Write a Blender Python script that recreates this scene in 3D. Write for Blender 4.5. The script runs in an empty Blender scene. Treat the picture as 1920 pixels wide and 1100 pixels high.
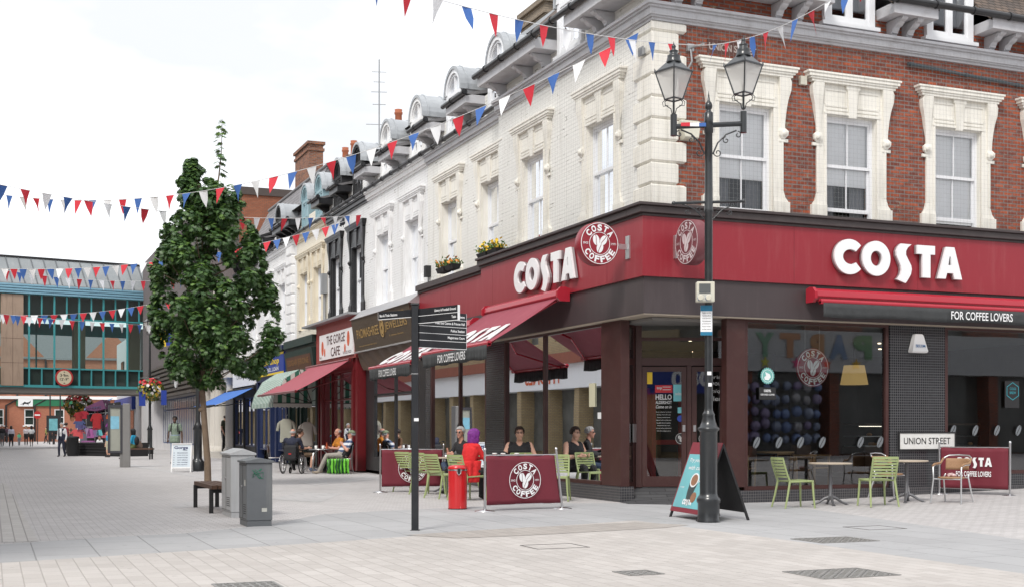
import bpy, bmesh, math, random
from mathutils import Vector as V, Matrix
import numpy as np
R = math.radians; PI = math.pi
rnd = random.Random(7)
scn = bpy.context.scene
COL = scn.collection
# ------------------------------------------------------------ camera
FPX = 2358.0; TH = R(22.5); CT, ST = math.cos(TH), math.sin(TH)
CAM = V((-10.3394, -19.0970, 1.3))
cam = bpy.data.cameras.new('camera'); cam_o = bpy.data.objects.new('camera', cam); COL.objects.link(cam_o)
cam_o.location = CAM; cam_o.rotation_euler = (R(90), 0, -TH)
cam.sensor_width = 36; cam.lens = FPX/1920*36; cam.shift_y = 256/1920; cam.clip_end = 900; cam.clip_start = .1
scn.camera = cam_o
scn.view_settings.view_transform = 'Standard'; scn.view_settings.look = 'None'
scn.view_settings.exposure = 0.70; scn.view_settings.gamma = 1
# ------------------------------------------------------------ sky: bright thin overcast over a Nishita sky
w = bpy.data.worlds.new('World'); scn.world = w; w.use_nodes = True
nt = w.node_tree; nt.nodes.clear(); N = nt.nodes.new; L = nt.links.new
out = N('ShaderNodeOutputWorld'); bg = N('ShaderNodeBackground'); sky = N('ShaderNodeTexSky')
sky.sky_type = 'NISHITA'; sky.sun_disc = False; sky.sun_elevation = R(52); sky.sun_rotation = R(226); sky.dust_density = 2
tc = N('ShaderNodeTexCoord'); mp = N('ShaderNodeMapping'); mp.inputs['Scale'].default_value = (1, 1, 2.6)
no = N('ShaderNodeTexNoise'); no.inputs['Scale'].default_value = 2.2; no.inputs['Detail'].default_value = 6; no.inputs['Roughness'].default_value = .55
cr = N('ShaderNodeValToRGB'); cr.color_ramp.elements[0].position = .32; cr.color_ramp.elements[1].position = .62
cr.color_ramp.elements[0].color = (.88, .88, .88, 1); cr.color_ramp.elements[1].color = (.97, .97, .97, 1)
mx = N('ShaderNodeMix'); mx.data_type = 'RGBA'
L(tc.outputs['Generated'], mp.inputs['Vector']); L(mp.outputs[0], no.inputs['Vector']); L(no.outputs['Fac'], cr.inputs[0]); L(cr.outputs[0], mx.inputs['Factor'])
L(sky.outputs[0], mx.inputs['A'])
n2 = N('ShaderNodeTexNoise'); n2.inputs['Scale'].default_value = 3.1; n2.inputs['Detail'].default_value = 5; n2.inputs['Roughness'].default_value = .5; L(mp.outputs[0], n2.inputs['Vector'])
c2 = N('ShaderNodeValToRGB'); c2.color_ramp.elements[0].position = .38; c2.color_ramp.elements[1].position = .58; c2.color_ramp.elements[0].color = (6.1, 6.25, 6.5, 1); c2.color_ramp.elements[1].color = (9.2, 9.3, 9.5, 1)
L(n2.outputs['Fac'], c2.inputs[0]); L(c2.outputs[0], mx.inputs['B'])
L(mx.outputs['Result'], bg.inputs[0]); bg.inputs[1].default_value = .1; L(bg.outputs[0], out.inputs[0])
# ------------------------------------------------------------ sun: veiled by the cloud
sl = bpy.data.lights.new('sun', 'SUN'); sl.energy = 1.5; sl.angle = R(14); sl.color = (1, .96, .9)
so = bpy.data.objects.new('sun', sl); COL.objects.link(so)
so.rotation_euler = (R(42), 0, R(-46))

# ============================================================ helpers
def reg(o, kind=None, label=None, cat=None, group=None):
    if kind: o['kind'] = kind
    if label: o['label'] = label
    if cat: o['category'] = cat
    if group: o['group'] = group
    return o
def thing(name, label, cat, loc=(0, 0, 0), rz=0, group=None):
    o = bpy.data.objects.new(name, None); COL.objects.link(o); o.empty_display_size = .1
    o.location = loc; o.rotation_euler = (0, 0, rz); reg(o, None, label, cat, group)
    return o
def dup(root, loc, rz, label, group=None):
    r = root.copy(); COL.objects.link(r); r.location = loc; r.rotation_euler = (0, 0, rz); r['label'] = label
    if group: r['group'] = group
    for ch in list(root.children):
        c = ch.copy(); COL.objects.link(c); c.parent = r
        for g in list(ch.children):
            d = g.copy(); COL.objects.link(d); d.parent = c
    return r
class Fr:   # a frame on a wall: u along it, z up, d out of it
    def __init__(s, o, U, Nn, Z=(0, 0, 1)): s.o = V(o); s.U = V(U).normalized(); s.N = V(Nn).normalized(); s.Z = V(Z).normalized()
    def p(s, u, z, d=0): return s.o + s.U*u + s.Z*z + s.N*d
W0 = Fr((0, 0, 0), (1, 0, 0), (0, 1, 0))
def each(name, m, par, world, fns, **kw):
    for fn in fns: q = MB(); fn(q); q.build(name, m, par, world, **kw)
class MB:
    def __init__(s): s.v = []; s.f = []; s.sm = []; s.mi = []; s.cm = 0
    def poly(s, pts, smooth=False):
        b = len(s.v); s.v += [V(p) for p in pts]; s.f.append(tuple(range(b, b+len(pts)))); s.sm.append(smooth); s.mi.append(s.cm)
    def mesh(s, vs, fs, smooth=False):
        b = len(s.v); s.v += [V(p) for p in vs]
        for f in fs: s.f.append(tuple(i+b for i in f)); s.sm.append(smooth); s.mi.append(s.cm)
    def hexa(s, P):  # 8 points bottom 4 ccw then top 4
        s.mesh(P, [(3, 2, 1, 0), (4, 5, 6, 7), (0, 1, 5, 4), (1, 2, 6, 5), (2, 3, 7, 6), (3, 0, 4, 7)])
    def fbox(s, fr, u0, u1, z0, z1, d0, d1):
        p = fr.p; s.hexa([p(u0, z0, d0), p(u1, z0, d0), p(u1, z0, d1), p(u0, z0, d1), p(u0, z1, d0), p(u1, z1, d0), p(u1, z1, d1), p(u0, z1, d1)])
    def box(s, x0, x1, y0, y1, z0, z1): s.fbox(W0, x0, x1, z0, z1, y0, y1)
    def bar(s, a, b, w, h=None, up=(0, 0, 1)):   # rectangular bar from a to b
        a, b = V(a), V(b); h = h or w; d = (b-a).normalized(); up = V(up)
        if abs(d.dot(up)) > .99: up = V((1, 0, 0))
        x = d.cross(up).normalized(); y = x.cross(d).normalized(); x *= w/2; y *= h/2
        s.hexa([a-x-y, a+x-y, a+x+y, a-x+y, b-x-y, b+x-y, b+x+y, b-x+y])
    def tube(s, pts, r, n=8, caps=True, smooth=True):
        pts = [V(p) for p in pts]; k = len(pts); rs = r if isinstance(r, (list, tuple)) else [r]*k
        t0 = (pts[1]-pts[0]).normalized(); up = V((0, 0, 1)) if abs(t0.z) < .9 else V((1, 0, 0)); x = t0.cross(up).normalized()
        vs = []; fs = []
        for i, p in enumerate(pts):
            t = (pts[min(i+1, k-1)]-pts[max(i-1, 0)]).normalized(); x = (x-t*x.dot(t)).normalized(); y = t.cross(x)
            for j in range(n): a = 2*PI*j/n; vs.append(p+(x*math.cos(a)+y*math.sin(a))*rs[i])
        for i in range(k-1):
            for j in range(n): fs.append((i*n+j, i*n+(j+1) % n, (i+1)*n+(j+1) % n, (i+1)*n+j))
        s.mesh(vs, fs, smooth)
        if caps:
            s.poly(vs[:n][::-1]); s.poly(vs[-n:])
    def lathe(s, prof, c=(0, 0, 0), n=16, ax=(0, 0, 1), smooth=True, sx=1, sy=1):  # prof (r, h)
        c = V(c); z = V(ax).normalized(); x = V((1, 0, 0)) if abs(z.x) < .9 else V((0, 1, 0)); x = (x-z*x.dot(z)).normalized(); y = z.cross(x)
        vs = []; fs = []
        for r, h in prof:
            for j in range(n): a = 2*PI*j/n; vs.append(c+z*h+x*(r*sx*math.cos(a))+y*(r*sy*math.sin(a)))
        for i in range(len(prof)-1):
            for j in range(n): fs.append((i*n+j, i*n+(j+1) % n, (i+1)*n+(j+1) % n, (i+1)*n+j))
        s.mesh(vs, fs, smooth)
        if prof[0][0] > 1e-4: s.poly(vs[:n][::-1])
        if prof[-1][0] > 1e-4: s.poly(vs[-n:])
    def ball(s, c, rx, ry=None, rz=None, n=12, m=8):
        ry = ry or rx; rz = rz or rx
        s.v_off = len(s.v); vs = []; fs = []; c = V(c)
        for i in range(m+1):
            t = PI*i/m
            for j in range(n): a = 2*PI*j/n; vs.append(c+V((rx*math.sin(t)*math.cos(a), ry*math.sin(t)*math.sin(a), -rz*math.cos(t))))
        for i in range(m):
            for j in range(n): fs.append((i*n+j, i*n+(j+1) % n, (i+1)*n+(j+1) % n, (i+1)*n+j))
        s.mesh(vs, fs, True)
    def prism(s, fr, uz, d0, d1):   # outline in (u,z) extruded in d
        n = len(uz); a = [fr.p(u, z, d0) for u, z in uz]; b = [fr.p(u, z, d1) for u, z in uz]
        s.mesh(a+b, [tuple(range(n))[::-1], tuple(range(n, 2*n))]+[(i, (i+1) % n, n+(i+1) % n, n+i) for i in range(n)])
    def prism_d(s, fr, dz, u0, u1):  # profile in (d,z) extruded along u
        n = len(dz); a = [fr.p(u0, z, d) for d, z in dz]; b = [fr.p(u1, z, d) for d, z in dz]
        s.mesh(a+b, [tuple(range(n))[::-1], tuple(range(n, 2*n))]+[(i, (i+1) % n, n+(i+1) % n, n+i) for i in range(n)])
    def loft(s, fr, uc, lev):   # lev: (z, ua, ub, d0, d1)
        vs = []; fs = []
        for z, ua, ub, d0, d1 in lev: vs += [fr.p(uc+ua, z, d0), fr.p(uc+ub, z, d0), fr.p(uc+ub, z, d1), fr.p(uc+ua, z, d1)]
        for i in range(len(lev)-1):
            for j in range(4): fs.append((i*4+j, i*4+(j+1) % 4, i*4+4+(j+1) % 4, i*4+4+j))
        k = len(vs); fs += [(3, 2, 1, 0), (k-4, k-3, k-2, k-1)]; s.mesh(vs, fs)
    def strip(s, fr, A, B, d0, d1):  # solid between two polylines (u,z)
        for i in range(len(A)-1):
            q = [A[i], A[i+1], B[i+1], B[i]]
            a = [fr.p(u, z, d0) for u, z in q]; b = [fr.p(u, z, d1) for u, z in q]
            s.mesh(a+b, [(0, 1, 2, 3), (7, 6, 5, 4), (0, 4, 5, 1), (2, 6, 7, 3)]+([(3, 7, 4, 0)] if i == 0 else [])+([(1, 5, 6, 2)] if i == len(A)-2 else []))
    def build(s, name, mat, parent=None, world=False, bevel=0, solid=0):
        me = bpy.data.meshes.new(name); off = V((0, 0, 0)); vs = s.v
        if parent is not None and world:
            m = root_mat(parent).inverted(); vs = [m @ v for v in vs]
        elif parent is None and vs:
            xs = [v.x for v in vs]; ys = [v.y for v in vs]; zs = [v.z for v in vs]
            off = V(((min(xs)+max(xs))/2, (min(ys)+max(ys))/2, min(zs))); vs = [v-off for v in vs]
        me.from_pydata([tuple(v) for v in vs], [], s.f)
        me.polygons.foreach_set('use_smooth', s.sm)
        for m in (mat if isinstance(mat, (list, tuple)) else [mat]): me.materials.append(m)
        if any(s.mi): me.polygons.foreach_set('material_index', s.mi)
        me.update()
        o = bpy.data.objects.new(name, me); COL.objects.link(o)
        if parent is not None: o.parent = parent
        else: o.location = off
        if bevel:
            b = o.modifiers.new('bevel', 'BEVEL'); b.width = bevel; b.segments = 2; b.limit_method = 'ANGLE'; b.angle_limit = R(40)
        if solid: q = o.modifiers.new('solid', 'SOLIDIFY'); q.thickness = solid
        return o
def root_mat(o):
    m = Matrix.Identity(4)
    while o is not None:
        m = Matrix.Translation(o.location) @ o.rotation_euler.to_matrix().to_4x4() @ m; o = o.parent
    return m
# ------------------------------------------------------------ pixels to world (measuring the photograph)
def ray(px, py):
    a = (px-960)/FPX; b = (806-py)/FPX; return V((ST+a*CT, CT-a*ST, b))
def at(px, py, D): return CAM+ray(px, py)*D
def gr(px, py, z=0):
    d = ray(px, py); return CAM+d*((z-1.3)/d.z)
# ============================================================ materials
MC = {}
def base_mat(name):
    m = bpy.data.materials.new(name); m.use_nodes = True; t = m.node_tree; b = t.nodes['Principled BSDF']; return m, t, b
def lin(c): return tuple(((x/12.92) if x <= .04045 else ((x+.055)/1.055)**2.4) for x in c)
def wpos(t):
    g = t.nodes.new('ShaderNodeNewGeometry'); return g.outputs['Position']
def noise(t, scale, detail=4, rough=.55, vec=None, sc=None):
    n = t.nodes.new('ShaderNodeTexNoise'); n.inputs['Scale'].default_value = scale; n.inputs['Detail'].default_value = detail; n.inputs['Roughness'].default_value = rough
    v = vec or wpos(t)
    if sc:
        m = t.nodes.new('ShaderNodeMapping'); m.inputs['Scale'].default_value = sc; t.links.new(v, m.inputs[0]); v = m.outputs[0]
    t.links.new(v, n.inputs['Vector']); return n.outputs['Fac']
def ramp(t, f, p0, p1, c0=(0, 0, 0, 1), c1=(1, 1, 1, 1)):
    r = t.nodes.new('ShaderNodeValToRGB'); e = r.color_ramp.elements; e[0].position = p0; e[1].position = p1; e[0].color = tuple(c0[:3])+(1,); e[1].color = tuple(c1[:3])+(1,)
    t.links.new(f, r.inputs[0]); return r.outputs[0]
def mixc(t, f, a, b, mode='MIX'):
    m = t.nodes.new('ShaderNodeMix'); m.data_type = 'RGBA'; m.blend_type = mode
    for k, x in (('Factor', f), ('A', a), ('B', b)):
        if isinstance(x, (int, float)): m.inputs[k].default_value = x
        elif isinstance(x, tuple): m.inputs[k].default_value = tuple(x[:3])+(1,)
        else: t.links.new(x, m.inputs[k])
    return m.outputs['Result']
def bump(t, b, h, dist, st=1):
    n = t.nodes.new('ShaderNodeBump'); n.inputs['Distance'].default_value = dist; n.inputs['Strength'].default_value = st; t.links.new(h, n.inputs['Height']); t.links.new(n.outputs[0], b.inputs['Normal'])
def mat(name, c, rough=.6, var=.12, vs=3, bmp=0, bs=60, metal=0, dirt=0, dirtc=(.08, .075, .07), streak=False, spec=.5, coat=0):
    if name in MC: return MC[name]
    m, t, b = base_mat(name); c = tuple(c)
    col = mixc(t, noise(t, vs), tuple(x*(1-var) for x in c), tuple(min(1, x*(1+var)) for x in c))
    if dirt:
        f = noise(t, 4 if not streak else 6, 6, .65, sc=(1, 1, .12) if streak else None); f = ramp(t, f, .5, .78, (0, 0, 0), (dirt, dirt, dirt)); col = mixc(t, f, col, dirtc)
    t.links.new(col, b.inputs['Base Color']); b.inputs['Roughness'].default_value = rough; b.inputs['Metallic'].default_value = metal
    b.inputs['Specular IOR Level'].default_value = spec
    if coat: b.inputs['Coat Weight'].default_value = coat; b.inputs['Coat Roughness'].default_value = .15
    if bmp: bump(t, b, noise(t, bs, 3), bmp)
    MC[name] = m; return m
def wallvec(t):   # (along wall, height) from world position
    g = t.nodes.new('ShaderNodeNewGeometry'); s = t.nodes.new('ShaderNodeSeparateXYZ'); s2 = t.nodes.new('ShaderNodeSeparateXYZ')
    t.links.new(g.outputs['Position'], s.inputs[0]); t.links.new(g.outputs['True Normal'], s2.inputs[0])
    ab = t.nodes.new('ShaderNodeMath'); ab.operation = 'ABSOLUTE'; t.links.new(s2.outputs[0], ab.inputs[0])
    gt = t.nodes.new('ShaderNodeMath'); gt.operation = 'GREATER_THAN'; gt.inputs[1].default_value = .7; t.links.new(ab.outputs[0], gt.inputs[0])
    mi = t.nodes.new('ShaderNodeMix'); t.links.new(gt.outputs[0], mi.inputs['Factor']); t.links.new(s.outputs[0], mi.inputs['A']); t.links.new(s.outputs[1], mi.inputs['B'])
    c = t.nodes.new('ShaderNodeCombineXYZ'); t.links.new(mi.outputs['Result'], c.inputs[0]); t.links.new(s.outputs[2], c.inputs[1]); return c.outputs[0]
def bricktex(t, vec, bw, rh, mort, c1=(0, 0, 0), c2=(1, 1, 1), mc=(0, 0, 0), off=.5, sm=.1, bias=0):
    b = t.nodes.new('ShaderNodeTexBrick'); b.inputs['Scale'].default_value = 1; b.inputs['Brick Width'].default_value = bw; b.inputs['Row Height'].default_value = rh
    b.inputs['Mortar Size'].default_value = mort; b.inputs['Mortar Smooth'].default_value = sm; b.offset = off; b.inputs['Bias'].default_value = bias
    b.inputs['Color1'].default_value = tuple(c1)+(1,); b.inputs['Color2'].default_value = tuple(c2)+(1,); b.inputs['Mortar'].default_value = tuple(mc)+(1,)
    t.links.new(vec, b.inputs['Vector']); return b
def brick(name, c1, c2, mortar, bw=.225, rh=.075, ms=.010, patch=None, bmp=.006, rough=.85, dirt=.3, soot=0):
    if name in MC: return MC[name]
    m, t, b = base_mat(name); v = wallvec(t)
    bt = bricktex(t, v, bw, rh, ms, c1, c2, mortar)
    col = bt.outputs['Color']
    col = mixc(t, ramp(t, noise(t, 5, 5, .7, sc=(1, 1, 2.6)), .42, .70, (0, 0, 0), (.65, .65, .65)), col, (.12, .04, .032), 'MIX') if soot else col
    if patch:
        bt2 = bricktex(t, v, bw, rh, ms*1.6, (0, 0, 0), (0, 0, 0), (1, 1, 1))
        pf = ramp(t, noise(t, 2.6, 6, .7), .62, .70); pf = mixc(t, 1., pf, bt2.outputs['Color'], 'MULTIPLY'); col = mixc(t, pf, col, patch)
    col = mixc(t, ramp(t, noise(t, .9, 6, .7, sc=(1, 1, .35)), .5, .75, (0, 0, 0), (dirt, dirt, dirt)), col, (.05, .045, .04))
    col = mixc(t, .35, col, mixc(t, noise(t, 26, 3), (.35, .35, .35), (1, 1, 1)), 'MULTIPLY')
    t.links.new(col, b.inputs['Base Color']); b.inputs['Roughness'].default_value = rough; b.inputs['Specular IOR Level'].default_value = .25
    inv = t.nodes.new('ShaderNodeMath'); inv.operation = 'SUBTRACT'; inv.inputs[0].default_value = 1; t.links.new(bt.outputs['Fac'], inv.inputs[1])
    ad = t.nodes.new('ShaderNodeMath'); ad.operation = 'MULTIPLY_ADD'; ad.inputs[1].default_value = .5; t.links.new(noise(t, 45, 3), ad.inputs[0]); t.links.new(inv.outputs[0], ad.inputs[2])
    bump(t, b, ad.outputs[0], bmp); MC[name] = m; return m
def painted(name, c, joint=.8, dirt=.45):   # brickwork under masonry paint
    if name in MC: return MC[name]
    m, t, b = base_mat(name); v = wallvec(t)
    bt = bricktex(t, v, .225, .075, .007, tuple(x*.98 for x in c), c, tuple(x*joint for x in c), sm=.3)
    col = mixc(t, ramp(t, noise(t, 1.3, 5, .6), .35, .7), bt.outputs['Color'], tuple(x*.93 for x in c))
    bt2 = bricktex(t, v, .225, .075, .011, (0, 0, 0), (0, 0, 0), (1, 1, 1))
    pf = mixc(t, 1., ramp(t, noise(t, 2.6, 5, .7, sc=(1, 1, 2.5)), .6, .68), bt2.outputs['Color'], 'MULTIPLY'); col = mixc(t, pf, col, (.22, .2, .17))
    col = mixc(t, ramp(t, noise(t, 3, 6, .7, sc=(1.5, 1.5, .1)), .55, .8, (0, 0, 0), (dirt, dirt, dirt)), col, (.33, .30, .24))
    t.links.new(col, b.inputs['Base Color']); b.inputs['Roughness'].default_value = .6
    inv = t.nodes.new('ShaderNodeMath'); inv.operation = 'SUBTRACT'; inv.inputs[0].default_value = 1; t.links.new(bt.outputs['Fac'], inv.inputs[1])
    ad = t.nodes.new('ShaderNodeMath'); ad.operation = 'MULTIPLY_ADD'; ad.inputs[1].default_value = .6; t.links.new(noise(t, 30, 3), ad.inputs[0]); t.links.new(inv.outputs[0], ad.inputs[2])
    bump(t, b, ad.outputs[0], .007); MC[name] = m; return m
def tiles(name, c, mortar, s=.05, ms=.006, rough=.25):
    if name in MC: return MC[name]
    m, t, b = base_mat(name); bt = bricktex(t, wallvec(t), s, s, ms, c, tuple(x*1.5 for x in c), mortar, off=0)
    t.links.new(bt.outputs['Color'], b.inputs['Base Color']); b.inputs['Roughness'].default_value = rough
    MC[name] = m; return m
def glass(name, tint=(.86, .9, .88), k=1.0, extra=.03):
    if name in MC: return MC[name]
    m, t, b = base_mat(name); t.nodes.remove(b); o = t.nodes['Material Output']
    tr = t.nodes.new('ShaderNodeBsdfTransparent'); tr.inputs[0].default_value = tuple(tint)+(1,)
    gl = t.nodes.new('ShaderNodeBsdfGlossy'); gl.inputs['Roughness'].default_value = .012; gl.inputs[0].default_value = (.95, .97, 1, 1)
    fr = t.nodes.new('ShaderNodeFresnel'); fr.inputs[0].default_value = 1.52
    ma = t.nodes.new('ShaderNodeMath'); ma.operation = 'MULTIPLY_ADD'; ma.use_clamp = True; ma.inputs[1].default_value = 1.35*k; ma.inputs[2].default_value = extra
    t.links.new(fr.outputs[0], ma.inputs[0]); bn = t.nodes.new('ShaderNodeBump'); bn.inputs['Distance'].default_value = .02; bn.inputs['Strength'].default_value = .035
    t.links.new(noise(t, .8, 1), bn.inputs['Height']); t.links.new(bn.outputs[0], gl.inputs['Normal'])
    ms = t.nodes.new('ShaderNodeMixShader'); t.links.new(ma.outputs[0], ms.inputs[0]); t.links.new(tr.outputs[0], ms.inputs[1]); t.links.new(gl.outputs[0], ms.inputs[2]); t.links.new(ms.outputs[0], o.inputs[0])
    MC[name] = m; return m
def stripes(name, c1, c2, axis, period, rough=.8, duty=.5):
    if name in MC: return MC[name]
    m, t, b = base_mat(name); s = t.nodes.new('ShaderNodeSeparateXYZ'); t.links.new(wpos(t), s.inputs[0])
    d = t.nodes.new('ShaderNodeMath'); d.operation = 'DIVIDE'; d.inputs[1].default_value = period; t.links.new(s.outputs[axis], d.inputs[0])
    fr = t.nodes.new('ShaderNodeMath'); fr.operation = 'FRACT'; t.links.new(d.outputs[0], fr.inputs[0])
    g = t.nodes.new('ShaderNodeMath'); g.operation = 'GREATER_THAN'; g.inputs[1].default_value = duty; t.links.new(fr.outputs[0], g.inputs[0])
    t.links.new(mixc(t, g.outputs[0], c1, c2), b.inputs['Base Color']); b.inputs['Roughness'].default_value = rough; MC[name] = m; return m
def emit(name, c, s):
    if name in MC: return MC[name]
    m, t, b = base_mat(name); b.inputs['Base Color'].default_value = tuple(c)+(1,); b.inputs['Emission Color'].default_value = tuple(c)+(1,); b.inputs['Emission Strength'].default_value = s; MC[name] = m; return m
# palette
m_brick = brick('red brick', (.50, .118, .052), (.22, .062, .042), (.25, .20, .18), patch=(.40, .33, .22), soot=1, bmp=.008, ms=.013)
m_cream = painted('cream painted brick', (.86, .85, .81)); m_white = painted('white painted brick', (.86, .86, .86))
m_creamE = painted('warm cream render', (.82, .765, .65))
m_trim = mat('cream painted stone', (.82, .795, .725), .6, .06, 2, .004, 30, dirt=.42, dirtc=(.3, .27, .2), streak=True)
m_trimw = mat('white painted stone', (.84, .84, .84), .6, .05, 2, .004, 30, dirt=.38, dirtc=(.3, .28, .24), streak=True)
m_trime = mat('ochre stained stone', (.74, .67, .53), .65, .06, 2, .004, 30, dirt=.3, dirtc=(.3, .25, .16), streak=True)
m_grey = mat('pale grey paint', (.50, .50, .52), .55, .05, 3, .002, 30, dirt=.45, dirtc=(.2, .18, .17))
m_black = mat('black paint', (.018, .018, .02), .35, .2, 6, .001, 40, dirt=.12, dirtc=(.1, .1, .1))
m_blackm = mat('matt black', (.02, .02, .022), .75, .2, 8)
m_upvc = mat('white window frame', (.80, .81, .83), .3, .02, 4, dirt=.08, dirtc=(.3, .3, .3))
m_lead = mat('weathered lead', (.40, .42, .44), .5, .25, 2, .003, 8, metal=.2, dirt=.4, dirtc=(.6, .62, .63))
m_fascia = mat('burgundy fascia panel', (.285, .022, .034), .38, .06, .8, .0006, 3, dirt=.3, dirtc=(.40, .12, .12), streak=True)
m_brown = mat('brown grey lower panel', (.062, .048, .05), .42, .12, 1.5, .001, 4, dirt=.2, dirtc=(.14, .12, .12), streak=True)
m_corn = mat('dark brown cornice', (.055, .042, .042), .5, .15, 3, dirt=.2, dirtc=(.15, .14, .13))
m_maroon = mat('dark maroon joinery', (.06, .022, .020), .42, .12, 3, dirt=.06, dirtc=(.3, .25, .2))
m_tile = tiles('charcoal mosaic tile', (.016, .017, .02), (.10, .10, .105))
m_tile2 = tiles('charcoal plinth tile', (.03, .031, .036), (.16, .15, .15), .05, .004, .35)
m_glass = glass('shop glass', k=.85, extra=.07); m_glassu = glass('window glass', (1, 1, 1), .7, .03)
m_blind = mat('white blind', (.93, .94, .94), .8, .04, 6)
m_curt = mat('grey curtain', (.22, .23, .25), .9, .2, 8)
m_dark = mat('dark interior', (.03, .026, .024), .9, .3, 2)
m_whitep = mat('white paint', (.82, .82, .82), .4, .02, 4)
m_steel = mat('brushed steel', (.62, .62, .63), .28, .08, 10, metal=1)
m_galv = mat('galvanised grey', (.34, .35, .36), .5, .12, 4, metal=.4, dirt=.2)
m_alu = mat('satin aluminium', (.66, .67, .68), .35, .05, 8, metal=.85)
m_skin = mat('skin', (.62, .36, .26), .5, .06, 12); m_skin2 = mat('dark skin', (.09, .05, .035), .5, .1, 12); m_skin3 = mat('ruddy skin', (.58, .29, .21), .5, .1, 10)
m_wood = mat('pale wood', (.42, .26, .13), .5, .2, 9)
m_dwood = mat('dark wood', (.09, .045, .028), .55, .25, 9)
m_terra = mat('terracotta', (.38, .12, .06), .8, .2, 6, .004, 20, dirt=.3)
m_white_sign = mat('white sign face', (.85, .86, .87), .35, .02, 3)
m_slate = mat('slate roof', (.16, .155, .16), .7, .2, 5, .01, 12, dirt=.2)
# ============================================================ lettering
TXT = {}
def glyphs(s, bold=0.0, shear=0.0):
    k = (s, bold, shear)
    if k not in TXT:
        c = bpy.data.curves.new('t', 'FONT'); c.body = s; c.size = 1; c.offset = bold; c.shear = shear; c.resolution_u = 3; c.fill_mode = 'FRONT'
        o = bpy.data.objects.new('t', c); COL.objects.link(o); dg = bpy.context.evaluated_depsgraph_get(); dg.update()
        me = bpy.data.meshes.new_from_object(o.evaluated_get(dg)); vs = [v.co.copy() for v in me.vertices]; fs = [tuple(p.vertices) for p in me.polygons]
        bpy.data.objects.remove(o); bpy.data.curves.remove(c); bpy.data.meshes.remove(me)
        if not vs: vs = [V((0, 0, 0))]*3; fs = [(0, 1, 2)]
        TXT[k] = (vs, fs, min(v.x for v in vs), max(v.x for v in vs), min(v.y for v in vs), max(v.y for v in vs))
    return TXT[k]
def txt(mb, s, o, X, Y, width=None, height=None, bold=0.01, align='c', shear=0, rot=0):
    """flat lettering: o anchor at its centre, X reading direction, Y up; fits width and/or cap height"""
    if not s.strip(): return
    vs, fs, x0, x1, y0, y1 = glyphs(s, bold, shear); X = V(X).normalized(); Y = V(Y).normalized(); o = V(o)
    hh = y1-y0
    sy = (height/hh) if height else width/(x1-x0); sx = width/(x1-x0) if width else sy
    cx = {'c': (x0+x1)/2, 'l': x0, 'r': x1}[align]; cy = (y0+y1)/2; ca, sa = math.cos(rot), math.sin(rot); P = []
    for v in vs:
        a = (v.x-cx)*sx; b = (v.y-cy)*sy; P.append(o+X*(a*ca-b*sa)+Y*(a*sa+b*ca))
    mb.mesh(P, fs)
def arc(cx, cy, rx, ry, a0, a1, n): return [(cx+rx*math.cos(R(a0+(a1-a0)*i/n)), cy+ry*math.sin(R(a0+(a1-a0)*i/n))) for i in range(n+1)]
def costa(mb, fr, u0, z0, k, d0, d1, mir=1, only=None, kz=None):
    kz = kz or k
    """the five letter word; k metres per unit (letters about 300 units high), reading along mir*U"""
    class F2:
        pass
    f = F2(); f.p = lambda u, z, d: fr.p(u0+mir*u*k, z0+z*kz, d)
    S = lambda A, B: mb.strip(f, A, B, d0, d1)
    on = lambda i: only is None or only == i
    if on(0): S(arc(140, 150, 140, 160, 42, 318, 30), arc(150, 150, 72, 68, 48, 312, 30))
    if on(1): S(arc(390, 150, 132, 160, 0, 360, 36), arc(390, 150, 54, 70, 0, 360, 36))
    if on(2): S([(725, 300), (690, 270), (672, 235), (672, 200), (695, 155), (722, 105), (728, 70), (718, 20), (690, -30), (668, -62)],
      [(625, 302), (595, 270), (580, 230), (582, 190), (600, 145), (622, 95), (628, 55), (620, 15), (600, -15), (582, -30)])
    if on(3): mb.prism(f, [(780, 300), (955, 300), (955, 218), (910, 218), (910, 0), (832, 0), (832, 218), (780, 218)], d0, d1)
    if on(4):
      for q in ([(985, 0), (1060, 0), (1075, 55), (1088, 130), (1098, 210), (1105, 210), (1105, 300), (1065, 300)],
              [(1225, 0), (1150, 0), (1135, 55), (1122, 130), (1112, 210), (1105, 210), (1105, 300), (1148, 300)],
              [(1075, 55), (1135, 55), (1122, 130), (1088, 130)]): mb.prism(f, q, d0, d1)
def logo(mb, c, X, Y, r, nrm, ring=True, since=True):
    """round mark: two rings, words round the rim, three beans"""
    c = V(c); X = V(X).normalized(); Y = V(Y).normalized(); nrm = V(nrm).normalized(); fr = Fr(c, X, nrm, Y); t = .004
    def ringm(r1, r2): mb.strip(fr, arc(0, 0, r1, r1, 0, 360, 48), arc(0, 0, r2, r2, 0, 360, 48), 0, t)
    if ring: ringm(r*.955, r*.925)
    ringm(r*.53, r*.505)
    for word, top, step in (('COSTA', 1, 25), ('COFFEE', 0, 23)):
        n = len(word)
        for i, ch in enumerate(word):
            a = (90-(i-(n-1)/2)*step) if top else (-90+(i-(n-1)/2)*step)
            e = c+(X*math.cos(R(a))+Y*math.sin(R(a)))*r*.725+nrm*t
            txt(mb, ch, e, X, Y, width=r*.235, height=r*.31, bold=.045, rot=R(a-90) if top else R(a+90))
    if since:
        txt(mb, 'SINCE', c-X*r*.72+nrm*t, X, Y, width=r*.26, height=r*.1, bold=.01); txt(mb, '1971', c+X*r*.72+nrm*t, X, Y, width=r*.24, height=r*.1, bold=.01)
    beans(mb, fr, r)
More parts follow.
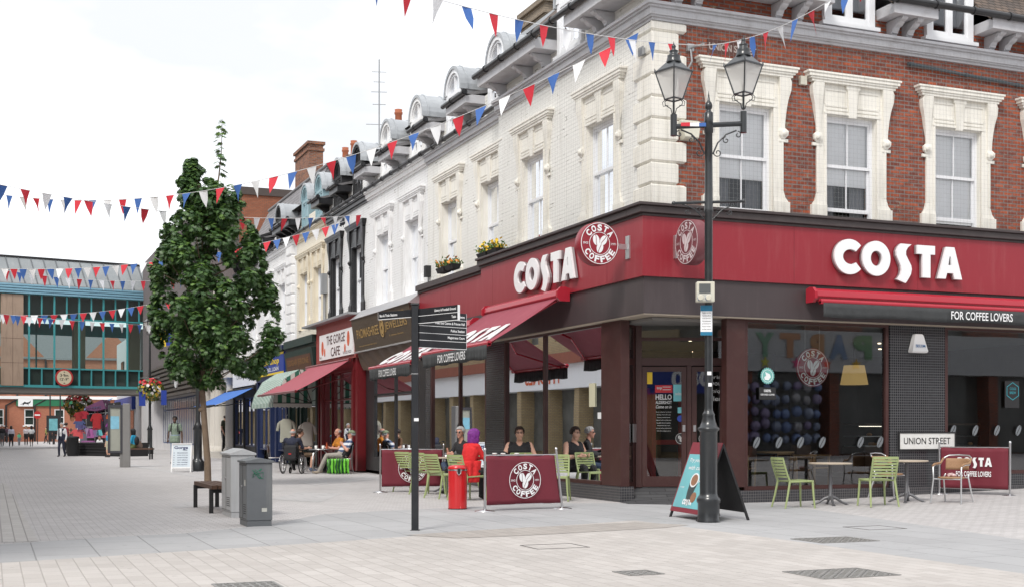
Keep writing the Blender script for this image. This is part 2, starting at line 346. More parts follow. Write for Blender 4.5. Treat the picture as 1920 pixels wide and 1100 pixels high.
def beans(mb, fr, r):
    for bx, by, rt, s in ((-.175, .15, 14, 0), (.20, .15, -30, .0015), (.01, -.195, -14, .003)):
        ca, sa = math.cos(R(rt)), math.sin(R(rt)); n = 14
        for side in (1, -1):
            A = []; B = []
            for i in range(n+1):
                q = -PI/2+PI*i/n; y = .245*math.sin(q); x = .165*math.cos(q)*side; cxx = .03*math.sin(q*2)+.016*side
                if abs(x) < abs(cxx) or x*side < cxx*side: x = cxx
                for (L_, xx) in ((A, x), (B, cxx)): L_.append((r*(bx+(xx*ca-y*sa)), r*(by+(xx*sa+y*ca))))
            mb.strip(fr, A, B, s, .003+s)
# ============================================================ GROUND
def pave(name, c1, c2, mort, bw, rh, ms, rot=0, off=.5, stain=.3, bmp=.003, patch=None):
    m, t, b = base_mat(name); v = wpos(t)
    mp = t.nodes.new('ShaderNodeMapping'); mp.inputs['Rotation'].default_value = (0, 0, R(rot)); t.links.new(v, mp.inputs[0])
    bt = bricktex(t, mp.outputs[0], bw, rh, ms, c1, c2, mort, off=off, sm=.2)
    col = bt.outputs['Color']
    col = mixc(t, ramp(t, noise(t, .45, 7, .66), .42, .66, (0, 0, 0), (stain, stain, stain)), col, tuple(x*.62 for x in c1))
    col = mixc(t, ramp(t, noise(t, 3.2, 5, .7), .56, .72, (0, 0, 0), (stain*.7,)*3), col, tuple(x*.6 for x in c1))
    sp = ramp(t, noise(t, 9, 1, .3), .735, .755, (0, 0, 0), (.4,)*3); col = mixc(t, sp, col, tuple(x*.45 for x in c1))
    col = mixc(t, .28, col, mixc(t, noise(t, 60, 3), (.45,)*3, (1, 1, 1)), 'MULTIPLY')
    t.links.new(col, b.inputs['Base Color']); b.inputs['Roughness'].default_value = .8; b.inputs['Specular IOR Level'].default_value = .3
    inv = t.nodes.new('ShaderNodeMath'); inv.operation = 'SUBTRACT'; inv.inputs[0].default_value = 1; t.links.new(bt.outputs['Fac'], inv.inputs[1])
    ad = t.nodes.new('ShaderNodeMath'); ad.operation = 'MULTIPLY_ADD'; ad.inputs[1].default_value = .4; t.links.new(noise(t, 40, 3), ad.inputs[0]); t.links.new(inv.outputs[0], ad.inputs[2])
    bump(t, b, ad.outputs[0], bmp); return m
m_sett = pave('grey sett paving', (.60, .58, .575), (.51, .49, .485), (.36, .345, .34), .2, .1, .007, 0)
m_sett2 = pave('sett banding', (.56, .54, .52), (.50, .48, .46), (.33, .31, .30), .42, .14, .008, 90)
m_slab = pave('pale granite slab', (.465, .466, .472), (.42, .42, .427), (.28, .278, .28), .95, .62, .008, 90, stain=.32)
m_buff = pave('buff brick paving', (.575, .542, .515), (.50, .468, .442), (.42, .39, .365), .34, .168, .005, 90, stain=.34)
m_strip = pave('worn slab strip', (.54, .53, .53), (.50, .49, .49), (.28, .27, .27), .6, .6, .006, 0)
def gz(x): return 0.0 if x < 3.3 else min(.026*(x-3.3), .25)
def ground_sheet(name, pts, m, lift, kind='structure'):
    bm = bmesh.new(); vs = [bm.verts.new((p[0], p[1], 0)) for p in pts]; bm.faces.new(vs)
    for xx in (3.3, 12.9): bmesh.ops.bisect_plane(bm, geom=bm.verts[:]+bm.edges[:]+bm.faces[:], plane_co=(xx, 0, 0), plane_no=(1, 0, 0))
    for v in bm.verts: v.co.z = gz(v.co.x)+lift
    for f in bm.faces:
        if f.normal.z < 0: f.normal_flip()
    bm.normal_update()
    for f in bm.faces:
        if f.normal.z < 0: f.normal_flip()
    me = bpy.data.meshes.new(name); bm.to_mesh(me); bm.free(); me.materials.append(m)
    o = bpy.data.objects.new(name, me); COL.objects.link(o); o['kind'] = kind; return o
ground_sheet('ground', [(-400, -300), (500, -300), (500, 600), (-400, 600)], m_sett, 0)
g2 = lambda *a: tuple(gr(*a))[:2]
low = [(-40, -16), g2(0, 1055), g2(600, 1017), g2(1190, 975), g2(1460, 1010), g2(1920, 1075), (-1.65, -40)]
upp = [(-40, -13.5), g2(0, 1020), g2(230, 1005), g2(340, 1000), g2(500, 984), g2(600, 964), g2(700, 958), g2(870, 950), g2(1060, 943), (1.9, .15)]
rgt = [(2.4, -.1), g2(1580, 962), g2(1920, 1012), (2.2, -40)]
ground_sheet('slab_pavement', upp+rgt+low[::-1], m_slab, .004)
ground_sheet('brick_pavement', low+[(-40, -40)], m_buff, .004)
for q in ([(505, 935), (560, 922), (640, 925), (600, 941)], [(560, 902), (700, 891), (712, 897), (590, 909)], [(250, 870), (460, 905), (455, 909), (238, 872)],
          [(320, 945), (360, 940), (372, 950), (330, 952)]):
    ground_sheet('slab_strip', [g2(*p) for p in q], m_strip, .003)
ground_sheet('paving_strip', [g2(0, 905), g2(12, 905), g2(72, 1014), g2(0, 1016)], m_sett2, .003)

def manhole(px, py, sx, sy, label, pat=0):
    p = gr(px, py); mb = MB(); z = .0055
    mb.box(p.x-sx/2, p.x+sx/2, p.y-sy/2, p.y+sy/2, .0042, z)
    for s in (-1, 1):
        mb.box(p.x+s*sx/2-.012, p.x+s*sx/2+.012, p.y-sy/2, p.y+sy/2, z, z+.004); mb.box(p.x-sx/2, p.x+sx/2, p.y+s*sy/2-.012, p.y+s*sy/2+.012, z, z+.004)
    n = int(sx/.07); k = int(sy/.07)
    for i in range(n):
        for j in range(k):
            x = p.x-sx/2+.04+i*(sx-.08)/max(1, n-1); y = p.y-sy/2+.04+j*(sy-.08)/max(1, k-1)
            a = V((.02, .012, 0)) if (i+j) % 2 else V((.02, -.012, 0))
            mb.bar(V((x, y, z+.004))-a, V((x, y, z+.004))+a, .014, .006)
    o = mb.build('manhole_cover', mat('cast iron', (.30, .295, .285), .55, .3, 9, metal=.4)); reg(o, None, label, 'manhole cover', 'iron covers in the paving')
manhole(1565, 1012, .8, .62, 'iron manhole cover set in the pale slabs near the green chairs')
manhole(1577, 1075, .82, .62, 'iron manhole cover in the buff brick paving at the bottom right')
manhole(1197, 1074, .34, .34, 'smallest iron cover, in the buff brick paving below the menu board')
manhole(465, 1099, .5, .5, 'iron manhole cover cut by the bottom edge below the grey cabinets')
m_darkbuff = pave('darker buff strip', (.45, .415, .385), (.39, .36, .335), (.30, .28, .26), .34, .168, .005, 90, stain=.3)
ground_sheet('dark_strip', [g2(*p) for p in ((760, 1003), (960, 990), (1190, 979), (1292, 984), (1250, 989), (1000, 1003), (860, 1009))], m_darkbuff, .0075)  # strip of darker buff bricks along the slab edge
def outline(px, py, sx, sy, label):
    p = gr(px, py); mb = MB()
    for s in (-1, 1): mb.box(p.x+s*sx/2-.008, p.x+s*sx/2+.008, p.y-sy/2, p.y+sy/2, .004, .008); mb.box(p.x-sx/2, p.x+sx/2, p.y+s*sy/2-.008, p.y+s*sy/2+.008, .004, .008)
    reg(mb.build('inset_cover', mat('dark steel edge', (.12, .115, .11), .6, .2)), None, label, 'access cover')
outline(1040, 1024, .62, .5, 'paved inset cover edged with thin steel in the buff bricks below the near banner')
outline(1640, 989, .6, .55, 'paved inset cover edged with thin steel in the pale slabs before the green chairs')
# ============================================================ building pieces
FRR = Fr((0, .45, 0), (1, 0, 0), (0, -1, 0))      # corner building, right facade (u = x)
FRL = Fr((.45, 0, 0), (0, 1, 0), (-1, 0, 0))      # left facade (u = y)
def wall(mb, fr, u0, u1, z0, z1, ops, th=.34, d=0):
    us = sorted({u0, u1, *[o[0] for o in ops], *[o[1] for o in ops]}); zs = sorted({z0, z1, *[o[2] for o in ops], *[o[3] for o in ops]})
    for i in range(len(us)-1):
        for j in range(len(zs)-1):
            uc = (us[i]+us[i+1])/2; zc = (zs[j]+zs[j+1])/2
            if any(o[0] < uc < o[1] and o[2] < zc < o[3] for o in ops): continue
            mb.poly([fr.p(us[i], zs[j], d), fr.p(us[i+1], zs[j], d), fr.p(us[i+1], zs[j+1], d), fr.p(us[i], zs[j+1], d)])
            mb.poly([fr.p(us[i], zs[j], d-th), fr.p(us[i+1], zs[j], d-th), fr.p(us[i+1], zs[j+1], d-th), fr.p(us[i], zs[j+1], d-th)][::-1])
    for a, b, c, e in ops:
        for q in ([(a, c), (a, e)], [(b, c), (b, e)], [(a, c), (b, c)], [(a, e), (b, e)]):
            mb.poly([fr.p(*q[0], d), fr.p(*q[1], d), fr.p(*q[1], d-th), fr.p(*q[0], d-th)])
def sash(par, fr, uc, w, z0, z1, zm, blind=None, d=-.12, bars=1, fm=None, open_=0, label=None):
    """sash window > panes, blind, curtain"""
    fm = fm or m_upvc; h = w/2; mb = MB(); B = mb.fbox
    B(fr, uc-h, uc-h+.055, z0, z1, d-.06, d+.04); B(fr, uc+h-.055, uc+h, z0, z1, d-.06, d+.04); B(fr, uc-h+.055, uc+h-.055, z1-.07, z1, d-.06, d+.04); B(fr, uc-h+.055, uc+h-.055, z0, z0+.05, d-.06, d+.05)
    a, b = uc-h+.055, uc+h-.055; zb = z0+.05+open_
    B(fr, a, b, zm-.03, zm+.03, d-.005, d+.025)                      # meeting rail
    for q0, q1, dd in ((zm+.03, z1-.07, 0), (zb, zm-.03, -.03)):
        B(fr, a, a+.045, q0, q1, d-.02+dd, d+.02+dd); B(fr, b-.045, b, q0, q1, d-.02+dd, d+.02+dd)
        if bars: B(fr, uc-.012, uc+.012, q0, q1, d-.012+dd, d+.014+dd)
    B(fr, a+.045, b-.045, zb, zb+.07, d-.05, d-.01); B(fr, a+.045, b-.045, z1-.12, z1-.07, d-.02, d+.02)
    wn = mb.build('window', fm, par, True)
    if label: wn['label'] = label
    g = MB(); g.poly([fr.p(a, zm, d-.0), fr.p(b, zm, d), fr.p(b, z1-.07, d), fr.p(a, z1-.07, d)]); g.poly([fr.p(a, zb, d-.032), fr.p(b, zb, d-.032), fr.p(b, zm, d-.032), fr.p(a, zm, d-.032)])
    k = g.build('pane', m_glassu, wn, False)
    for v in k.data.vertices: v.co = root_mat(par).inverted() @ v.co
    if blind is not None:
        q = MB(); n = 24; zb2 = blind
        q.fbox(fr, a+.01, b-.01, zb2, z1-.02, d-.060, d-.052); q.fbox(fr, a+.01, b-.01, zb2-.025, zb2, d-.066, d-.048)
        k = q.build('blind', m_blind, wn)
        for v in k.data.vertices: v.co = root_mat(par).inverted() @ v.co
    q = MB(); n = 14
    for side in (0, 1):
        pts = []; x0 = a if side == 0 else b-.34; 
        for i in range(n): pts.append((x0+.34*i/(n-1), -.15-.025*(i % 2)))
        for i in range(n-1):
            q.poly([fr.p(pts[i][0], z0, d+pts[i][1]), fr.p(pts[i+1][0], z0, d+pts[i+1][1]), fr.p(pts[i+1][0], z1, d+pts[i+1][1]), fr.p(pts[i][0], z1, d+pts[i][1])])
    k = q.build('curtain', m_curt, wn)
    for v in k.data.vertices: v.co = root_mat(par).inverted() @ v.co
    return wn
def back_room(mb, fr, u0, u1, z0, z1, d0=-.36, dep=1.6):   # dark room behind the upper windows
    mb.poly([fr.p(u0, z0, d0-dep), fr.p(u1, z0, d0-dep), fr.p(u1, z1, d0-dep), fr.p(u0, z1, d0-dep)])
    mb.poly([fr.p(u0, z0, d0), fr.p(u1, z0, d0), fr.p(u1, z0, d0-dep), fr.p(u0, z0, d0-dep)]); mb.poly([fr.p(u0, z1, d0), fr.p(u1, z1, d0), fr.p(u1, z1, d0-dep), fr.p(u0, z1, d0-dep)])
def surround(par, fr, uc, m, h=.58, zt=7.22, zb=5.22, sc=.47, key=True, rv=.13):
    mb = MB(); q_ = Fr(fr.o, fr.U, fr.N, fr.Z); q_.p = lambda u, z, d=0: fr.o+fr.U*u+fr.Z*z+fr.N*(d*sc if d > 0 else d); w_fr = fr; fr = q_; B = mb.fbox
    for s in (-1, 1): B(fr, *sorted((uc+s*h, uc+s*(h-.018))), zb, zt, -rv, 0)
    B(fr, uc-h+.018, uc+h-.018, zt-.012, zt+.001, -rv, 0)
    for s in (-1, 1):
        b = lambda u0, u1, *a: B(fr, uc+min(s*u0, s*u1), uc+max(s*u0, s*u1), *a)
        b(h, .80, zb+.5, zt, 0, .08); b(h, h+.05, zb+.3, zt, .08, .105); b(.75, .80, zb+.5, 6.66, .08, .095)
        mb.loft(fr, uc, [(zb, s*h, s*.93, 0, .14), (zb+.28, s*h, s*.93, 0, .14), (zb+.281, s*h, s*.9, 0, .12), (zb+.36, s*h, s*.84, 0, .10), (zb+.5, s*h, s*.80, 0, .08)])
        # scroll console
        mb.loft(fr, uc, [(6.66, s*.74, s*.82, .08, .12), (6.72, s*.70, s*.88, .06, .17), (6.80, s*.70, s*.89, .06, .17), (6.86, s*.72, s*.82, .06, .13), (7.0, s*.72, s*.83, .06, .13), (7.2, s*.71, s*.85, .0, .15),
                         (7.38, s*.70, s*.88, .0, .18), (7.55, s*.69, s*.93, 0, .22), (7.7, s*.68, s*.94, 0, .235), (7.78, s*.67, s*.90, 0, .24)])
        b(.70, .90, 6.60, 6.66, .02, .1)
        mb.ball(fr.p(uc+s*.80, 6.76, .12), .07, .07, .065, 8, 6)
        b(.08+.02, h+.02, 7.29, 7.33, .08, .11) if key else None
        b(.12, h+.04, 7.36, 7.40, .08, .105); b(.12, h+.06, 7.66, 7.70, .08, .105); b(.12, .15, 7.40, 7.66, .08, .105); b(h+.02, h+.06, 7.40, 7.66, .08, .105)
    B(fr, uc-.72, uc+.72, zt, 7.78, 0, .08); B(fr, uc-h-.06, uc+h+.06, zt+.001, zt+.05, .08, .12)
    if key: mb.loft(fr, uc, [(zt-.04, -.085, .085, .03, .14), (zt+.46, -.12, .12, .03, .17), (zt+.5, -.16, .16, .03, .19), (zt+.56, -.16, .16, .03, .19)])
    for z0, z1, u, d in ((7.78, 7.83, .96, .25), (7.83, 7.87, 1.0, .29), (7.87, 7.93, 1.04, .33), (7.93, 7.97, 1.07, .36)): B(fr, uc-u, uc+u, z0, z1, 0, d)
    return mb.build('window_surround', m, par, True, bevel=.006)
def bracket(mb, fr, u, z0, z1, reach, w=.13):
    h = z1-z0; pr = [(0, z1), (reach, z1), (reach, z1-.1*h), (reach*.92, z1-.2*h), (reach*.78, z1-.24*h), (reach*.74, z1-.33*h), (reach*.62, z1-.44*h), (reach*.46, z1-.5*h), (reach*.42, z1-.6*h),
                     (reach*.36, z1-.7*h), (reach*.36, z1-.78*h), (reach*.26, z1-.84*h), (reach*.3, z1-.92*h), (reach*.2, z0), (0, z0)]
    mb.prism_d(fr, pr, u-w/2, u+w/2); mb.prism_d(fr, [(d*.9, z-.02 if z > z0+.03 else z) for d, z in pr], u-w/2-.02, u-w/2); 
def eave(par, fr, u0, u1, m_s, brs, z=9.12, reach=.52, gm=None, roof=None, zb=8.81):
    mb = MB(); mb.fbox(fr, u0, u1, z, z+.05, 0, reach); mb.fbox(fr, u0, u1, z+.05, z+.2, reach-.06, reach-.002); mb.fbox(fr, u0, u1, z+.05, z+.2, -.05, .0)
    for s in (u0, u1-.05): mb.fbox(fr, s, s+.05, z+.05, z+.2, 0, reach-.06)
    mb.build('eave', m_s, par, True)
    for b in brs:
        k = MB(); bracket(k, fr, b, zb, z-.001, reach*.86); k.build('eave_bracket', m_s, par, True)
def gutter(par, fr, u0, u1, z, d, m=None, r=.065):
    mb = MB(); n = 8; A = [fr.p(u0, z, d), fr.p(u1, z, d)]; mb.tube(A, r, 10)
    for i in range(int((u1-u0)/.9)+1): q = min(u0+.05+i*.9, u1-.03); mb.tube([fr.p(q-.02, z, d), fr.p(q+.02, z, d)], r*1.25, 10)
    return mb.build('gutter', m or m_black, par, True)
def dormer(par, fr, uc, wd, z0, z1, frm, leadm, arch=True, dep=1.2, cheek=None, d=0):
    """dormer (front frame) > panes, lead roof"""
    h = wd/2; mb = MB(); B = mb.fbox; cheek = cheek or frm
    B(fr, uc-h-.08, uc+h+.08, z0-.07, z0, d-.1, d+.09)                                    # sill
    for a, b in ((uc-h, uc-h+.13), (uc+h-.13, uc+h)): B(fr, a, b, z0, z1, d-.1, d+.03)
    B(fr, uc-h+.13, uc+h-.13, z0, z0+.1, d-.1, d+.02); B(fr, uc-h+.13, uc+h-.13, z1-.09, z1, d-.1, d+.02)
    a, b = uc-h+.13, uc+h-.13
    for q0, q1 in ((a, uc-.03), (uc+.03, b)):
        B(fr, q0, q0+.05, z0+.1, z1-.09, d-.06, d); B(fr, q1-.05, q1, z0+.1, z1-.09, d-.06, d); B(fr, q0+.05, q1-.05, z0+.1, z0+.15, d-.06, d); B(fr, q0+.05, q1-.05, z1-.14, z1-.09, d-.06, d)
    B(fr, uc-.03, uc+.03, z0+.1, z1-.09, d-.08, d+.01)
    for s in (-1, 1): B(fr, *sorted((uc+s*h, uc+s*(h-.04))), z0, z1, d-dep, d-.1)        # cheeks
    if arch:
        r = h+.02; mb.strip(fr, arc(uc, z1, r, r*1.02, 0, 180, 16), arc(uc, z1, r-.12, r*1.02-.12, 0, 180, 16), d-.1, d+.05)
        mb.strip(fr, arc(uc, z1, r-.12, r-.12, 0, 180, 16), arc(uc, z1, r-.17, r-.17, 0, 180, 16), d-.1, d+.01)
        B(fr, uc-.02, uc+.02, z1, z1+r-.16, d-.06, d)
    dm = mb.build('dormer', frm, par, True); loc = lambda k: [setattr(v, 'co', root_mat(par).inverted() @ v.co) for v in k.data.vertices]
    g = MB(); g.poly([fr.p(a, z0+.1, d-.03), fr.p(b, z0+.1, d-.03), fr.p(b, z1-.1, d-.03), fr.p(a, z1-.1, d-.03)])
    if arch: g.poly([fr.p(u, z, d-.05) for u, z in arc(uc, z1, h-.1, h-.1, 0, 180, 14)])
    loc(g.build('pane', m_glassu, dm))
    q = MB(); q.poly([fr.p(a, z0, d-.3), fr.p(b, z0, d-.3), fr.p(b, z1+(.3 if arch else 0), d-.3), fr.p(a, z1+(.3 if arch else 0), d-.3)]); loc(q.build('net_curtain', m_curt, dm))
    if arch:
        k = MB(); r = h+.06
        k.strip(fr, arc(uc, z1-.02, r+.03, r+.05, -4, 184, 16), arc(uc, z1-.02, r-.03, r-.03, -4, 184, 16), d-dep, d+.08)
        for dd in (-.1, -.6): k.strip(fr, arc(uc, z1-.02, r+.055, r+.075, -4, 184, 16), arc(uc, z1-.02, r+.03, r+.05, -4, 184, 16), d+dd-.02, d+dd+.02)
        loc(k.build('lead_roof', leadm, dm))
    return dm
# ============================================================ CORNER BUILDING
cb = thing('corner_building', 'red brick and cream painted corner building over a burgundy coffee shop front', 'building', (.45, .45, 0))
WR = [2.36, 4.70, 7.26, 9.80]; WL = [2.48, 5.72]
zb = 5.24
mb = MB(); ops = [(u-.58, u+.58, zb, 7.24) for u in WR]; wall(mb, FRR, .45, 11.6, 5.0, 8.55, ops)
dops = [(4.04, 5.2, 8.9, 10.3), (6.44, 7.58, 8.9, 10.3)]; wall(mb, FRR, .45, 11.6, 8.55, 9.16, [(a, b, c, 9.2) for a, b, c, e in dops])
mb.build('brick_wall', m_brick, cb, True)
mb = MB(); wall(mb, FRL, .45, 7.75, 5.0, 8.55, [(u-.58, u+.58, zb, 7.24) for u in WL]); wall(mb, FRL, .45, 7.75, 8.55, 9.16, [(3.2, 4.4, 8.9, 9.2)])
mb.box(.46, 4, 7.6, 7.75, 5.0, 9.3); mb.build('painted_wall', m_cream, cb, True)
mb = MB(); back_room(mb, FRR, 1, 11.5, 5.1, 8.5); back_room(mb, FRL, 1, 7.6, 5.1, 8.5); back_room(mb, FRR, 1, 11.5, 8.6, 10.4); mb.build('dark_rooms', m_dark, cb, True)
for i, u in enumerate(WR):
    sash(cb, FRR, u, 1.14, zb, 7.22, 6.28, blind=[5.92, 5.95, 5.4, 5.5][i], open_=[0, .14, .13, 0][i]); surround(cb, FRR, u, m_trim)
for i, u in enumerate(WL): sash(cb, FRL, u, 1.14, zb, 7.22, 6.28, blind=[6.1, 6.2][i], d=-.13); surround(cb, FRL, u, m_trim, rv=.14, sc=.45)
# quoins with chamfered joints
mb = MB(); zz = 5.26; i = 0
while zz < 8.5:
    wq = .64 if i % 2 == 0 else .48; h = min(.385, 8.52-zz)
    for fr, d_ in ((FRR, 1), (FRL, 0)):
        e = -.06 if fr is FRR else 0.0
        mb.loft(fr, .45, [(zz+.0, e+.02, wq-.03, 0, .012), (zz+.035, e, wq, 0, .06), (zz+h-.035, e, wq, 0, .06), (zz+h, e+.02, wq-.03, 0, .012)])
    zz += .385; i += 1
mb.build('quoins', m_trim, cb, True)
def string_course(par, m, fr, u0, u1, ext=0):
    mb = MB()
    for z0, z1, d in ((8.52, 8.57, .05), (8.57, 8.60, .09), (8.60, 8.72, .12), (8.72, 8.76, .16), (8.76, 8.81, .2)): mb.fbox(fr, u0-(d if ext else 0), u1, z0, z1, 0.001, d)
    mb.build('string_course', m, par, True)
string_course(cb, m_grey, FRR, .45, 11.6, 1); string_course(cb, m_grey, FRL, .452, 7.75)
# eaves, brackets, gutter, roof and dormers
for u0, u1, brs in ((-.07, 3.95, (3.0, 3.45, .9, 1.3)), (5.3, 6.34, (5.62, 5.98)), (7.68, 11.6, (8.02, 8.4, 10.2, 10.6))): eave(cb, FRR, u0+(0 if u0 > 0 else 0), u1, m_grey, brs)
for u0, u1, brs in ((.46, 3.08, (2.0, 2.45)), (4.5, 7.75, (4.9, 5.85, 7.35))): eave(cb, FRL, u0, u1, m_grey, brs)
gutter(cb, FRR, -.1, 11.6, 9.37, .57); gutter(cb, FRL, -.12, 7.85, 9.37, .57)
for u in (4.62, 7.01): dormer(cb, FRR, u, 1.15, 8.93, 10.3, m_upvc, m_lead, False, 1.5, d=.06)
dormer(cb, FRL, 3.8, 1.15, 8.93, 10.0, m_upvc, m_lead, True, 1.5, d=.04)
m_rtile = brick('worn roof tile', (.20, .15, .12), (.12, .10, .09), (.035, .03, .028), .17, .1, .008, bmp=.02, dirt=.2)
mb = MB(); z0, z1 = 9.34, 11.2; r0, r1 = .5, -1.5
def slope(fr, u0, u1, d0, d1, za, zb_, ua=0, ub=0): mb.hexa([fr.p(u0, za-.06, d0), fr.p(u1, za-.06, d0), fr.p(u1+ub, zb_-.06, d1), fr.p(u0+ua, zb_-.06, d1), fr.p(u0, za, d0), fr.p(u1, za, d0), fr.p(u1+ub, zb_, d1), fr.p(u0+ua, zb_, d1)])
slope(FRR, -.1, 3.98, .5, -1.5, 9.34, 11.2, 2); slope(FRR, 5.27, 6.38, .5, -1.5, 9.34, 11.2); slope(FRR, 7.64, 11.6, .5, -1.5, 9.34, 11.2)
slope(FRR, 3.98, 5.27, -.6, -1.5, 10.36, 11.2); slope(FRR, 6.38, 7.64, -.6, -1.5, 10.36, 11.2)
slope(FRL, -.1, 3.1, .5, -1.5, 9.34, 11.2, 2); slope(FRL, 4.5, 7.8, .5, -1.5, 9.34, 11.2); slope(FRL, 3.1, 4.5, -.8, -1.5, 10.55, 11.2)
mb.build('roof', m_rtile, cb, True)
mb = MB(); mb.box(1.9, 11.6, 1.9, 10, 11.1, 11.2); mb.box(11.4, 11.6, .5, 10, 0, 11.1); mb.build('flat_roof', m_lead, cb, True)
# white dormer boxes sides (painted boarding beside the eaves)
# rainwater pipe on the brick
mb = MB(); mb.tube([FRR.p(6.0, 8.36, .06), FRR.p(11.6, 8.10, .06)], .035, 8)
for u in (6.05, 7.4, 8.7): mb.tube([FRR.p(u, 8.36-(u-6)*.046, .06), FRR.p(u+.06, 8.357-(u-6)*.046, .06)], .045, 8)
mb.build('drain_pipe', mat('weathered pipe', (.05, .065, .075), .5, .2, 4), cb, True)
# old faded street name on the brick
mb = MB(); mb.fbox(FRR, 1.55, 2.62, 8.08, 8.32, 0, .012); o = mb.build('old_nameplate', mat('old nameplate', (.10, .04, .03), .7, .3, 8), cb, True)
k = MB(); txt(k, 'UNION STREET', FRR.p(2.085, 8.2, .016), (1, 0, 0), (0, 0, 1), 1.0, .13, .03); k.build('lettering', mat('worn lettering', (.42, .36, .33), .8, .4, 14), cb, True)
# ---------------- fascia, cornice, lower band
mb = MB()
mb.fbox(FRR, .0, 11.6, 3.95, 4.98, -.0, .45); mb.fbox(FRL, .45, 7.72, 3.95, 4.98, -.0, .45)
mb.build('fascia', m_fascia, cb, True)
mb = MB()
for u in (3.1, 5.9, 8.9): mb.fbox(FRR, u, u+.006, 3.955, 4.975, .45, .4515)
for u in (1.35, 7.0): mb.fbox(FRL, u, u+.008, 3.955, 4.975, .45, .4515)
mb.build('panel_joint', mat('joint', (.14, .015, .02), .6), cb, True)
mb = MB()
for z0_, z1_, d in ((4.98, 5.03, .47), (5.03, 5.15, .53), (5.15, 5.2, .58)):
    mb.fbox(FRR, -(d-.45), 11.6, z0_, z1_, 0, d); mb.fbox(FRL, .45, 7.78, z0_, z1_, 0, d)
mb.fbox(FRR, .45, 11.6, 5.2, 5.24, 0, .3); mb.build('cornice', m_corn, cb, True, bevel=.008)
mb = MB(); mb.fbox(FRR, .05, 11.6, 3.32, 3.95, .1, .4); mb.fbox(FRL, .35, 12.4, 3.32, 3.95, .1, .4); mb.build('lower_band', m_brown, cb, True)
# soffits over entrance
mb = MB(); mb.box(.06, 11.5, .06, 9, 3.30, 3.319); mb.build('soffit', mat('cream soffit', (.42, .36, .29), .6, .05), cb, True)
FG = Fr((0, .25, 0), (1, 0, 0), (0, -1, 0)); FGL = Fr((.25, 0, 0), (0, 1, 0), (-1, 0, 0))
DC = Fr(at(1192, 806, 23.3)-V((0, 0, 1.3)), (CT, -ST, 0), (-ST, -CT, 0))   # doors, set back across the corner
DW = 178/FPX*23.3
PAL = V((.25, 1.0, 0)); PAR = V((1.92, .25, 0))
# pillars
each('pillar', m_maroon, cb, True, [lambda q: q.fbox(FGL, 1.18, 1.95, .28, 3.32, -.12, .06), lambda q: q.fbox(FG, 1.80, 2.18, .28, 3.32, -.12, .06)], bevel=.006)
mb = MB(); mb.fbox(FGL, 1.16, 12.3, -.2, .28, -.2, .075); mb.fbox(FG, 1.78, 11.5, -.2, .22, -.2, .075); mb.build('tiled_plinth', m_tile2, cb, True)
mb = MB(); mb.fbox(FG, 6.7, 11.5, .22, .44, -.15, .06); mb.build('tiled_stall_riser', m_tile, cb, True)
each('tiled_pier', m_tile, cb, True, [lambda q: q.fbox(FG, 5.42, 6.74, .22, 3.32, -.2, .04), lambda q: q.fbox(FGL, 6.86, 7.96, .28, 3.32, -.2, .03), lambda q: q.fbox(FGL, 11.95, 12.35, .28, 3.32, -.2, .03)])
def shopwin(par, fr, u0, u1, z0, z1, mull=(), fm=m_maroon, f=.07, name='shop_window', d=0, trans=None, g=m_glass):
    mb = MB(); B = mb.fbox
    B(fr, u0, u0+f, z0, z1, d-.06, d+.03); B(fr, u1-f, u1, z0, z1, d-.06, d+.03); B(fr, u0+f, u1-f, z0, z0+f, d-.06, d+.04); B(fr, u0+f, u1-f, z1-f, z1, d-.06, d+.03)
    if trans: B(fr, u0+f, u1-f, trans-.03, trans+.03, d-.055, d+.025)
    for m in mull: B(fr, m-.045, m+.045, z0+f, z1-f, d-.05, d+.02)
    o = mb.build(name, fm, par, True)
    k = MB(); k.poly([fr.p(u0+f*.5, z0+f*.5, d-.02), fr.p(u1-f*.5, z0+f*.5, d-.02), fr.p(u1-f*.5, z1-f*.5, d-.02), fr.p(u0+f*.5, z1-f*.5, d-.02)]); q = k.build('pane', g, o)
    for v in q.data.vertices: v.co = root_mat(par).inverted() @ v.co
    return o
shopwin(cb, FGL, 1.96, 6.85, .28, 3.32, (4.7,)); shopwin(cb, FG, 2.19, 5.4, .22, 3.32); shopwin(cb, FG, 6.75, 11.4, .44, 3.32, (10.2,))
# entrance
mb = MB(); B = mb.fbox; zt_ = .25
B(DC, 0, .11, zt_, 3.3, -.08, .02); B(DC, DW-.1, DW, zt_, 3.3, -.08, .02); B(DC, .11, DW-.1, 2.5, 2.64, -.08, .03); B(DC, .11, DW-.1, 2.96, 3.02, -.06, .02); B(DC, .95, 1.03, zt_, 2.5, -.08, .01)
mb.build('door_frame', m_maroon, cb, True)
for a, b in ((.12, .94), (1.04, DW-.11)):
    mb = MB(); B = mb.fbox; B(DC, a, a+.09, zt_+.01, 2.48, -.05, .0); B(DC, b-.09, b, zt_+.01, 2.48, -.05, .0); B(DC, a+.09, b-.09, zt_+.01, zt_+.2, -.05, 0); B(DC, a+.09, b-.09, 2.39, 2.48, -.05, 0)
    o = mb.build('door', m_maroon, cb, True); g = MB(); g.poly([DC.p(a+.05, zt_+.1, -.03), DC.p(b-.05, zt_+.1, -.03), DC.p(b-.05, 2.42, -.03), DC.p(a+.05, 2.42, -.03)]); q = g.build('pane', m_glass, o)
    for v in q.data.vertices: v.co = root_mat(cb).inverted() @ v.co
    h = MB(); x = b-.05 if a < .5 else a+.05; h.fbox(DC, x-.025, x+.025, 1.28, 1.4, .0, .02); q = h.build('handle', m_steel, o)
    for v in q.data.vertices: v.co = root_mat(cb).inverted() @ v.co
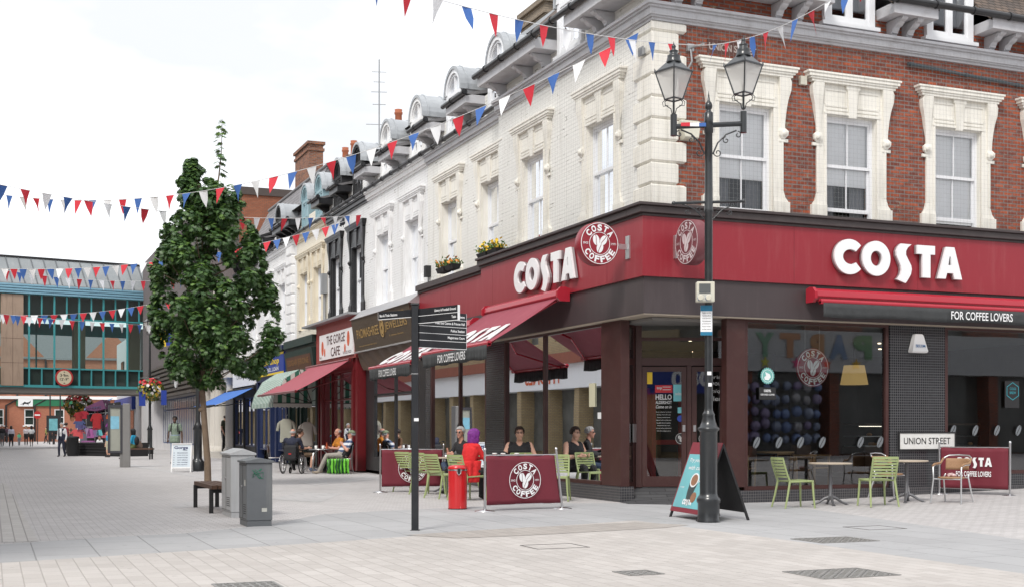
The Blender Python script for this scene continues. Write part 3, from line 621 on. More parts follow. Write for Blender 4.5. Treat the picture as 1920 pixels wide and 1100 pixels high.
g = MB(); g.poly([DC.p(.1, 2.62, -.03), DC.p(DW-.1, 2.62, -.03), DC.p(DW-.1, 3.3, -.03), DC.p(.1, 3.3, -.03)]); g.build('transom_pane', m_glass, cb, True)
# side returns of the porch
mb = MB(); p0 = V((.31, 1.2, 0)); p1 = DC.p(0, 0, 0); FS1 = Fr(p0, p1-p0, V((p1.y-p0.y, -(p1.x-p0.x), 0))); l1 = (p1-p0).length
p2 = V((1.86, .32, 0)); p3 = DC.p(DW, 0, 0); FS2 = Fr(p2, p3-p2, V((-(p3.y-p2.y), (p3.x-p2.x), 0))); l2 = (p3-p2).length
for fs, l in ((FS1, l1), (FS2, l2)):
    mb.fbox(fs, 0, .1, .05, 3.3, -.05, 0); mb.fbox(fs, l-.1, l, .05, 3.3, -.05, 0); mb.fbox(fs, .1, l-.1, .1, .35, -.05, 0); mb.fbox(fs, .1, l-.1, 2.5, 2.62, -.05, 0); mb.fbox(fs, .1, l-.1, 3.2, 3.3, -.05, 0)
mb.build('porch_side', m_maroon, cb, True)
g = MB()
for fs, l in ((FS1, l1), (FS2, l2)): g.poly([fs.p(.08, .3, -.02), fs.p(l-.08, .3, -.02), fs.p(l-.08, 3.22, -.02), fs.p(.08, 3.22, -.02)])
g.build('porch_glass', m_glass, cb, True)
mb = MB(); mb.fbox(FS1, .35, .55, 1.08, 1.42, .0, .02); mb.fbox(FS1, .68, .95, 1.08, 1.42, .0, .02); mb.build('push_plate', m_alu, cb, True)
# sloping slate floor of the porch
mb = MB(); a = V((.17, 1.20, .012)); b = V((1.80, .17, .012)); c = DC.p(DW+.1, .245, -.02); d = DC.p(-.1, .245, -.02); dn = V((0, 0, -.3))
mb.hexa([a+dn, b+dn, c+dn, d+dn, a, b, c, d]); q0 = V((.05, .62, .012)); q1 = V((.9, -.12, .012)); mb.hexa([q0+dn*.1, q1+dn*.1, b+dn*.1+V((0, 0, .0)), a+dn*.1, q0, q1, b+V((0, 0, -.001)), a+V((0, 0, -.001))]); mb.fbox(DC, -.1, DW+.1, 0, .25, -.15, -.021); o = mb.build('porch_floor', pave('slate porch floor', (.10, .10, .105), (.07, .07, .075), (.03, .03, .03), .6, .12, .006, 22, stain=.4), cb, True)
# lettering on fascias
m_letter = mat('white acrylic letter', (.86, .87, .88), .3, .02, 3); m_lside = mat('silver letter edge', (.42, .42, .43), .35, .05, 5, metal=.5)
def letters(par, fr, u0, z0, k, mir):
    for i in range(5):
        mb = MB(); costa(mb, fr, u0, z0, k, .52, .56, mir, i, .00202); o = mb.build('raised_letter', m_letter, par, True)
        mb = MB(); costa(mb, fr, u0, z0, k*1.0, .47, .5195, mir, i, .00202); mb.build('letter_edge', m_lside, o, True)
letters(cb, FRR, 3.91, 4.18, .00242, 1); letters(cb, FRL, 5.50, 4.19, .00243, -1)
# interior
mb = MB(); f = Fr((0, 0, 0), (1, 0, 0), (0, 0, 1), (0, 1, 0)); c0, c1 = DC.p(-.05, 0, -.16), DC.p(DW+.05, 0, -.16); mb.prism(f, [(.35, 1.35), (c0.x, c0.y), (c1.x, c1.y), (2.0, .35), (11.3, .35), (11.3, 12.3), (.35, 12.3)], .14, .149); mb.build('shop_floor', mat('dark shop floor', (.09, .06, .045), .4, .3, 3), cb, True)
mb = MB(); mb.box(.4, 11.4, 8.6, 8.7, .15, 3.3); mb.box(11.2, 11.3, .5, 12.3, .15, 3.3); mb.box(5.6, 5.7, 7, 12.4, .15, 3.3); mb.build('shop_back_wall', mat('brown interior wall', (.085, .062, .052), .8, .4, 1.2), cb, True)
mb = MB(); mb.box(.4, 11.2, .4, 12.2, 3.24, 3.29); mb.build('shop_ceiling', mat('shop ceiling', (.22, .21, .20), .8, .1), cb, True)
mb = MB()
for x, y in ((3.6, 4.5), (7.9, 3.6), (9.2, 5.2), (1.6, 6.3), (5.6, 7.8)): each('ceiling_spot', emit('warm lamp', (1, .8, .55), 4), cb, True, [lambda q: q.lathe([(.035, 0), (.035, .015)], (x, y, 3.225), 10)])
# ============================================================ THE TERRACE (left facade, further houses)
FB = Fr((.6, 0, 0), (0, 1, 0), (-1, 0, 0)); FX = Fr((0, 0, 0), (0, 1, 0), (-1, 0, 0))
def terrace(name, label, y0, y1, mw, mt, wins, dorms, eaves, m_e, m_d, zdz=0, gut=True, black_sur=None, blinds=6.2, course=None, roofm=None):
    t = thing(name, label, 'building', (.6, y0, 0))
    mb = MB(); wall(mb, FB, y0, y1, 3.9, 8.55, [(u-.58, u+.58, 5.1, 7.22) for u in wins]); wall(mb, FB, y0, y1, 8.55, 9.3, [(u-.5, u+.5, 8.9, 9.3) for u in dorms])
    mb.build('painted_wall', mw, t, True)
    mb = MB(); back_room(mb, FB, y0+.3, y1-.3, 5, 8.5); back_room(mb, FB, y0+.3, y1-.3, 8.6, 10.2); mb.build('dark_rooms', m_dark, t, True)
    for i, u in enumerate(wins):
        sash(t, FB, u, 1.14, 5.1, 7.2, 6.2, blind=blinds+.15*(i % 2) if blinds else None, d=-.25 if black_sur else -.17); surround(t, FB, u, black_sur or mt, zb=5.1, rv=.26 if black_sur else .18, sc=.45)
    for u in dorms: dormer(t, FB, u, 1.1, 8.93, 9.93, m_d, m_lead, True, 1.5)
    for a, b in eaves:
        eave(t, FB, a, b, m_e, [a+.35, b-.35] if b-a > 1.2 else [(a+b)/2], z=9.1, reach=.5)
        if gut: gutter(t, FB, a-.1, b+.1, 9.33, .55, r=.06)
    mb = MB()
    for z0, z1, d in ((8.46, 8.52, .05), (8.52, 8.64, .10), (8.64, 8.70, .15)): mb.fbox(FB, y0+.002, y1-.002, z0, z1, 0.001, d)
    mb.build('string_course', course or m_grey, t, True); gutter(t, FB, y0, y1, 8.76, .2, r=.055)
    mb = MB(); slope(FB, y0, y1, -.02, -1.6, 9.3, 9.55); mb.poly([FB.p(y0, 9.55, -1.6), FB.p(y1, 9.55, -1.6), FB.p(y1, 9.7, -8), FB.p(y0, 9.7, -8)])
    for a, b in eaves: mb.hexa([FB.p(a, 9.26, .5), FB.p(b, 9.26, .5), FB.p(b, 9.5, -.6), FB.p(a, 9.5, -.6), FB.p(a, 9.32, .5), FB.p(b, 9.32, .5), FB.p(b, 9.62, -.6), FB.p(a, 9.62, -.6)])
    mb.build('roof', roofm or m_slate, t, True)
    mb = MB(); mb.box(.7, 8, y0+.02, y0+.2, 0, 9.3); mb.build('party_wall', m_dark, t, True)
    return t
_s = slope
def slope(fr, u0, u1, d0, d1, za, zb_, ua=0, ub=0): mb.hexa([fr.p(u0, za-.06, d0), fr.p(u1, za-.06, d0), fr.p(u1+ub, zb_-.06, d1), fr.p(u0+ua, zb_-.06, d1), fr.p(u0, za, d0), fr.p(u1, za, d0), fr.p(u1+ub, zb_, d1), fr.p(u0+ua, zb_, d1)])
hB = terrace('terraced_house', 'cream painted brick house next to the corner building, over the second burgundy awning', 7.75, 13.28, m_cream, m_trim, (8.6, 11.45), (8.2, 11.15), ((9.0, 10.4), (11.9, 13.2)), m_grey, m_upvc)
hC = terrace('terraced_house', 'white painted brick house with white window surrounds over the brown jewellers sign', 13.28, 19.1, m_white, m_trimw, (14.55, 17.4), (14.15, 17.05), ((14.9, 16.3), (17.8, 19.0)), m_grey, m_trimw, course=m_trimw)
hD = terrace('terraced_house', 'white painted brick house with black window surrounds over the cafe', 19.1, 24.2, m_white, m_black, (20.35, 23.05), (20.3, 22.8), ((21.0, 22.1),), m_black, m_blackm, course=m_black, blinds=None)
hE = terrace('terraced_house', 'cream house with ochre window surrounds and pale blue dormer fronts', 24.2, 29.1, m_creamE, m_trime, (25.6, 27.75), (25.4, 27.6), ((23.5, 24.7), (28.3, 29.6)), m_black, mat('pale blue paint', (.27, .40, .44), .5, .08), course=m_trime, blinds=6.5)
hF = terrace('terraced_house', 'white house with ribbed white quoins and black eaves beside the cream house', 29.1, 36.2, m_white, m_trimw, (31.6, 34.4), (32.2,), ((29.7, 31.3), (33.2, 34.6)), m_black, m_blackm, course=m_trimw, blinds=6.4)
mb = MB(); zz = 4.7
while zz < 8.3: mb.loft(FB, 29.9, [(zz, -.4, .4, 0, .08), (zz+.05, -.45, .45, 0, .16), (zz+.33, -.45, .45, 0, .16), (zz+.38, -.4, .4, 0, .08)]); zz += .38
mb.build('quoins', m_trimw, hF, True)
RZ = 11.9
hG = thing('terraced_house', 'dark timbered house with black eaves beyond the white quoined house, half behind the tree', 'building', (.6, 36.2, 0))
mb = MB(); wall(mb, FB, 36.2, 42, 3.4, 9.4, [(37.2, 38.3, 5.1, 7.2), (39.8, 40.9, 5.1, 7.2)]); mb.build('painted_wall', m_white, hG, True)
for u in (37.75, 40.35): sash(hG, FB, u, 1.1, 5.1, 7.2, 6.2, blind=6.4); surround(hG, FB, u, m_trimw, zb=5.1, rv=.13)
mb = MB(); back_room(mb, FB, 36.4, 41.8, 5, 9); mb.build('dark_rooms', m_dark, hG, True)
eave(hG, FB, 36.0, 42, m_blackm, [36.6, 37.8, 39.0, 40.2, 41.4], z=9.3, reach=.75, zb=8.7)
mb = MB(); mb.hexa([FB.p(36, 9.45, .8), FB.p(42, 9.45, .8), FB.p(42, 11.2, -4), FB.p(36, 11.2, -4), FB.p(36, 9.55, .8), FB.p(42, 9.55, .8), FB.p(42, 11.3, -4), FB.p(36, 11.3, -4)])
mb.fbox(FB, 36, 42, 8.62, 8.75, 0, .2); mb.build('roof', m_blackm, hG, True)
# slated roof with lead ridge showing above the cream and white houses
t = hF; mb = MB(); mb.hexa([V((.9, 30.5, 9.3)), V((.9, 42, 9.3)), V((2.2, 42, RZ)), V((2.2, 30.5, RZ)), V((.9, 30.5, 9.36)), V((.9, 42, 9.36)), V((2.2, 42, RZ+.06)), V((2.2, 30.5, RZ+.06))]); mb.hexa([V((2.2, 30.5, RZ)), V((2.2, 42, RZ)), V((3.8, 42, 9.3)), V((3.8, 30.5, 9.3)), V((2.2, 30.5, RZ+.06)), V((2.2, 42, RZ+.06)), V((3.8, 42, 9.36)), V((3.8, 30.5, 9.36))]); mb.poly([V((.9, 30.52, 9.3)), V((3.8, 30.52, 9.3)), V((2.2, 30.52, RZ))])
mb.build('slate_roof', brick('slate courses', (.30, .29, .30), (.24, .23, .24), (.12, .12, .12), .3, .2, .012, dirt=.3), t, True); mb = MB(); mb.tube([V((2.2, 30.4, RZ+.06)), V((2.2, 42.1, RZ+.06))], .09, 8); mb.build('ridge_tile', m_slate, t, True)
# ---------------- chimneys
def chimney(label, x0, x1, y0, y1, z0, z1, pots, m, pm=None):
    t = thing('chimney', label, 'chimney', ((x0+x1)/2, (y0+y1)/2, z0)); mb = MB(); mb.box(x0, x1, y0, y1, z0, z1-.45); mb.box(x0-.06, x1+.06, y0-.06, y1+.06, z1-.45, z1-.32); mb.box(x0, x1, y0, y1, z1-.32, z1-.14); mb.box(x0-.09, x1+.09, y0-.09, y1+.09, z1-.14, z1)
    mb.build('stack', m, t, True)
    for x, y, h in pots:
        k = MB(); k.lathe([(.17, 0), (.15, .1), (.13, h-.2), (.16, h-.16), (.16, h-.1), (.13, h-.08), (.15, h), (.10, h), (.10, h-.3)], (x, y, z1), 12); k.build('chimney_pot', pm or m_terra, t, True)
m_chb = brick('chimney brick', (.40, .15, .07), (.16, .06, .04), (.24, .19, .16), ms=.014, dirt=.35)
chimney('tall brick chimney stack without pots rising behind the blue dormers', 3.9, 4.6, 41.0, 44.0, 9.4, 15.3, (), m_chb)
chimney('low stack with a single slender terracotta pot, left of the aerial', 3.4, 4.4, 25.8, 27.2, 9.6, 12.15, ((3.9, 26.5, 1.25),), m_chb)
chimney('sooty stack with two short hooded pots behind the black dormers', 3.6, 4.6, 32.6, 35.2, 9.6, 12.9, ((4, 33.2, .75), (4, 34.6, .75)), m_chb)
chimney('stone capped stack beside the corner building roof at the top of the picture', 3.6, 4.7, 12.2, 13.9, 9.6, 13.1, ((4.1, 12.7, .8), (4.1, 13.4, .8)), brick('stone chimney', (.35, .29, .22), (.3, .24, .18), (.2, .17, .14), dirt=.5))
t = MB(); p = V((4, 29.4, 12.0)); t.tube([p, p+V((0, 0, 4.1))], .03, 6)
for z, l in ((3.6, .28), (3.2, .22), (2.8, .3), (2.3, .25), (1.5, .5)): t.tube([p+V((-l, l*.3, z)), p+V((l, -l*.3, z))], .014, 5)
t.tube([p+V((.25, 0, -.6)), p+V((.25, 0, .9))], .05, 6); reg(t.build('television_aerial', m_galv), None, 'thin multi bar aerial mast standing on the terrace roof', 'aerial')
# ============================================================ GROUND FLOORS OF THE TERRACE
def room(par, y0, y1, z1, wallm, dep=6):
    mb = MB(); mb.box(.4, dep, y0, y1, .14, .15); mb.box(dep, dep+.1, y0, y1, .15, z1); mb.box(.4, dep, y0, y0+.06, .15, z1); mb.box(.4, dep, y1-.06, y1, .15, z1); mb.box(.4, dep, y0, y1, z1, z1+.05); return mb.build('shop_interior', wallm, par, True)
# second burgundy front (y 7.7 - 12.6)
mb = MB(); mb.fbox(FX, 7.73, 12.55, 3.82, 4.90, -.45, -.12); mb.build('fascia', m_fascia, hB, True)
mb = MB(); mb.fbox(FX, 10.1, 10.108, 3.83, 4.89, -.12, -.1185); mb.build('panel_joint', MC['joint'], hB, True)
mb = MB(); mb.fbox(FX, 7.79, 12.6, 4.9, 4.96, -.45, -.08); mb.fbox(FX, 7.79, 12.6, 4.96, 5.1, -.45, -.02); mb.build('cornice', m_corn, hB, True)
shopwin(hB, FGL, 7.97, 11.93, .28, 3.32, (9.8,)); 
# jewellers
m_jf = mat('bronze brown sign board', (.075, .055, .038), .35, .1, 1); m_gold = mat('gold lettering', (.42, .27, .10), .4, .15, 8)
mb = MB(); mb.hexa([FX.p(12.62, 3.7, .02), FX.p(18.36, 3.7, .02), FX.p(18.36, 3.7, -.4), FX.p(12.62, 3.7, -.4), FX.p(12.62, 4.66, .16), FX.p(18.36, 4.66, .16), FX.p(18.36, 4.66, -.4), FX.p(12.62, 4.66, -.4)]); mb.build('sign_board', m_jf, hC, True)
mb = MB(); mb.hexa([FX.p(12.55, 4.66, .2), FX.p(18.42, 4.66, .2), FX.p(18.42, 4.66, -.5), FX.p(12.55, 4.66, -.5), FX.p(12.55, 4.98, -.2), FX.p(18.42, 4.98, -.2), FX.p(18.42, 4.98, -.6), FX.p(12.55, 4.98, -.6)])
mb.fbox(FX, 12.55, 18.42, 3.66, 3.7, -.4, .05); mb.build('sign_frame', mat('silver trim', (.55, .55, .56), .35, .05, 3, metal=.6, dirt=.1), hC, True)
mb = MB(); yy = V((-.14, 0, .96)).normalized(); NZ = V((-1, 0, 0))
P = lambda y, f: V((-.02-.14*f-.012, y, 3.7+.96*f))
txt(mb, 'PADMASHREE', P(16.75, .52), (0, -1, 0), yy, 2.3, .27, .012); txt(mb, 'JEWELLERS', P(13.95, .52), (0, -1, 0), yy, 2.05, .27, .012)
txt(mb, 'www.padmashreejewellers.co.uk', P(16.9, .13), (0, -1, 0), yy, 1.9, .05); txt(mb, '5 Union Street', P(14.0, .26), (0, -1, 0), yy, 1.3, .05); txt(mb, 'FINE GOLD', P(13.7, .83), (0, -1, 0), yy, 1.2, .09)
f2 = Fr(P(15.25, .52)+V((-.002, 0, 0)), (0, -1, 0), (-1, 0, -.14), yy); mb.strip(f2, arc(0, 0, .2, .26, 0, 360, 24), arc(0, 0, .15, .21, 0, 360, 24), 0, .006); mb.strip(f2, arc(0, 0, .12, .17, 0, 360, 20), arc(0, 0, .05, .07, 0, 360, 20), 0, .006)
mb.build('gold_lettering', m_gold, hC, True)
# draped awning cover beneath the board
mb = MB(); n = 28; rows = [(0, 3.68, -.12), (1, 3.5, .12), (2, 3.25, .16), (3, 3.05, .02), (4, 2.95, -.1)]
def gridm(mb, fn, nu, nv, smooth=True):
    vs = [fn(i/nu, j/nv) for j in range(nv+1) for i in range(nu+1)]; mb.mesh(vs, [(j*(nu+1)+i, j*(nu+1)+i+1, (j+1)*(nu+1)+i+1, (j+1)*(nu+1)+i) for j in range(nv) for i in range(nu)], smooth)
gridm(mb, lambda a, b: FX.p(12.7+5.6*a, 3.66-.55*b+.03*math.sin(a*21)*b, -.02-.2*b+.02*math.sin(a*37+b*4)), 90, 6); mb.build('rolled_canvas', mat('brown canvas', (.10, .065, .045), .6, .3, 2.5), hC, True)
shopwin(hC, FGL, 13.1, 17.2, .45, 2.9, (15.1,), fm=m_black, trans=2.35); 
mb = MB(); mb.fbox(FGL, 12.4, 13.1, .1, 3.3, -.2, .02); mb.fbox(FGL, 17.2, 18.3, .1, 3.3, -.3, -.05); mb.fbox(FGL, 13.1, 17.2, .1, .45, -.2, .03); mb.fbox(FGL, 13.1, 17.2, 2.9, 3.5, -.2, -.02); mb.build('shop_front', m_black, hC, True)
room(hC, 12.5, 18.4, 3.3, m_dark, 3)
mb = MB(); rj = random.Random(4)
for i in range(16):
    y = 13.4+.23*i; z = .95+rj.random()*.5; mb.lathe([(.10, 0), (.12, .1), (.05, .32), (.07, .42), (.02, .5)], (.75+.2*rj.random(), y, z), 8)
mb.build('display_bust', mat('red velvet', (.35, .03, .03), .8, .4, 6), hC, True)
mb = MB(); mb.box(.5, 1.3, 13.2, 17, .5, .95)
for i in range(60): mb.box(*(lambda x, y, z: (x, x+.07, y, y+.09, z, z+.06))(.5+rj.random()*.5, 13.3+rj.random()*3.6, .96+rj.random()*.02))
mb.build('display_shelf', mat('pale display cloth', (.5, .42, .38), .8, .3, 8), hC, True)
mb = MB(); 
for i in range(40): mb.ball((.8+.3*rj.random(), 13.5+3.2*rj.random(), 2.1+.2*rj.random()), .05, .05, .05, 6, 4)
mb.build('display_garland', mat('red green garland', (.2, .12, .05), .8, .8, 12), hC, True)
# cafe front
m_caf = mat('deep red shop joinery', (.16, .014, .018), .35, .12, 2, dirt=.1); m_cafe_f = mat('brick red fascia', (.30, .05, .045), .5, .1, 1.5, dirt=.2, dirtc=(.35, .15, .12))
mb = MB(); mb.fbox(FX, 18.46, 23.55, 3.55, 4.86, -.4, -.02); mb.build('fascia', m_cafe_f, hD, True)
mb = MB(); mb.fbox(FX, 18.4, 24.6, 4.86, 4.93, -.4, .25); mb.build('cornice', m_galv, hD, True)
mb = MB(); mb.fbox(FX, 18.62, 22.9, 3.66, 4.5, -.018, .03); o = mb.build('sign_board', m_white_sign, hD, True)
k = MB(); q = lambda y, z: V((-.034, y, z)); txt(k, 'THE GORGE', q(20.75, 4.27), (0, -1, 0), (0, 0, 1), 2.35, .30, .012); txt(k, 'CAFE', q(20.75, 3.87), (0, -1, 0), (0, 0, 1), 1.15, .30, .012); txt(k, 'Tel: 01252 342233', q(19.3, 3.76), (0, -1, 0), (0, 0, 1), 1.0, .09, .0); txt(k, 'No. 3', q(22.7, 3.75), (0, -1, 0), (0, 0, 1), .25, .08)
k.build('lettering', mat('dark maroon lettering', (.06, .012, .015), .5), hD, True)
k = MB()
for y in (19.15, 22.45): f2 = Fr((-.033, y, 4.18 if y < 20 else 4.05), (0, -1, 0), (-1, 0, 0)); k.strip(f2, arc(0, 0, .15, .24, 0, 360, 20), [(0, 0)]*21, 0, .004)
for y in (19.55, 22.15): f2 = Fr((-.033, y, 3.9), (0, -1, 0), (-1, 0, 0)); k.strip(f2, arc(0, 0, .09, .14, 20, 380, 9), [(0, 0)]*10, 0, .004)
k.build('painted_emblem', mat('red yellow emblem', (.62, .12, .05), .5, .6, 9), hD, True)
mb = MB()
for y in (18.5, 19.0, 23.0, 23.45): mb.fbox(FX, y, y+.22, .05, 3.55, -.35, -.08)
mb.fbox(FX, 18.72, 23.2, 3.2, 3.5, -.35, -.12); mb.build('shop_pilaster', m_caf, hD, True)
for a, b in ((19.24, 20.9), (22.0, 23.0)): shopwin(hD, FX, a, b, .7, 3.2, (), m_caf, .06, trans=2.3, d=-.2)
mb = MB(); mb.fbox(FX, 19.24, 20.9, .05, .7, -.35, -.2); mb.fbox(FX, 22, 23, .05, .7, -.35, -.2); mb.build('stall_riser', m_caf, hD, True)
shopwin(hD, FX, 20.95, 21.95, .1, 3.2, (), m_caf, .09, 'shop_door', d=-.25, trans=2.3)
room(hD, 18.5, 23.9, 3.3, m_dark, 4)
# gents outfitter
m_gr = mat('dark bottle green paint', (.012, .035, .03), .4, .2, 3, dirt=.15)
mb = MB(); mb.fbox(FX, 23.6, 28.2, 4.35, 4.62, -.4, .12); mb.fbox(FX, 23.6, 28.2, 4.2, 4.35, -.4, -.02); mb.hexa([FX.p(23.7, 3.3, .0), FX.p(28.1, 3.3, .0), FX.p(28.1, 3.3, -.4), FX.p(23.7, 3.3, -.4), FX.p(23.7, 4.2, .12), FX.p(28.1, 4.2, .12), FX.p(28.1, 4.2, -.4), FX.p(23.7, 4.2, -.4)])
for y in (23.6, 26.0, 27.9): mb.fbox(FX, y, y+.2, .05, 3.3, -.3, -.05)
mb.build('shop_front', m_gr, hE, True)
mb = MB(); mb.hexa([FX.p(24.0, 3.5, .035), FX.p(27.9, 3.5, .035), FX.p(27.9, 3.5, 0), FX.p(24, 3.5, 0), FX.p(24, 4.0, .10), FX.p(27.9, 4.0, .10), FX.p(27.9, 4, .05), FX.p(24, 4, .05)]); mb.build('sign_board', mat('varnished oak board', (.10, .04, .02), .4, .3, 3), hE, True)
k = MB(); txt(k, 'EDGAR JERONE', V((-.085, 25.9, 3.75)), (0, -1, 0), (-.065, 0, .5), 3.3, .28, .02); k.build('gold_lettering', mat('dull brass lettering', (.26, .13, .05), .5), hE, True)
for a, b in ((23.85, 25.9), (26.9, 27.85)): shopwin(hE, FX, a, b, .35, 3.25, (), m_gr, .06, d=-.15)
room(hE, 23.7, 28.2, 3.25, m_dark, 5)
# blue shop
m_bl = mat('navy shop paint', (.012, .022, .07), .4, .2, 3); m_blue = mat('bright blue sign', (.02, .05, .30), .4, .05)
mb = MB(); mb.fbox(FX, 28.3, 34.0, 4.4, 4.55, -.4, .15)
for y in (28.25, 30.2, 31.2, 33.9): mb.fbox(FX, y, y+.22, .05, 4.4, -.3, -.02)
mb.fbox(FX, 28.3, 34, 3.3, 3.5, -.4, 0); mb.build('shop_front', m_bl, hF, True)
mb = MB(); mb.fbox(FX, 28.6, 33.8, 3.5, 4.32, -.3, .02); mb.build('sign_board', m_blue, hF, True)
mb = MB(); mb.fbox(FX, 28.6, 33.8, 3.5, 3.58, .02, .035); mb.fbox(FX, 28.6, 33.8, 4.24, 4.32, .02, .035); txt(mb, 'Cash Shop', V((-.03, 31.2, 4.0)), (0, -1, 0), (0, 0, 1), 3.6, .32, .03); mb.build('yellow_lettering', mat('yellow paint', (.75, .55, .04), .5), hF, True)
k = MB(); txt(k, 'BUY SELL LOAN', V((-.03, 31.0, 3.72)), (0, -1, 0), (0, 0, 1), 3.0, .16, .02); k.build('white_lettering', m_white_sign, hF, True)
for a, b in ((28.5, 30.1), (31.5, 33.8)): shopwin(hF, FX, a, b, .5, 3.3, ((a+b)/2,), m_bl, .06, d=-.12)
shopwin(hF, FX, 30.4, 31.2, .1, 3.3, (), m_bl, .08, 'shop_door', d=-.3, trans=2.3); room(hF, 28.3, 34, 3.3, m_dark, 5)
# black fronted shop with the blue awning and pale sign
mb = MB(); mb.fbox(FX, 34.1, 39.6, 4.2, 4.4, -.4, .12); mb.fbox(FX, 34.1, 39.6, 2.75, 3.2, -.3, .0)
for y in (34.2, 36.9, 39.4): mb.fbox(FX, y, y+.25, .05, 3.3, -.3, .0)
mb.fbox(FX, 34.2, 39.5, .05, .6, -.3, -.05); mb.build('shop_front', m_blackm, hG, True)
mb = MB(); mb.fbox(FX, 34.3, 39.5, 3.25, 4.1, -.3, .03); mb.build('sign_board', m_white_sign, hG, True)
k = MB(); txt(k, 'CARDS & GIFTS', V((-.035, 37, 3.7)), (0, -1, 0), (0, 0, 1), 3, .22, .01); k.build('lettering', m_galv, hG, True)
for a, b in ((34.5, 36.9), (37.2, 39.4)): shopwin(hG, FX, a, b, .6, 2.75, ((a+b)/2,), m_bl, .06, d=-.1)
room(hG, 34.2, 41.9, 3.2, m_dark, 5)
# ============================================================ AWNINGS
m_aw = mat('burgundy awning cloth', (.30, .058, .085), .75, .1, 2, .002, 200, dirt=.1, dirtc=(.5, .25, .25)); m_awm = mat('burgundy powder coat', (.42, .022, .04), .25, .05, 2)
m_val = mat('black valance cloth', (.045, .048, .05), .85, .35, 5, .006, 16)
def costa_awning(label, fr, u0, u1, ztop, zf, reach, mir, words='FOR COFFEE LOVERS', big=True, tw=None, tu=None, valn=.27):
    t = thing('awning', label, 'awning', fr.p((u0+u1)/2, ztop, 0), 0, 'burgundy coffee shop awnings')
    mb = MB(); A, B = fr.p(u0-.06, ztop, .12), fr.p(u1+.06, ztop, .12)
    mb.prism_d(fr, [(.0, ztop-.09), (.04, ztop+.1), (.14, ztop+.13), (.22, ztop+.08), (.24, ztop-.02), (.19, ztop-.08)], u0, u1); mb.build('cassette', m_awm, t, True, bevel=.01)
    mb = MB()
    for u in (u0-.06, u1): mb.prism_d(fr, [(.0, ztop-.13), (0, ztop+.12), (.1, ztop+.15), (.2, ztop+.14), (.27, ztop+.06), (.27, ztop-.06), (.2, ztop-.13)], u, u+.06)
    mb.build('end_cap', m_awm, t, True)
    zc = ztop-.05
    if reach > .5:
        mb = MB(); sag = lambda b: -.03*math.sin(PI*b); gridm(mb, lambda a, b: fr.p(u0+.04+(u1-u0-.08)*a, zc+(zf-zc)*b+sag(b), .2+(reach-.2)*b), 12, 12); mb.build('canvas', m_aw, t, True, solid=.004)
        mb = MB()
        for u in (u0+.25, u1-.25):
            e = fr.p(u+(.9 if u < (u0+u1)/2 else -.9), (zc+zf)/2-.1, reach*.5); mb.tube([fr.p(u, zc-.05, .15), e], .025, 6); mb.tube([e, fr.p(u, zf-.04, reach-.05)], .022, 6)
        mb.build('folding_arm', m_awm, t, True)
    mb = MB(); mb.tube([fr.p(u0, zf, reach), fr.p(u1, zf, reach)], .045, 10); mb.fbox(fr, u0, u1, zf-.05, zf-.0, reach-.03, reach+.03); mb.build('front_bar', m_awm, t, True)
    mb = MB(); gridm(mb, lambda a, b: fr.p(u0+.05+(u1-u0-.1)*a, zf-.03-valn*b-.012*math.sin(a*23)*b, reach+.035+.012*b*math.sin(a*61)+.008*b*math.sin(a*143)), 140, 3); mb.build('valance', m_val, t, True, solid=.004)
    k = MB(); um = (u0+u1)/2 if tu is None else tu; txt(k, words, fr.p(um, zf-.03-valn*.5, reach+.062), fr.U*mir, fr.Z, tw or (u1-u0)*.42, valn*.62, .012); k.build('valance_lettering', m_white_sign, t, True)
    if big and reach > .5:
        k = MB(); d = (fr.p(0, zf, reach)-fr.p(0, zc, .2)); nn = d.length; dn = d.normalized(); f3 = Fr(fr.p(um, zc, .2)+dn*nn*.90, fr.U*mir, fr.U.cross(dn) if (fr.U.cross(dn)).z > 0 else dn.cross(fr.U), -dn)
        kk = min(.0026, nn*.50/330); costa(k, f3, -610*kk, 0, kk, .0, .012, 1, None, kk*.8); k.build('canvas_lettering', m_white_sign, t, True)
    return t
costa_awning('burgundy awning pulled out beside the corner, nearer of the two over the left windows', FX, 3.0, 6.95, 3.92, 2.95, 1.65, -1)
costa_awning('burgundy awning behind the black signpost, further of the two over the left windows', FX, 7.75, 11.1, 3.72, 2.83, 1.65, -1)
costa_awning('closed burgundy awning with black valance on the right facade under the large lettering', Fr((0, 0, 0), (1, 0, 0), (0, -1, 0)), 3.42, 11.0, 3.74, 3.62, .34, 1, tw=1.5, tu=7.1, big=False, valn=.25)
# cafe awning
m_aw2 = mat('faded rose awning cloth', (.36, .085, .11), .8, .12, 2, dirt=.1)
t = thing('awning', 'faded rose red awning without lettering over the cafe tables', 'awning', (0, 21, 3.4)); 
def plain_awning(t, fr, u0, u1, zt, zf, reach, m, fm, arms=True):
    mb = MB(); gridm(mb, lambda a, b: fr.p(u0+(u1-u0)*a, zt+(zf-zt)*b-.04*math.sin(PI*b), .05+(reach-.05)*b), 10, 10); mb.build('canvas', m, t, True, solid=.005)
    mb = MB(); mb.tube([fr.p(u0, zf, reach), fr.p(u1, zf, reach)], .04, 8); mb.tube([fr.p(u0, zt, .05), fr.p(u1, zt, .05)], .05, 8)
    for u in (u0+.3, u1-.3):
        e = fr.p(u+(.8 if u < (u0+u1)/2 else -.8), (zt+zf)/2-.35, reach*.55); mb.tube([fr.p(u, zt-.5, .0), e], .02, 5); mb.tube([e, fr.p(u, zf-.03, reach-.05)], .02, 5)
    mb.build('frame', fm, t, True)
plain_awning(t, FX, 18.9, 24.7, 3.5, 2.5, 1.75, m_aw2, m_caf)
t = thing('awning', 'plain blue awning over the black fronted shop beyond the striped one', 'awning', (0, 37, 3))
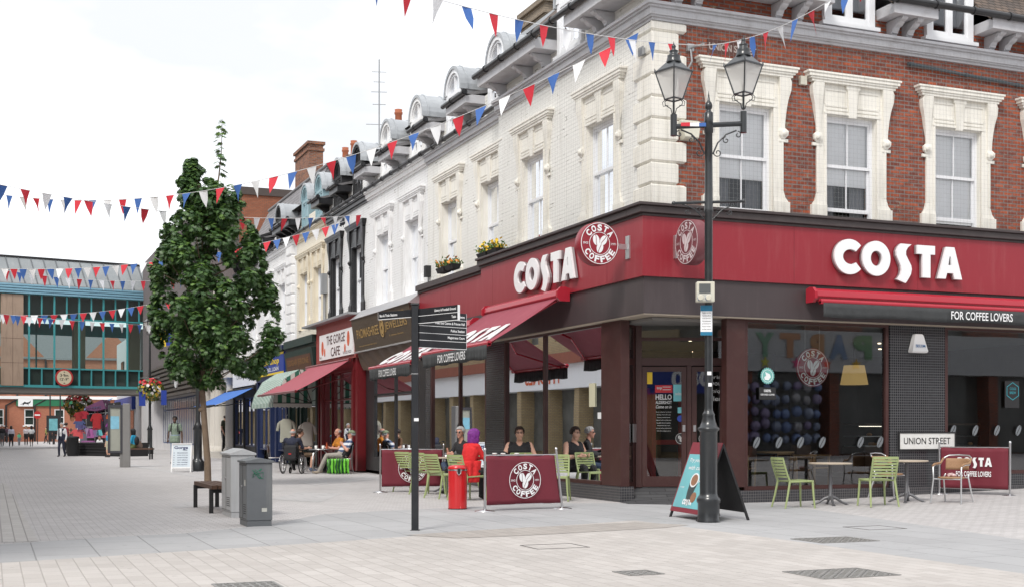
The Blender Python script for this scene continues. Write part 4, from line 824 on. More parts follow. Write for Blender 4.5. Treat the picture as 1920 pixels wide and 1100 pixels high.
plain_awning(t, FX, 34.4, 41.4, 3.12, 2.35, 1.7, mat('blue awning cloth', (.05, .16, .50), .8, .08, 2), m_blackm)
# striped dutch canopy
t = thing('dutch_canopy', 'green and white striped quarter round canopy over the outfitter', 'canopy', (0, 26, 2.4))
ms = stripes('green white stripe', (.02, .16, .10), (.62, .66, .62), 1, .26, .6); ms2 = stripes('green white rings', (.02, .14, .09), (.5, .55, .5), 0, .3, .6)
y0, y1 = 24.1, 28.0; mb = MB(); r = 1.35; zc = 2.25
prof = [(.0, 3.42), (.45, 3.42), (.95, 3.1), (1.25, 2.6), (1.35, 2.25)]
gridm(mb, lambda a, b: (lambda k, f: FX.p(y0+(y1-y0)*a, prof[k][1]+(prof[min(k+1, 4)][1]-prof[k][1])*f, prof[k][0]+(prof[min(k+1, 4)][0]-prof[k][0])*f))(min(int(b*4), 3), b*4-min(int(b*4), 3)), 4, 16, False)
mb.build('striped_top', ms, t, True, solid=.006)
mb = MB()
for y in (y0, y1): each('striped_end', ms2, t, True, [lambda q: q.poly([FX.p(y, z, d) for d, z in prof]+[FX.p(y, 2.25, 0)])], solid=.006)
mb = MB(); n = 30
for i in range(n): a = y0+(y1-y0)*i/n; w_ = (y1-y0)/n; mb.poly([FX.p(a, 2.25, 1.355), FX.p(a+w_, 2.25, 1.355), FX.p(a+w_, 2.12, 1.355), FX.p(a+w_*.5, 2.08, 1.355), FX.p(a, 2.12, 1.355)])
for i in range(9): a = 1.35*i/9; mb.poly([FX.p(y0, 2.25, a), FX.p(y0, 2.25, a+.15), FX.p(y0, 2.12, a+.15), FX.p(y0, 2.08, a+.075), FX.p(y0, 2.12, a)])
mb.build('scalloped_valance', ms, t, True)
mb = MB()
for y in (y0, y1):
    for d, z in prof[1:]: mb.tube([FX.p(y, 2.25, 0), FX.p(y, z, d)], .015, 5)
mb.build('frame', m_blackm, t, True)
# ============================================================ FIXTURES ON THE CORNER BUILDING
def round_sign(label, c, X, nrm, r, th, fade, base, arm_to):
    t = thing('projecting_sign', label, 'sign', c, 0, 'round projecting signs at the corner'); c = V(c); nrm = V(nrm)
    mb = MB(); mb.lathe([(r*.98, -th/2), (r, -th/2+.02), (r, th/2-.02), (r*.98, th/2)], c, 48, nrm); mb.build('disc', base, t, True)
    mb = MB()
    for s in (1, -1): logo(mb, c+nrm*s*(th/2+.001), V(X)*s, (0, 0, 1), r, nrm*s)
    mb.build('emblem', fade, t, True)
    mb = MB(); a = V(arm_to); dr = (a-c).normalized(); mb.bar(c+dr*(r-.01), a, .05, .09); mb.bar(a-V((0, 0, .2)), a+V((0, 0, .2)), .14 if abs(dr.x) > .5 else .14, .04); mb.build('wall_arm', m_alu, t, True)
ml = mat('burgundy sign disc', (.27, .016, .03), .35, .08, 2, dirt=.1, dirtc=(.4, .15, .15)); ml2 = mat('weathered plum sign disc', (.17, .045, .055), .5, .15, 3, dirt=.3, dirtc=(.4, .25, .27))
round_sign('bright round coffee sign projecting from the left facade, beside the raised lettering', (-.62, .52, 4.52), (1, 0, 0), (0, -1, 0), .375, .22, m_white_sign, ml, (-.005, .52, 4.5))
round_sign('weathered round coffee sign projecting from the right facade, seen at an angle', (.62, -.60, 4.47), (0, -1, 0), (-1, 0, 0), .385, .22, mat('faded white paint', (.6, .52, .53), .5, .2, 6), ml2, (.62, -.005, 4.47))
# alarm boxes
def alarm(label, fr, u, z, w0, w1, h, d, m, text=None, tm=None):
    t = thing('alarm_box', label, 'alarm box', fr.p(u, z, 0), 0); mb = MB(); mb.loft(fr, u, [(z, -w0/2, w0/2, 0, d*.8), (z+.03, -w0/2-.01, w0/2+.01, 0, d), (z+h-.03, -w1/2, w1/2, 0, d*.8), (z+h, -w1/2+.02, w1/2-.02, 0, d*.65)]); mb.build('case', m, t, True, bevel=.008)
    if text: k = MB(); txt(k, text, fr.p(u, z+h*.36, d*.93+.012), fr.U, V(fr.Z)-V(fr.N)*.15, w0*.62, .055, .02); k.build('lettering', tm, t, True)
    else: k = MB(); k.fbox(fr, u-.02, u+.02, z+h*.7, z+h*.78, d*.85, d*.95); k.build('lamp_lens', mat('red lens', (.7, .08, .05), .4), t, True)
m_box = mat('aged cream plastic', (.62, .60, .50), .45, .06, 5, dirt=.2)
alarm('cream alarm box shaped like a bell on the mosaic pier by the street nameplate', Fr((0, .2, 0), (1, 0, 0), (0, -1, 0)), 6.03, 2.78, .36, .2, .36, .13, m_whitep, 'SECOM', mat('teal blue ink', (.03, .15, .35), .5))
alarm('yellowed alarm box on the red brick behind the lamp post', FRR, 1.13, 6.45, .26, .40, .34, .2, m_box)
mb = MB(); mb.fbox(FRR, 3.52, 3.66, 7.70, 7.86, 0, .07); reg(mb.build('junction_box', m_box), None, 'small square cream box between the first two brick facade windows', 'box')
mb = MB(); mb.fbox(FB, 13.0, 13.2, 5.42, 5.72, 0, .14); mb.tube([FB.p(13.1, 5.4, .05), FB.p(13.12, 5.1, .04), FB.p(13.0, 4.9, .04)], .012, 5); reg(mb.build('floodlight', m_blackm), None, 'small black box lamp on the white house above the signpost', 'lamp')
mb = MB(); mb.fbox(FB, 24.25, 24.5, 6.1, 6.8, 0, .2); mb.tube([FB.p(24.4, 6.1, .08), FB.p(24.4, 5.4, .08), FB.p(24.3, 5.0, .1)], .05, 6); reg(mb.build('junction_box', m_galv), None, 'tall dark grey box and pipe between the black window and the cream house', 'box')
mb = MB(); mb.fbox(FRL, .62, .78, 7.97, 8.08, 0, .1)
for i in range(4): mb.fbox(FRL, .60+.05*i, .62+.05*i, 7.95, 8.1, .1, .13)
reg(mb.build('cable_terminal', m_galv), None, 'small grey cable terminal high on the cream corner quoins', 'box')
t = thing('wall_bracket', 'iron hook bracket holding the bunting on the brick beside the quoins', 'bracket', FRR.p(1.22, 8.0, 0)); mb = MB(); mb.fbox(FRR, 1.12, 1.25, 8.05, 8.18, 0, .06); mb.tube([FRR.p(1.18, 8.1, .05), FRR.p(1.18, 8.05, .5)], .02, 6); mb.tube([FRR.p(1.18, 8.1, .05), FRR.p(1.17, 7.85, .12), FRR.p(1.12, 7.7, .05)], .018, 6)
mb.build('hook', m_galv, t, True)
# street nameplate
t = thing('street_nameplate', 'white street nameplate on the mosaic pier partly behind the right hand banner', 'street sign', (6.1, .2, .93)); f4 = Fr((0, .2, 0), (1, 0, 0), (0, -1, 0))
mb = MB(); mb.fbox(f4, 5.62, 6.95, .94, 1.25, .0, .025); mb.build('plate', mat('enamel white', (.75, .75, .73), .4, .05, 4, dirt=.25, dirtc=(.3, .25, .2)), t, True)
mb = MB()
for q in ((5.60, 6.97, .92, .945), (5.60, 6.97, 1.245, 1.27), (5.60, 5.625, .945, 1.245), (6.945, 6.97, .945, 1.245)): mb.fbox(f4, *q, 0, .035)
txt(mb, 'UNION STREET', f4.p(6.28, 1.1, .03), (1, 0, 0), (0, 0, 1), 1.12, .125, .004); mb.build('lettering', m_blackm, t, True)
# flower boxes
def flowerbox(label, u, n, cols):
    t = thing('flower_box', label, 'flower box', FRL.p(u, 5.2, .35), 0, 'flower boxes on the ledge'); rf = random.Random(int(u*10)); mb = MB()
    for i in range(2): mb.loft(FRL, u-.32+.64*i, [(5.2, -.24, .24, .30, .48), (5.32, -.29, .29, .27, .52)])
    mb.build('trough', m_blackm, t, True); fl = MB(); lf = MB()
    for i in range(n):
        p = FRL.p(u+rf.uniform(-.62, .62), 5.34+abs(rf.gauss(0, .085)), rf.uniform(.25, .56)); s = rf.uniform(.03, .05); a = V((rf.uniform(-1, 1), rf.uniform(-1, 1), rf.uniform(-.3, 1))).normalized(); b = a.orthogonal().normalized(); c = a.cross(b)
        fl.poly([p+(b*math.cos(k*1.05)+c*math.sin(k*1.05))*s*(1 if k % 2 else .8) for k in range(6)])
    for i in range(n*4):
        p = FRL.p(u+rf.uniform(-.6, .6), 5.30+abs(rf.gauss(0, .08)), rf.uniform(.22, .56)); a = V((rf.uniform(-1, 1), rf.uniform(-1, 1), rf.uniform(0, 1.5))).normalized()*.08; b = a.cross(V((rf.uniform(-1, 1), rf.uniform(-1, 1), .3))).normalized()*.02
        lf.poly([p, p+a*.5+b, p+a, p+a*.5-b])
    fl.build('blossom', cols, t, True); lf.build('leaves', mat('flower leaves', (.07, .15, .03), .6, .4, 20), t, True)
flowerbox('yellow flower box on the dark ledge above the left raised lettering', 7.25, 70, mat('yellow petals', (.85, .52, .02), .6, .25, 20))
flowerbox('orange flower box on the dark ledge above the left end of the burgundy fascia', 10.1, 60, mat('orange petals', (.75, .24, .02), .6, .5, 18))
for u in (12.2,):
    mb = MB(); rf = random.Random(3)
    for i in range(60):
        a = V((rf.uniform(-1, 1), rf.uniform(-1, 1), 1.4)).normalized()*rf.uniform(.1, .28); p = FRL.p(9.3, 5.3, .4); b = V((.01, 0, 0)); mb.poly([p, p+a*.5+b, p+a, p+a*.5-b])
# ============================================================ BEYOND THE TERRACE
m_stone = mat('pale stone column', (.60, .57, .52), .7, .08, 2, .004, 20, dirt=.3, dirtc=(.3, .27, .22), streak=True)
t = thing('columned_bank', 'pale stone bank front with round columns just beyond the blue awning', 'building', (.3, 44.5, 0))
mb = MB(); mb.box(.9, 9, 42.02, 49, 3.6, 8.6); mb.box(.9, 9, 39.7, 49, 0, 3.6); mb.box(-.25, .9, 39.6, 49, 3.75, 4.3); mb.box(-.4, .9, 39.6, 49, 4.3, 4.5); mb.box(-.5, .9, 39.6, 49, 0, .28)
for z in (6.4, 8.4): mb.box(.6, .9, 42.02, 49, z, z+.3)
mb.build('stone_wall', m_stone, t, True)
for y in (40.7, 43.9, 45.3, 47.8):
    mb = MB(); mb.lathe([(.46, .28), (.46, .42), (.38, .5), (.37, .55), (.36, 2.2), (.31, 3.4), (.33, 3.45), (.40, 3.6), (.42, 3.75)], (.2, y, 0), 18); mb.build('column', m_stone, t, True)
mb = MB()
for y in (42.3, 46.6): mb.box(.86, .9, y-.6, y+.6, 1.1, 3.3)
mb.build('window', mat('dark window glass', (.03, .035, .04), .1, .1), t, True)
m_pebble = mat('grey pebbledash', (.145, .125, .125), .95, .1, 1.2, .02, 25, dirt=.1); m_louv = mat('brown louvre', (.10, .085, .075), .5, .2, 3)
m_navy = mat('blue window frame', (.02, .05, .16), .4, .1)
t = thing('bank_building', 'dark grey pebbledash building with ribbed canopy joined to the glazed footbridge', 'building', (.2, 62, 0))
mb = MB(); mb.box(.0, 12, 49.05, 77, 4.9, 13.5); mb.box(.3, 12, 49.05, 66.5, 4.4, 4.9); mb.build('pebbledash_wall', m_pebble, t, True)
mb = MB(); mb.box(.3, 12, 49.05, 51.5, 0, 4.4); mb.box(-.1, 12, 69.5, 77, 0, 4.9); mb.box(.5, 12, 51.5, 69.5, 0, .45); mb.build('white_wall', mat('white render', (.62, .61, .62), .7, .06, 1, dirt=.15, streak=True), t, True)
mb = MB()
for i in range(8): mb.box(-.55, .3, 49.2, 69, 3.35+.26*i, 3.35+.26*i+.14)
mb.box(-.4, .28, 49.3, 68.9, 3.3, 5.3); mb.build('louvred_canopy', m_louv, t, True)
mb = MB(); mb.box(.55, .6, 51.6, 69.4, .45, 3.4); mb.build('shop_glass', mat('pale lit glass', (.42, .44, .46), .12, .4, .5), t, True)  # pale base colour stands in for the lit interior
mb = MB()
for i in range(19): y = 51.6+i*17.8/18; mb.box(.535, .56, y-.035, y+.035, .45, 3.4)
for z in (.45, 2.6, 3.3): mb.box(.53, .562, 51.6, 69.4, z, z+.08)
mb.build('window_frame', m_navy, t, True)
mb = MB(); f = Fr((-.62, 54.6, 4.35), (0, -1, 0), (-1, 0, 0)); mb.lathe([(.62, -.08), (.62, .0)], f.o, 28, (-1, 0, 0)); o = mb.build('sign_disc', m_white_sign, t, True)
k = MB(); a = .34; b = .17
for q in ([(-.42, 0), (-.2, .2), (-.2, -.2)], [(.42, 0), (.2, .2), (.2, -.2)], [(-.2, .2), (.2, .2), (0, 0)], [(-.2, -.2), (.2, -.2), (0, 0)]): k.prism(f, q, .005, .02)
k.build('emblem', mat('bank red', (.55, .02, .02), .4), t, True)
t = thing('brick_block', 'plain red brick block with dark coping behind the black eaved houses', 'building', (8, 55, 0))
mb = MB(); mb.box(2.0, 16, 48.6, 60, 8, 13.9); mb.build('brick_wall', brick('block brick', (.36, .13, .07), (.29, .10, .055), (.2, .12, .09), dirt=.2), t, True)
mb = MB(); mb.box(1.9, 16, 48.5, 60, 13.9, 14.3); mb.build('coping', mat('dark coping', (.07, .055, .05), .8, .2, 4), t, True)
# ---------------- glazed footbridge
m_teal = mat('teal bridge paint', (.055, .30, .32), .4, .08, 2, dirt=.1); m_tealb = mat('blue grey louvre', (.20, .37, .47), .4, .1, 2); m_dgl = mat('dark panel glass', (.03, .045, .04), .06, .3, 1)
FO = Fr((.65, 77, 0), (-.981, -.194, 0), (.194, -.981, 0)); t = thing('footbridge', 'glazed teal footbridge with lead roof spanning the far street', 'footbridge', (-10, 76, 4.1)); LN = 34
mb = MB(); mb.fbox(FO, -1, LN, 3.95, 4.32, -5.2, -.1); mb.build('deck', mat('grey deck soffit', (.24, .22, .20), .8, .1, 1, dirt=.2), t, True)
mb = MB(); mb.fbox(FO, -1, LN, 4.32, 4.5, -.1, .08)
for z in (5.62, 9.15, 10.8): mb.fbox(FO, -.4, LN, z, z+.1, -.1, .05)
i = 0
for i in range(20):
    u = .1+i*1.72; mb.fbox(FO, u-.05, u+.05, 4.5, 10.9, -.1, .08)
    mb.fbox(FO, u+.82, u+.9, 4.5, 5.62, -.08, .05); mb.fbox(FO, u+.82, u+.9, 9.25, 10.8, -.08, .05)
for z in (4.5, 5.62, 9.15): mb.fbox(FO, -.4, LN, z, z+.1, -5.2, -5.1)
mb.fbox(FO, -.4, LN, 8.4, 9.15, -5.2, -5.1)
for i in range(10): mb.fbox(FO, .1+i*3.44, .2+i*3.44, 4.4, 10.9, -5.2, -5.1)
mb.build('teal_frame', m_teal, t, True)
mb = MB(); mb.fbox(FO, -.4, LN, 4.5, 5.62, -.12, -.09); mb.build('dark_glazing', m_dgl, t, True)
mb = MB(); mb.fbox(FO, -.4, LN, 9.6, 9.7, -5.1, -1.2); mb.fbox(FO, -.4, LN, 9.25, 10.9, -1.3, -1.2); mb.build('inner_ceiling', mat('dim ceiling', (.10, .11, .10), .8), t, True)
mb = MB(); mb.poly([FO.p(-.4, 5.7, -.04), FO.p(LN, 5.7, -.04), FO.p(LN, 10.9, -.04), FO.p(-.4, 10.9, -.04)]); mb.build('pane', glass('bridge glass', (.66, .84, .82), 1.1, .05), t, True)
mb = MB(); mb.fbox(FO, -.5, LN, 11.0, 11.1, -5.2, .2)
for k in range(4): mb.prism_d(FO, [(.0, 10.85+.18*k), (.26-.04*k, 10.83+.18*k), (.26-.04*k, 10.93+.18*k), (0, 11.03+.18*k)], -.5, LN)
mb.build('eaves_louvre', m_tealb, t, True)
m_roofl = mat('ribbed lead roof', (.25, .27, .28), .5, .25, .8, .004, 5, dirt=.35, dirtc=(.42, .41, .40), streak=True)
mb = MB(); mb.hexa([FO.p(-.4, 11.5, .1), FO.p(LN, 11.5, .1), FO.p(LN, 13.45, -1.4), FO.p(-.2, 13.45, -1.4), FO.p(-.4, 11.56, .1), FO.p(LN, 11.56, .1), FO.p(LN, 13.52, -1.4), FO.p(-.2, 13.52, -1.4)])
mb.hexa([FO.p(-.2, 13.45, -1.4), FO.p(LN, 13.45, -1.4), FO.p(LN, 13.0, -5.2), FO.p(-.2, 13.0, -5.2), FO.p(-.2, 13.52, -1.4), FO.p(LN, 13.52, -1.4), FO.p(LN, 13.1, -5.2), FO.p(-.2, 13.1, -5.2)])
mb.poly([FO.p(-.4, 11.5, .1), FO.p(-.4, 11.5, -5), FO.p(-.2, 13.45, -5), FO.p(-.2, 13.45, -1.4)]); mb.build('lead_roof', m_roofl, t, True)
mb = MB()
for i in range(40): u = i*.85; mb.bar(FO.p(u-.35, 11.58, .1), FO.p(u-.2, 13.54, -1.4), .06, .07)
mb.build('roof_ribs', mat('dark lead rib', (.13, .14, .15), .6, .2, 3), t, True)
mb = MB(); mb.fbox(FO, -.3, LN, 13.5, 13.62, -1.5, -1.3); mb.build('ridge', m_blackm, t, True)
mb = MB(); mb.fbox(FO, 9.1, 10.6, 4.42, 10.75, .09, .14); o = mb.build('boarding', mat('weathered plywood boarding', (.36, .265, .20), .85, .25, .9, dirt=.65, dirtc=(.17, .12, .09), streak=True), t, True)
mb = MB()
for z in (6.0, 7.7, 9.3): mb.fbox(FO, 9.1, 10.6, z, z+.02, .14, .145)
mb.fbox(FO, 9.8, 9.82, 4.42, 10.75, .14, .145); mb.build('board_joint', m_dwood, t, True)
mb = MB()
for u in (.4, 4.4): mb.fbox(FO, u, u+.8, 4.4, 11, -2.2, -1.6)
mb.build('inner_column', mat('brown column cladding', (.22, .16, .11), .7, .1), t, True)
t = thing('height_limit_sign', 'round red rimmed height limit sign reading 3.9m on the footbridge', 'road sign', FO.p(6.3, 4.4, .2)); c = FO.p(6.35, 5.05, .16)
mb = MB(); mb.lathe([(.62, 0), (.62, .05)], c, 32, FO.N); mb.build('rim', mat('sign red', (.42, .03, .03), .4), t, True)
mb = MB(); mb.lathe([(.50, 0), (.50, .01)], c+FO.N*.05, 32, FO.N); mb.build('plate', mat('aged cream plate', (.62, .54, .38), .5), t, True)
mb = MB(); X = -FO.U; txt(mb, '3·9m', c+FO.N*.064+V((0, 0, .16)), X, (0, 0, 1), .56, .22, .02); txt(mb, "12'-9\"", c+FO.N*.064-V((0, 0, .12)), X, (0, 0, 1), .6, .2, .02)
f = Fr(c+FO.N*.063, X, FO.N); mb.prism(f, [(-.07, .42), (.07, .42), (0, .34)], 0, .004); mb.prism(f, [(-.07, -.42), (.07, -.42), (0, -.34)], 0, .004); mb.build('lettering', m_blackm, t, True)
# ---------------- red brick building closing the street
t = thing('red_brick_building', 'long orange red brick building with white windows closing the far street', 'building', (0, 140, 0)); FK = Fr((-30, 139, 0), (1, -.05, 0), (-.05, -1, 0))
m_fb = brick('orange far brick', (.55, .21, .12), (.47, .17, .10), (.35, .2, .15), dirt=.15)
mb = MB(); us = [4+i*3.3 for i in range(15)]; wall(mb, FK, 0, 60, 0, 9.6, [(u-.55, u+.55, a, b) for u in us for a, b in ((1.9, 3.8), (5.7, 7.7))])
for u in (14, 22.5, 33, 43):
    mb.prism(FK, [(u-3.2, 9.6), (u+3.2, 9.6), (u, 13)], -.3, 0)
mb.fbox(FK, 0, 60, 0, 9.6, -9, -.5); mb.build('brick_wall', m_fb, t, True)
mb = MB(); mb.fbox(FK, 0, 60, 4.95, 5.3, 0, .3)
for u in us:
    for a, b in ((1.9, 3.8), (5.7, 7.7)):
        for q in ((u-.55, u-.43, a, b), (u+.43, u+.55, a, b), (u-.43, u+.43, b-.12, b), (u-.43, u+.43, a, a+.1), (u-.43, u+.43, (a+b)/2-.04, (a+b)/2+.04)): mb.fbox(FK, *q, -.15, -.05)
        mb.fbox(FK, u-.7, u+.7, a-.15, a, -.1, .1)
mb.build('window_frame', m_whitep, t, True)
mb = MB(); mb.fbox(FK, 1, 59, .5, 7.5, -.24, -.2); mb.build('pane', m_dgl, t, True)
mb = MB(); mb.hexa([FK.p(0, 9.6, .3), FK.p(60, 9.6, .3), FK.p(60, 13.4, -6), FK.p(0, 13.4, -6), FK.p(0, 9.7, .3), FK.p(60, 9.7, .3), FK.p(60, 13.5, -6), FK.p(0, 13.5, -6)]); mb.build('roof', m_slate, t, True)
mb = MB(); mb.fbox(FK, 22.4, 28.6, 4.15, 4.9, .0, .2); mb.build('green_fascia', mat('bank green', (.02, .17, .08), .4), t, True)
mb = MB(); mb.fbox(FK, 22.6, 24.2, 4.1, 4.95, .2, .28); mb.fbox(FK, 28.9, 30.1, 3.7, 4.6, .2, .28); mb.build('sign_panel', m_white_sign, t, True)
k = MB()
for u in (23.4, 29.5): f = Fr(FK.p(u, 4.5 if u < 25 else 4.15, .29), FK.U, FK.N); k.prism(f, [(-.6, -.2), (-.3, -.05), (-.1, .15), (.1, .05), (.4, .1), (.6, .3), (.5, .0), (.3, -.1), (.35, -.3), (.2, -.12), (-.1, -.1), (-.3, -.3), (-.3, -.12)], 0, .01)
k.build('emblem', m_blackm, t, True)
mb = MB()
for u in (21.3, 24.4): mb.tube([FK.p(u, 0, .15), FK.p(u, 4.2, .15), FK.p(u+1.2, 4.9, .15), FK.p(u+1.2, 9.5, .15)], .12, 6)
mb.build('drain_pipe', m_black, t, True)
# ---------------- white shop run beyond the footbridge (right)
t = thing('white_shop', 'white fronted shop with blue sign beyond the footbridge behind the market stall', 'building', (1, 90, 0))
mb = MB(); mb.box(.2, 10, 80, 100, 0, 9); mb.build('white_wall', MC['white render'], t, True); mb = MB(); mb.box(-.1, .2, 84, 99, 3.0, 4.0); mb.build('blue_fascia', m_blue, t, True)
mb = MB(); mb.box(.15, .19, 85, 90, .4, 2.9); mb.box(.15, .19, 92, 98, .4, 2.9); mb.box(.1, .19, 86, 88, 5.5, 7.2); mb.box(.1, .19, 93, 95, 5.5, 7.2); mb.build('window', m_dgl, t, True)
# ============================================================ ACROSS THE STREETS (seen as reflections in the shop glass)
def opposite(name, label, fr, L0, L1, H, m, sign_m, words, ws_m, zs=(3.2, 4.3), wn=6, band=None):
    t = thing(name, label, 'building', fr.p((L0+L1)/2, 0, 0)); st = (L1-L0)/wn; ops = [(L0+st*(i+.5)-.7, L0+st*(i+.5)+.7, 5.4, 7.2) for i in range(wn)]
    mb = MB(); wall(mb, fr, L0, L1, zs[1], 9.5, ops); mb.fbox(fr, L0, L1, 0, 9.5, -6, -.8)
    for i in range(wn+1): mb.fbox(fr, *sorted((L0+st*i-.25, L0+st*i+.25)), 0, zs[0], -.7, .02)
    mb.build('wall', m, t, True)
    mb = MB(); mb.fbox(fr, L0, L1, zs[0], zs[1], -.7, .15); mb.build('sign_board', sign_m, t, True)
    mb = MB(); mb.fbox(fr, L0, L1, .3, zs[0], -.72, -.7); mb.fbox(fr, L0, L1, 5.3, 7.3, -.4, -.3); mb.build('window', mat('hazy shop glass', (.13, .135, .13), .15, .7, .9), t, True)
    if band: mb = MB(); mb.fbox(fr, L0, L1, zs[1], zs[1]+.5, 0, .4); mb.build('band', band, t, True)
    for (s, u, wd, h, mm) in words:
        k = MB(); txt(k, s, fr.p(u, (zs[0]+zs[1])/2, .17), fr.U, fr.Z, wd, h, .03); k.build('lettering', mm, t, True)
    return t
m_yb = brick('yellow stock brick', (.52, .40, .22), (.46, .34, .18), (.3, .26, .2), dirt=.2); m_org = mat('orange lettering', (.62, .10, .02), .5); m_rb = mat('red brown band', (.26, .08, .045), .6, .2)
opposite('yellow_brick_parade', 'yellow brick shop parade across the street with a white and orange sign', Fr((-13.2, 0, 0), (0, 1, 0), (1, 0, 0)), -8, 150, 9.5, m_yb, m_white_sign, [('Bright', 15, 3.2, .7, m_org), ('House', 19, 3, .7, m_org), ('CASH IN', 4, 3, .6, mat('yellow lettering', (.75, .65, .05), .5)), ('PHONES', 35, 4, .6, m_org)], None, wn=48, band=m_rb)
opposite('party_shop', 'party shop across the side street with a white sign and coloured letters', Fr((5, -23.5, 0), (1, 0, 0), (0, 1, 0)), 0, 34, 9.5, m_brick, mat('pale grey sign', (.50, .51, .52), .5), [], None, (3.7, 5.4), 8)
pt = [o for o in bpy.data.objects if o.name == 'party_shop'][0]
for i, (ch, c) in enumerate(zip('PARTY', ((.2, .36, .2), (.2, .28, .42), (.55, .3, .15), (.52, .26, .14), (.2, .38, .26)))):
    k = MB(); txt(k, ch, V((23.3-i*1.2, -23.30, 4.75)), (-1, 0, 0), (0, 0, 1), .95, 1.0, .06); k.build('letter', mat('party letter %d' % i, c, .5), pt, True)
for i, c in enumerate(((.1, .1, .4), (.75, .45, .05), (.65, .1, .03), (.6, .05, .2), (.6, .6, .1), (.1, .4, .1))):
    k = MB(); f = Fr((24.5-i*1.5, -23.32, 4.05), (-1, 0, 0), (0, 1, 0)); k.prism(f, [(math.sin(PI*j/5)*(.24 if j % 2 == 0 else .1), math.cos(PI*j/5)*(.24 if j % 2 == 0 else .1)) for j in range(10)], 0, .02); k.build('star', mat('party star %d' % i, c, .5), pt, True)
rb = random.Random(2)
for i in range(9):
    for j in range(5): r_ = rb.uniform(.16, .24); c_ = rb.randrange(4); each('balloon', mat('foil balloon %d' % c_, [(.28, .33, .45), (.20, .28, .5), (.4, .4, .42), (.3, .25, .4)][c_], .2, .5, 2, metal=.2), pt, True, [lambda q: q.ball((17.0+.5*i+rb.uniform(-.06, .06), -23.3, 1.0+.52*j+rb.uniform(-.07, .07)), r_, r_, r_*1.05, 10, 7)])
opposite('blue_sign_shop', 'shop with a blue sign across the crossing behind the photographer', Fr((3, -33, 0), (-1, 0, 0), (0, 1, 0)), 0, 28, 9.5, m_yb, m_blue, [('Phones 080', 8, 6, .8, m_white_sign), ('Repairs', 20, 4.5, .8, m_white_sign)], None, (3.0, 4.4), 7)
# ============================================================ FAR STREET THINGS
def at_g(px, py, z=0): p = gr(px, py, z); return V((p.x, p.y, z))
# dark slatted raised planter with steps
t = thing('raised_planter', 'dark slatted raised seating wall in the middle of the far street', 'planter', (-4.6, 51.5, 0)); a = at_g(125, 853); b = at_g(232, 855)
d_ = (b-a).normalized(); FP = Fr(a, d_, V((d_.y, -d_.x, 0))); l = (b-a).length; mb = MB()
for k in range(4): mb.fbox(FP, 0, l, .04+.15*k, .14+.15*k, -.12, 0)
mb.fbox(FP, 0, l, .6, .68, -1.6, .04); mb.fbox(FP, 0, l, 0, .6, -1.5, -.1); mb.build('slatted_wall', m_blackm, t, True)
def garment(px, py, D, c, w_, h_, label, kind='shirt'):
    p = at(px, py, D); mb = MB(); X = V((CT, -ST, 0)); f = Fr(p, X, (-ST, -CT, 0)); w2 = w_/2
    if kind == 'shirt': o = [(-w2*.3, 0), (w2*.3, 0), (w2*.75, -h_*.05), (w2*1.2, -h_*.42), (w2*.95, -h_*.5), (w2*.72, -h_*.3), (w2*.75, -h_), (-w2*.75, -h_), (-w2*.72, -h_*.3), (-w2*.95, -h_*.5), (-w2*1.2, -h_*.42), (-w2*.75, -h_*.05)]
    else: o = [(-w2*.5, 0), (w2*.5, 0), (w2*.9, -h_*.6), (w2, -h_), (-w2, -h_), (-w2*.9, -h_*.6)]
    mb.prism(f, o, -.06, .06); mb.tube([f.p(0, 0), f.p(0, .1), f.p(.04, .13)], .01, 4)
    reg(mb.build('hanging_garment', mat('cloth %.2f %.2f %.2f' % c, c, .85, .2, 8), bevel=.02), None, label, 'garment', 'clothes hung on the market stall')
st = thing('market_stall', 'market stall with purple canopy hung with clothes beyond the footbridge', 'stall', (-.6, 78, 0)); D = 84
mb = MB(); P_ = lambda px, py, D=84: at(px, py, D)
mb.hexa([P_(158, 768, 84), P_(190, 766, 84), P_(206, 748, 88), P_(170, 762, 88), P_(158, 765, 84), P_(190, 760, 84), P_(212, 745, 88), P_(172, 758, 88)]); mb.build('blue_canopy', mat('stall blue', (.2, .35, .6), .7), st, True)
mb = MB(); f = Fr(P_(186, 806), (CT, -ST, 0), (-ST, -CT, 0)); z = f.o.z
k84 = 84/FPX; Z = lambda py: (806-py)*k84; Uu = lambda px: (px-186)*k84
mb.prism(f, [(Uu(160), Z(768)), (Uu(160), Z(762)), (Uu(192), Z(748)), (Uu(198), Z(765)), (Uu(180), Z(770))], -1.5, 0); mb.build('purple_canopy', mat('stall purple', (.13, .04, .11), .7, .3, 3), st, True)
mb = MB()
for px in (160, 176, 196, 212): mb.tube([f.p(Uu(px), -1.3, -.2), f.p(Uu(px), Z(755), -.2)], .04, 6)
mb.tube([f.p(Uu(158), Z(775), -.2), f.p(Uu(214), Z(772), -.2)], .03, 5); mb.tube([f.p(Uu(150), Z(800), .3), f.p(Uu(205), Z(800), .3)], .03, 5); mb.build('frame', m_galv, st, True)
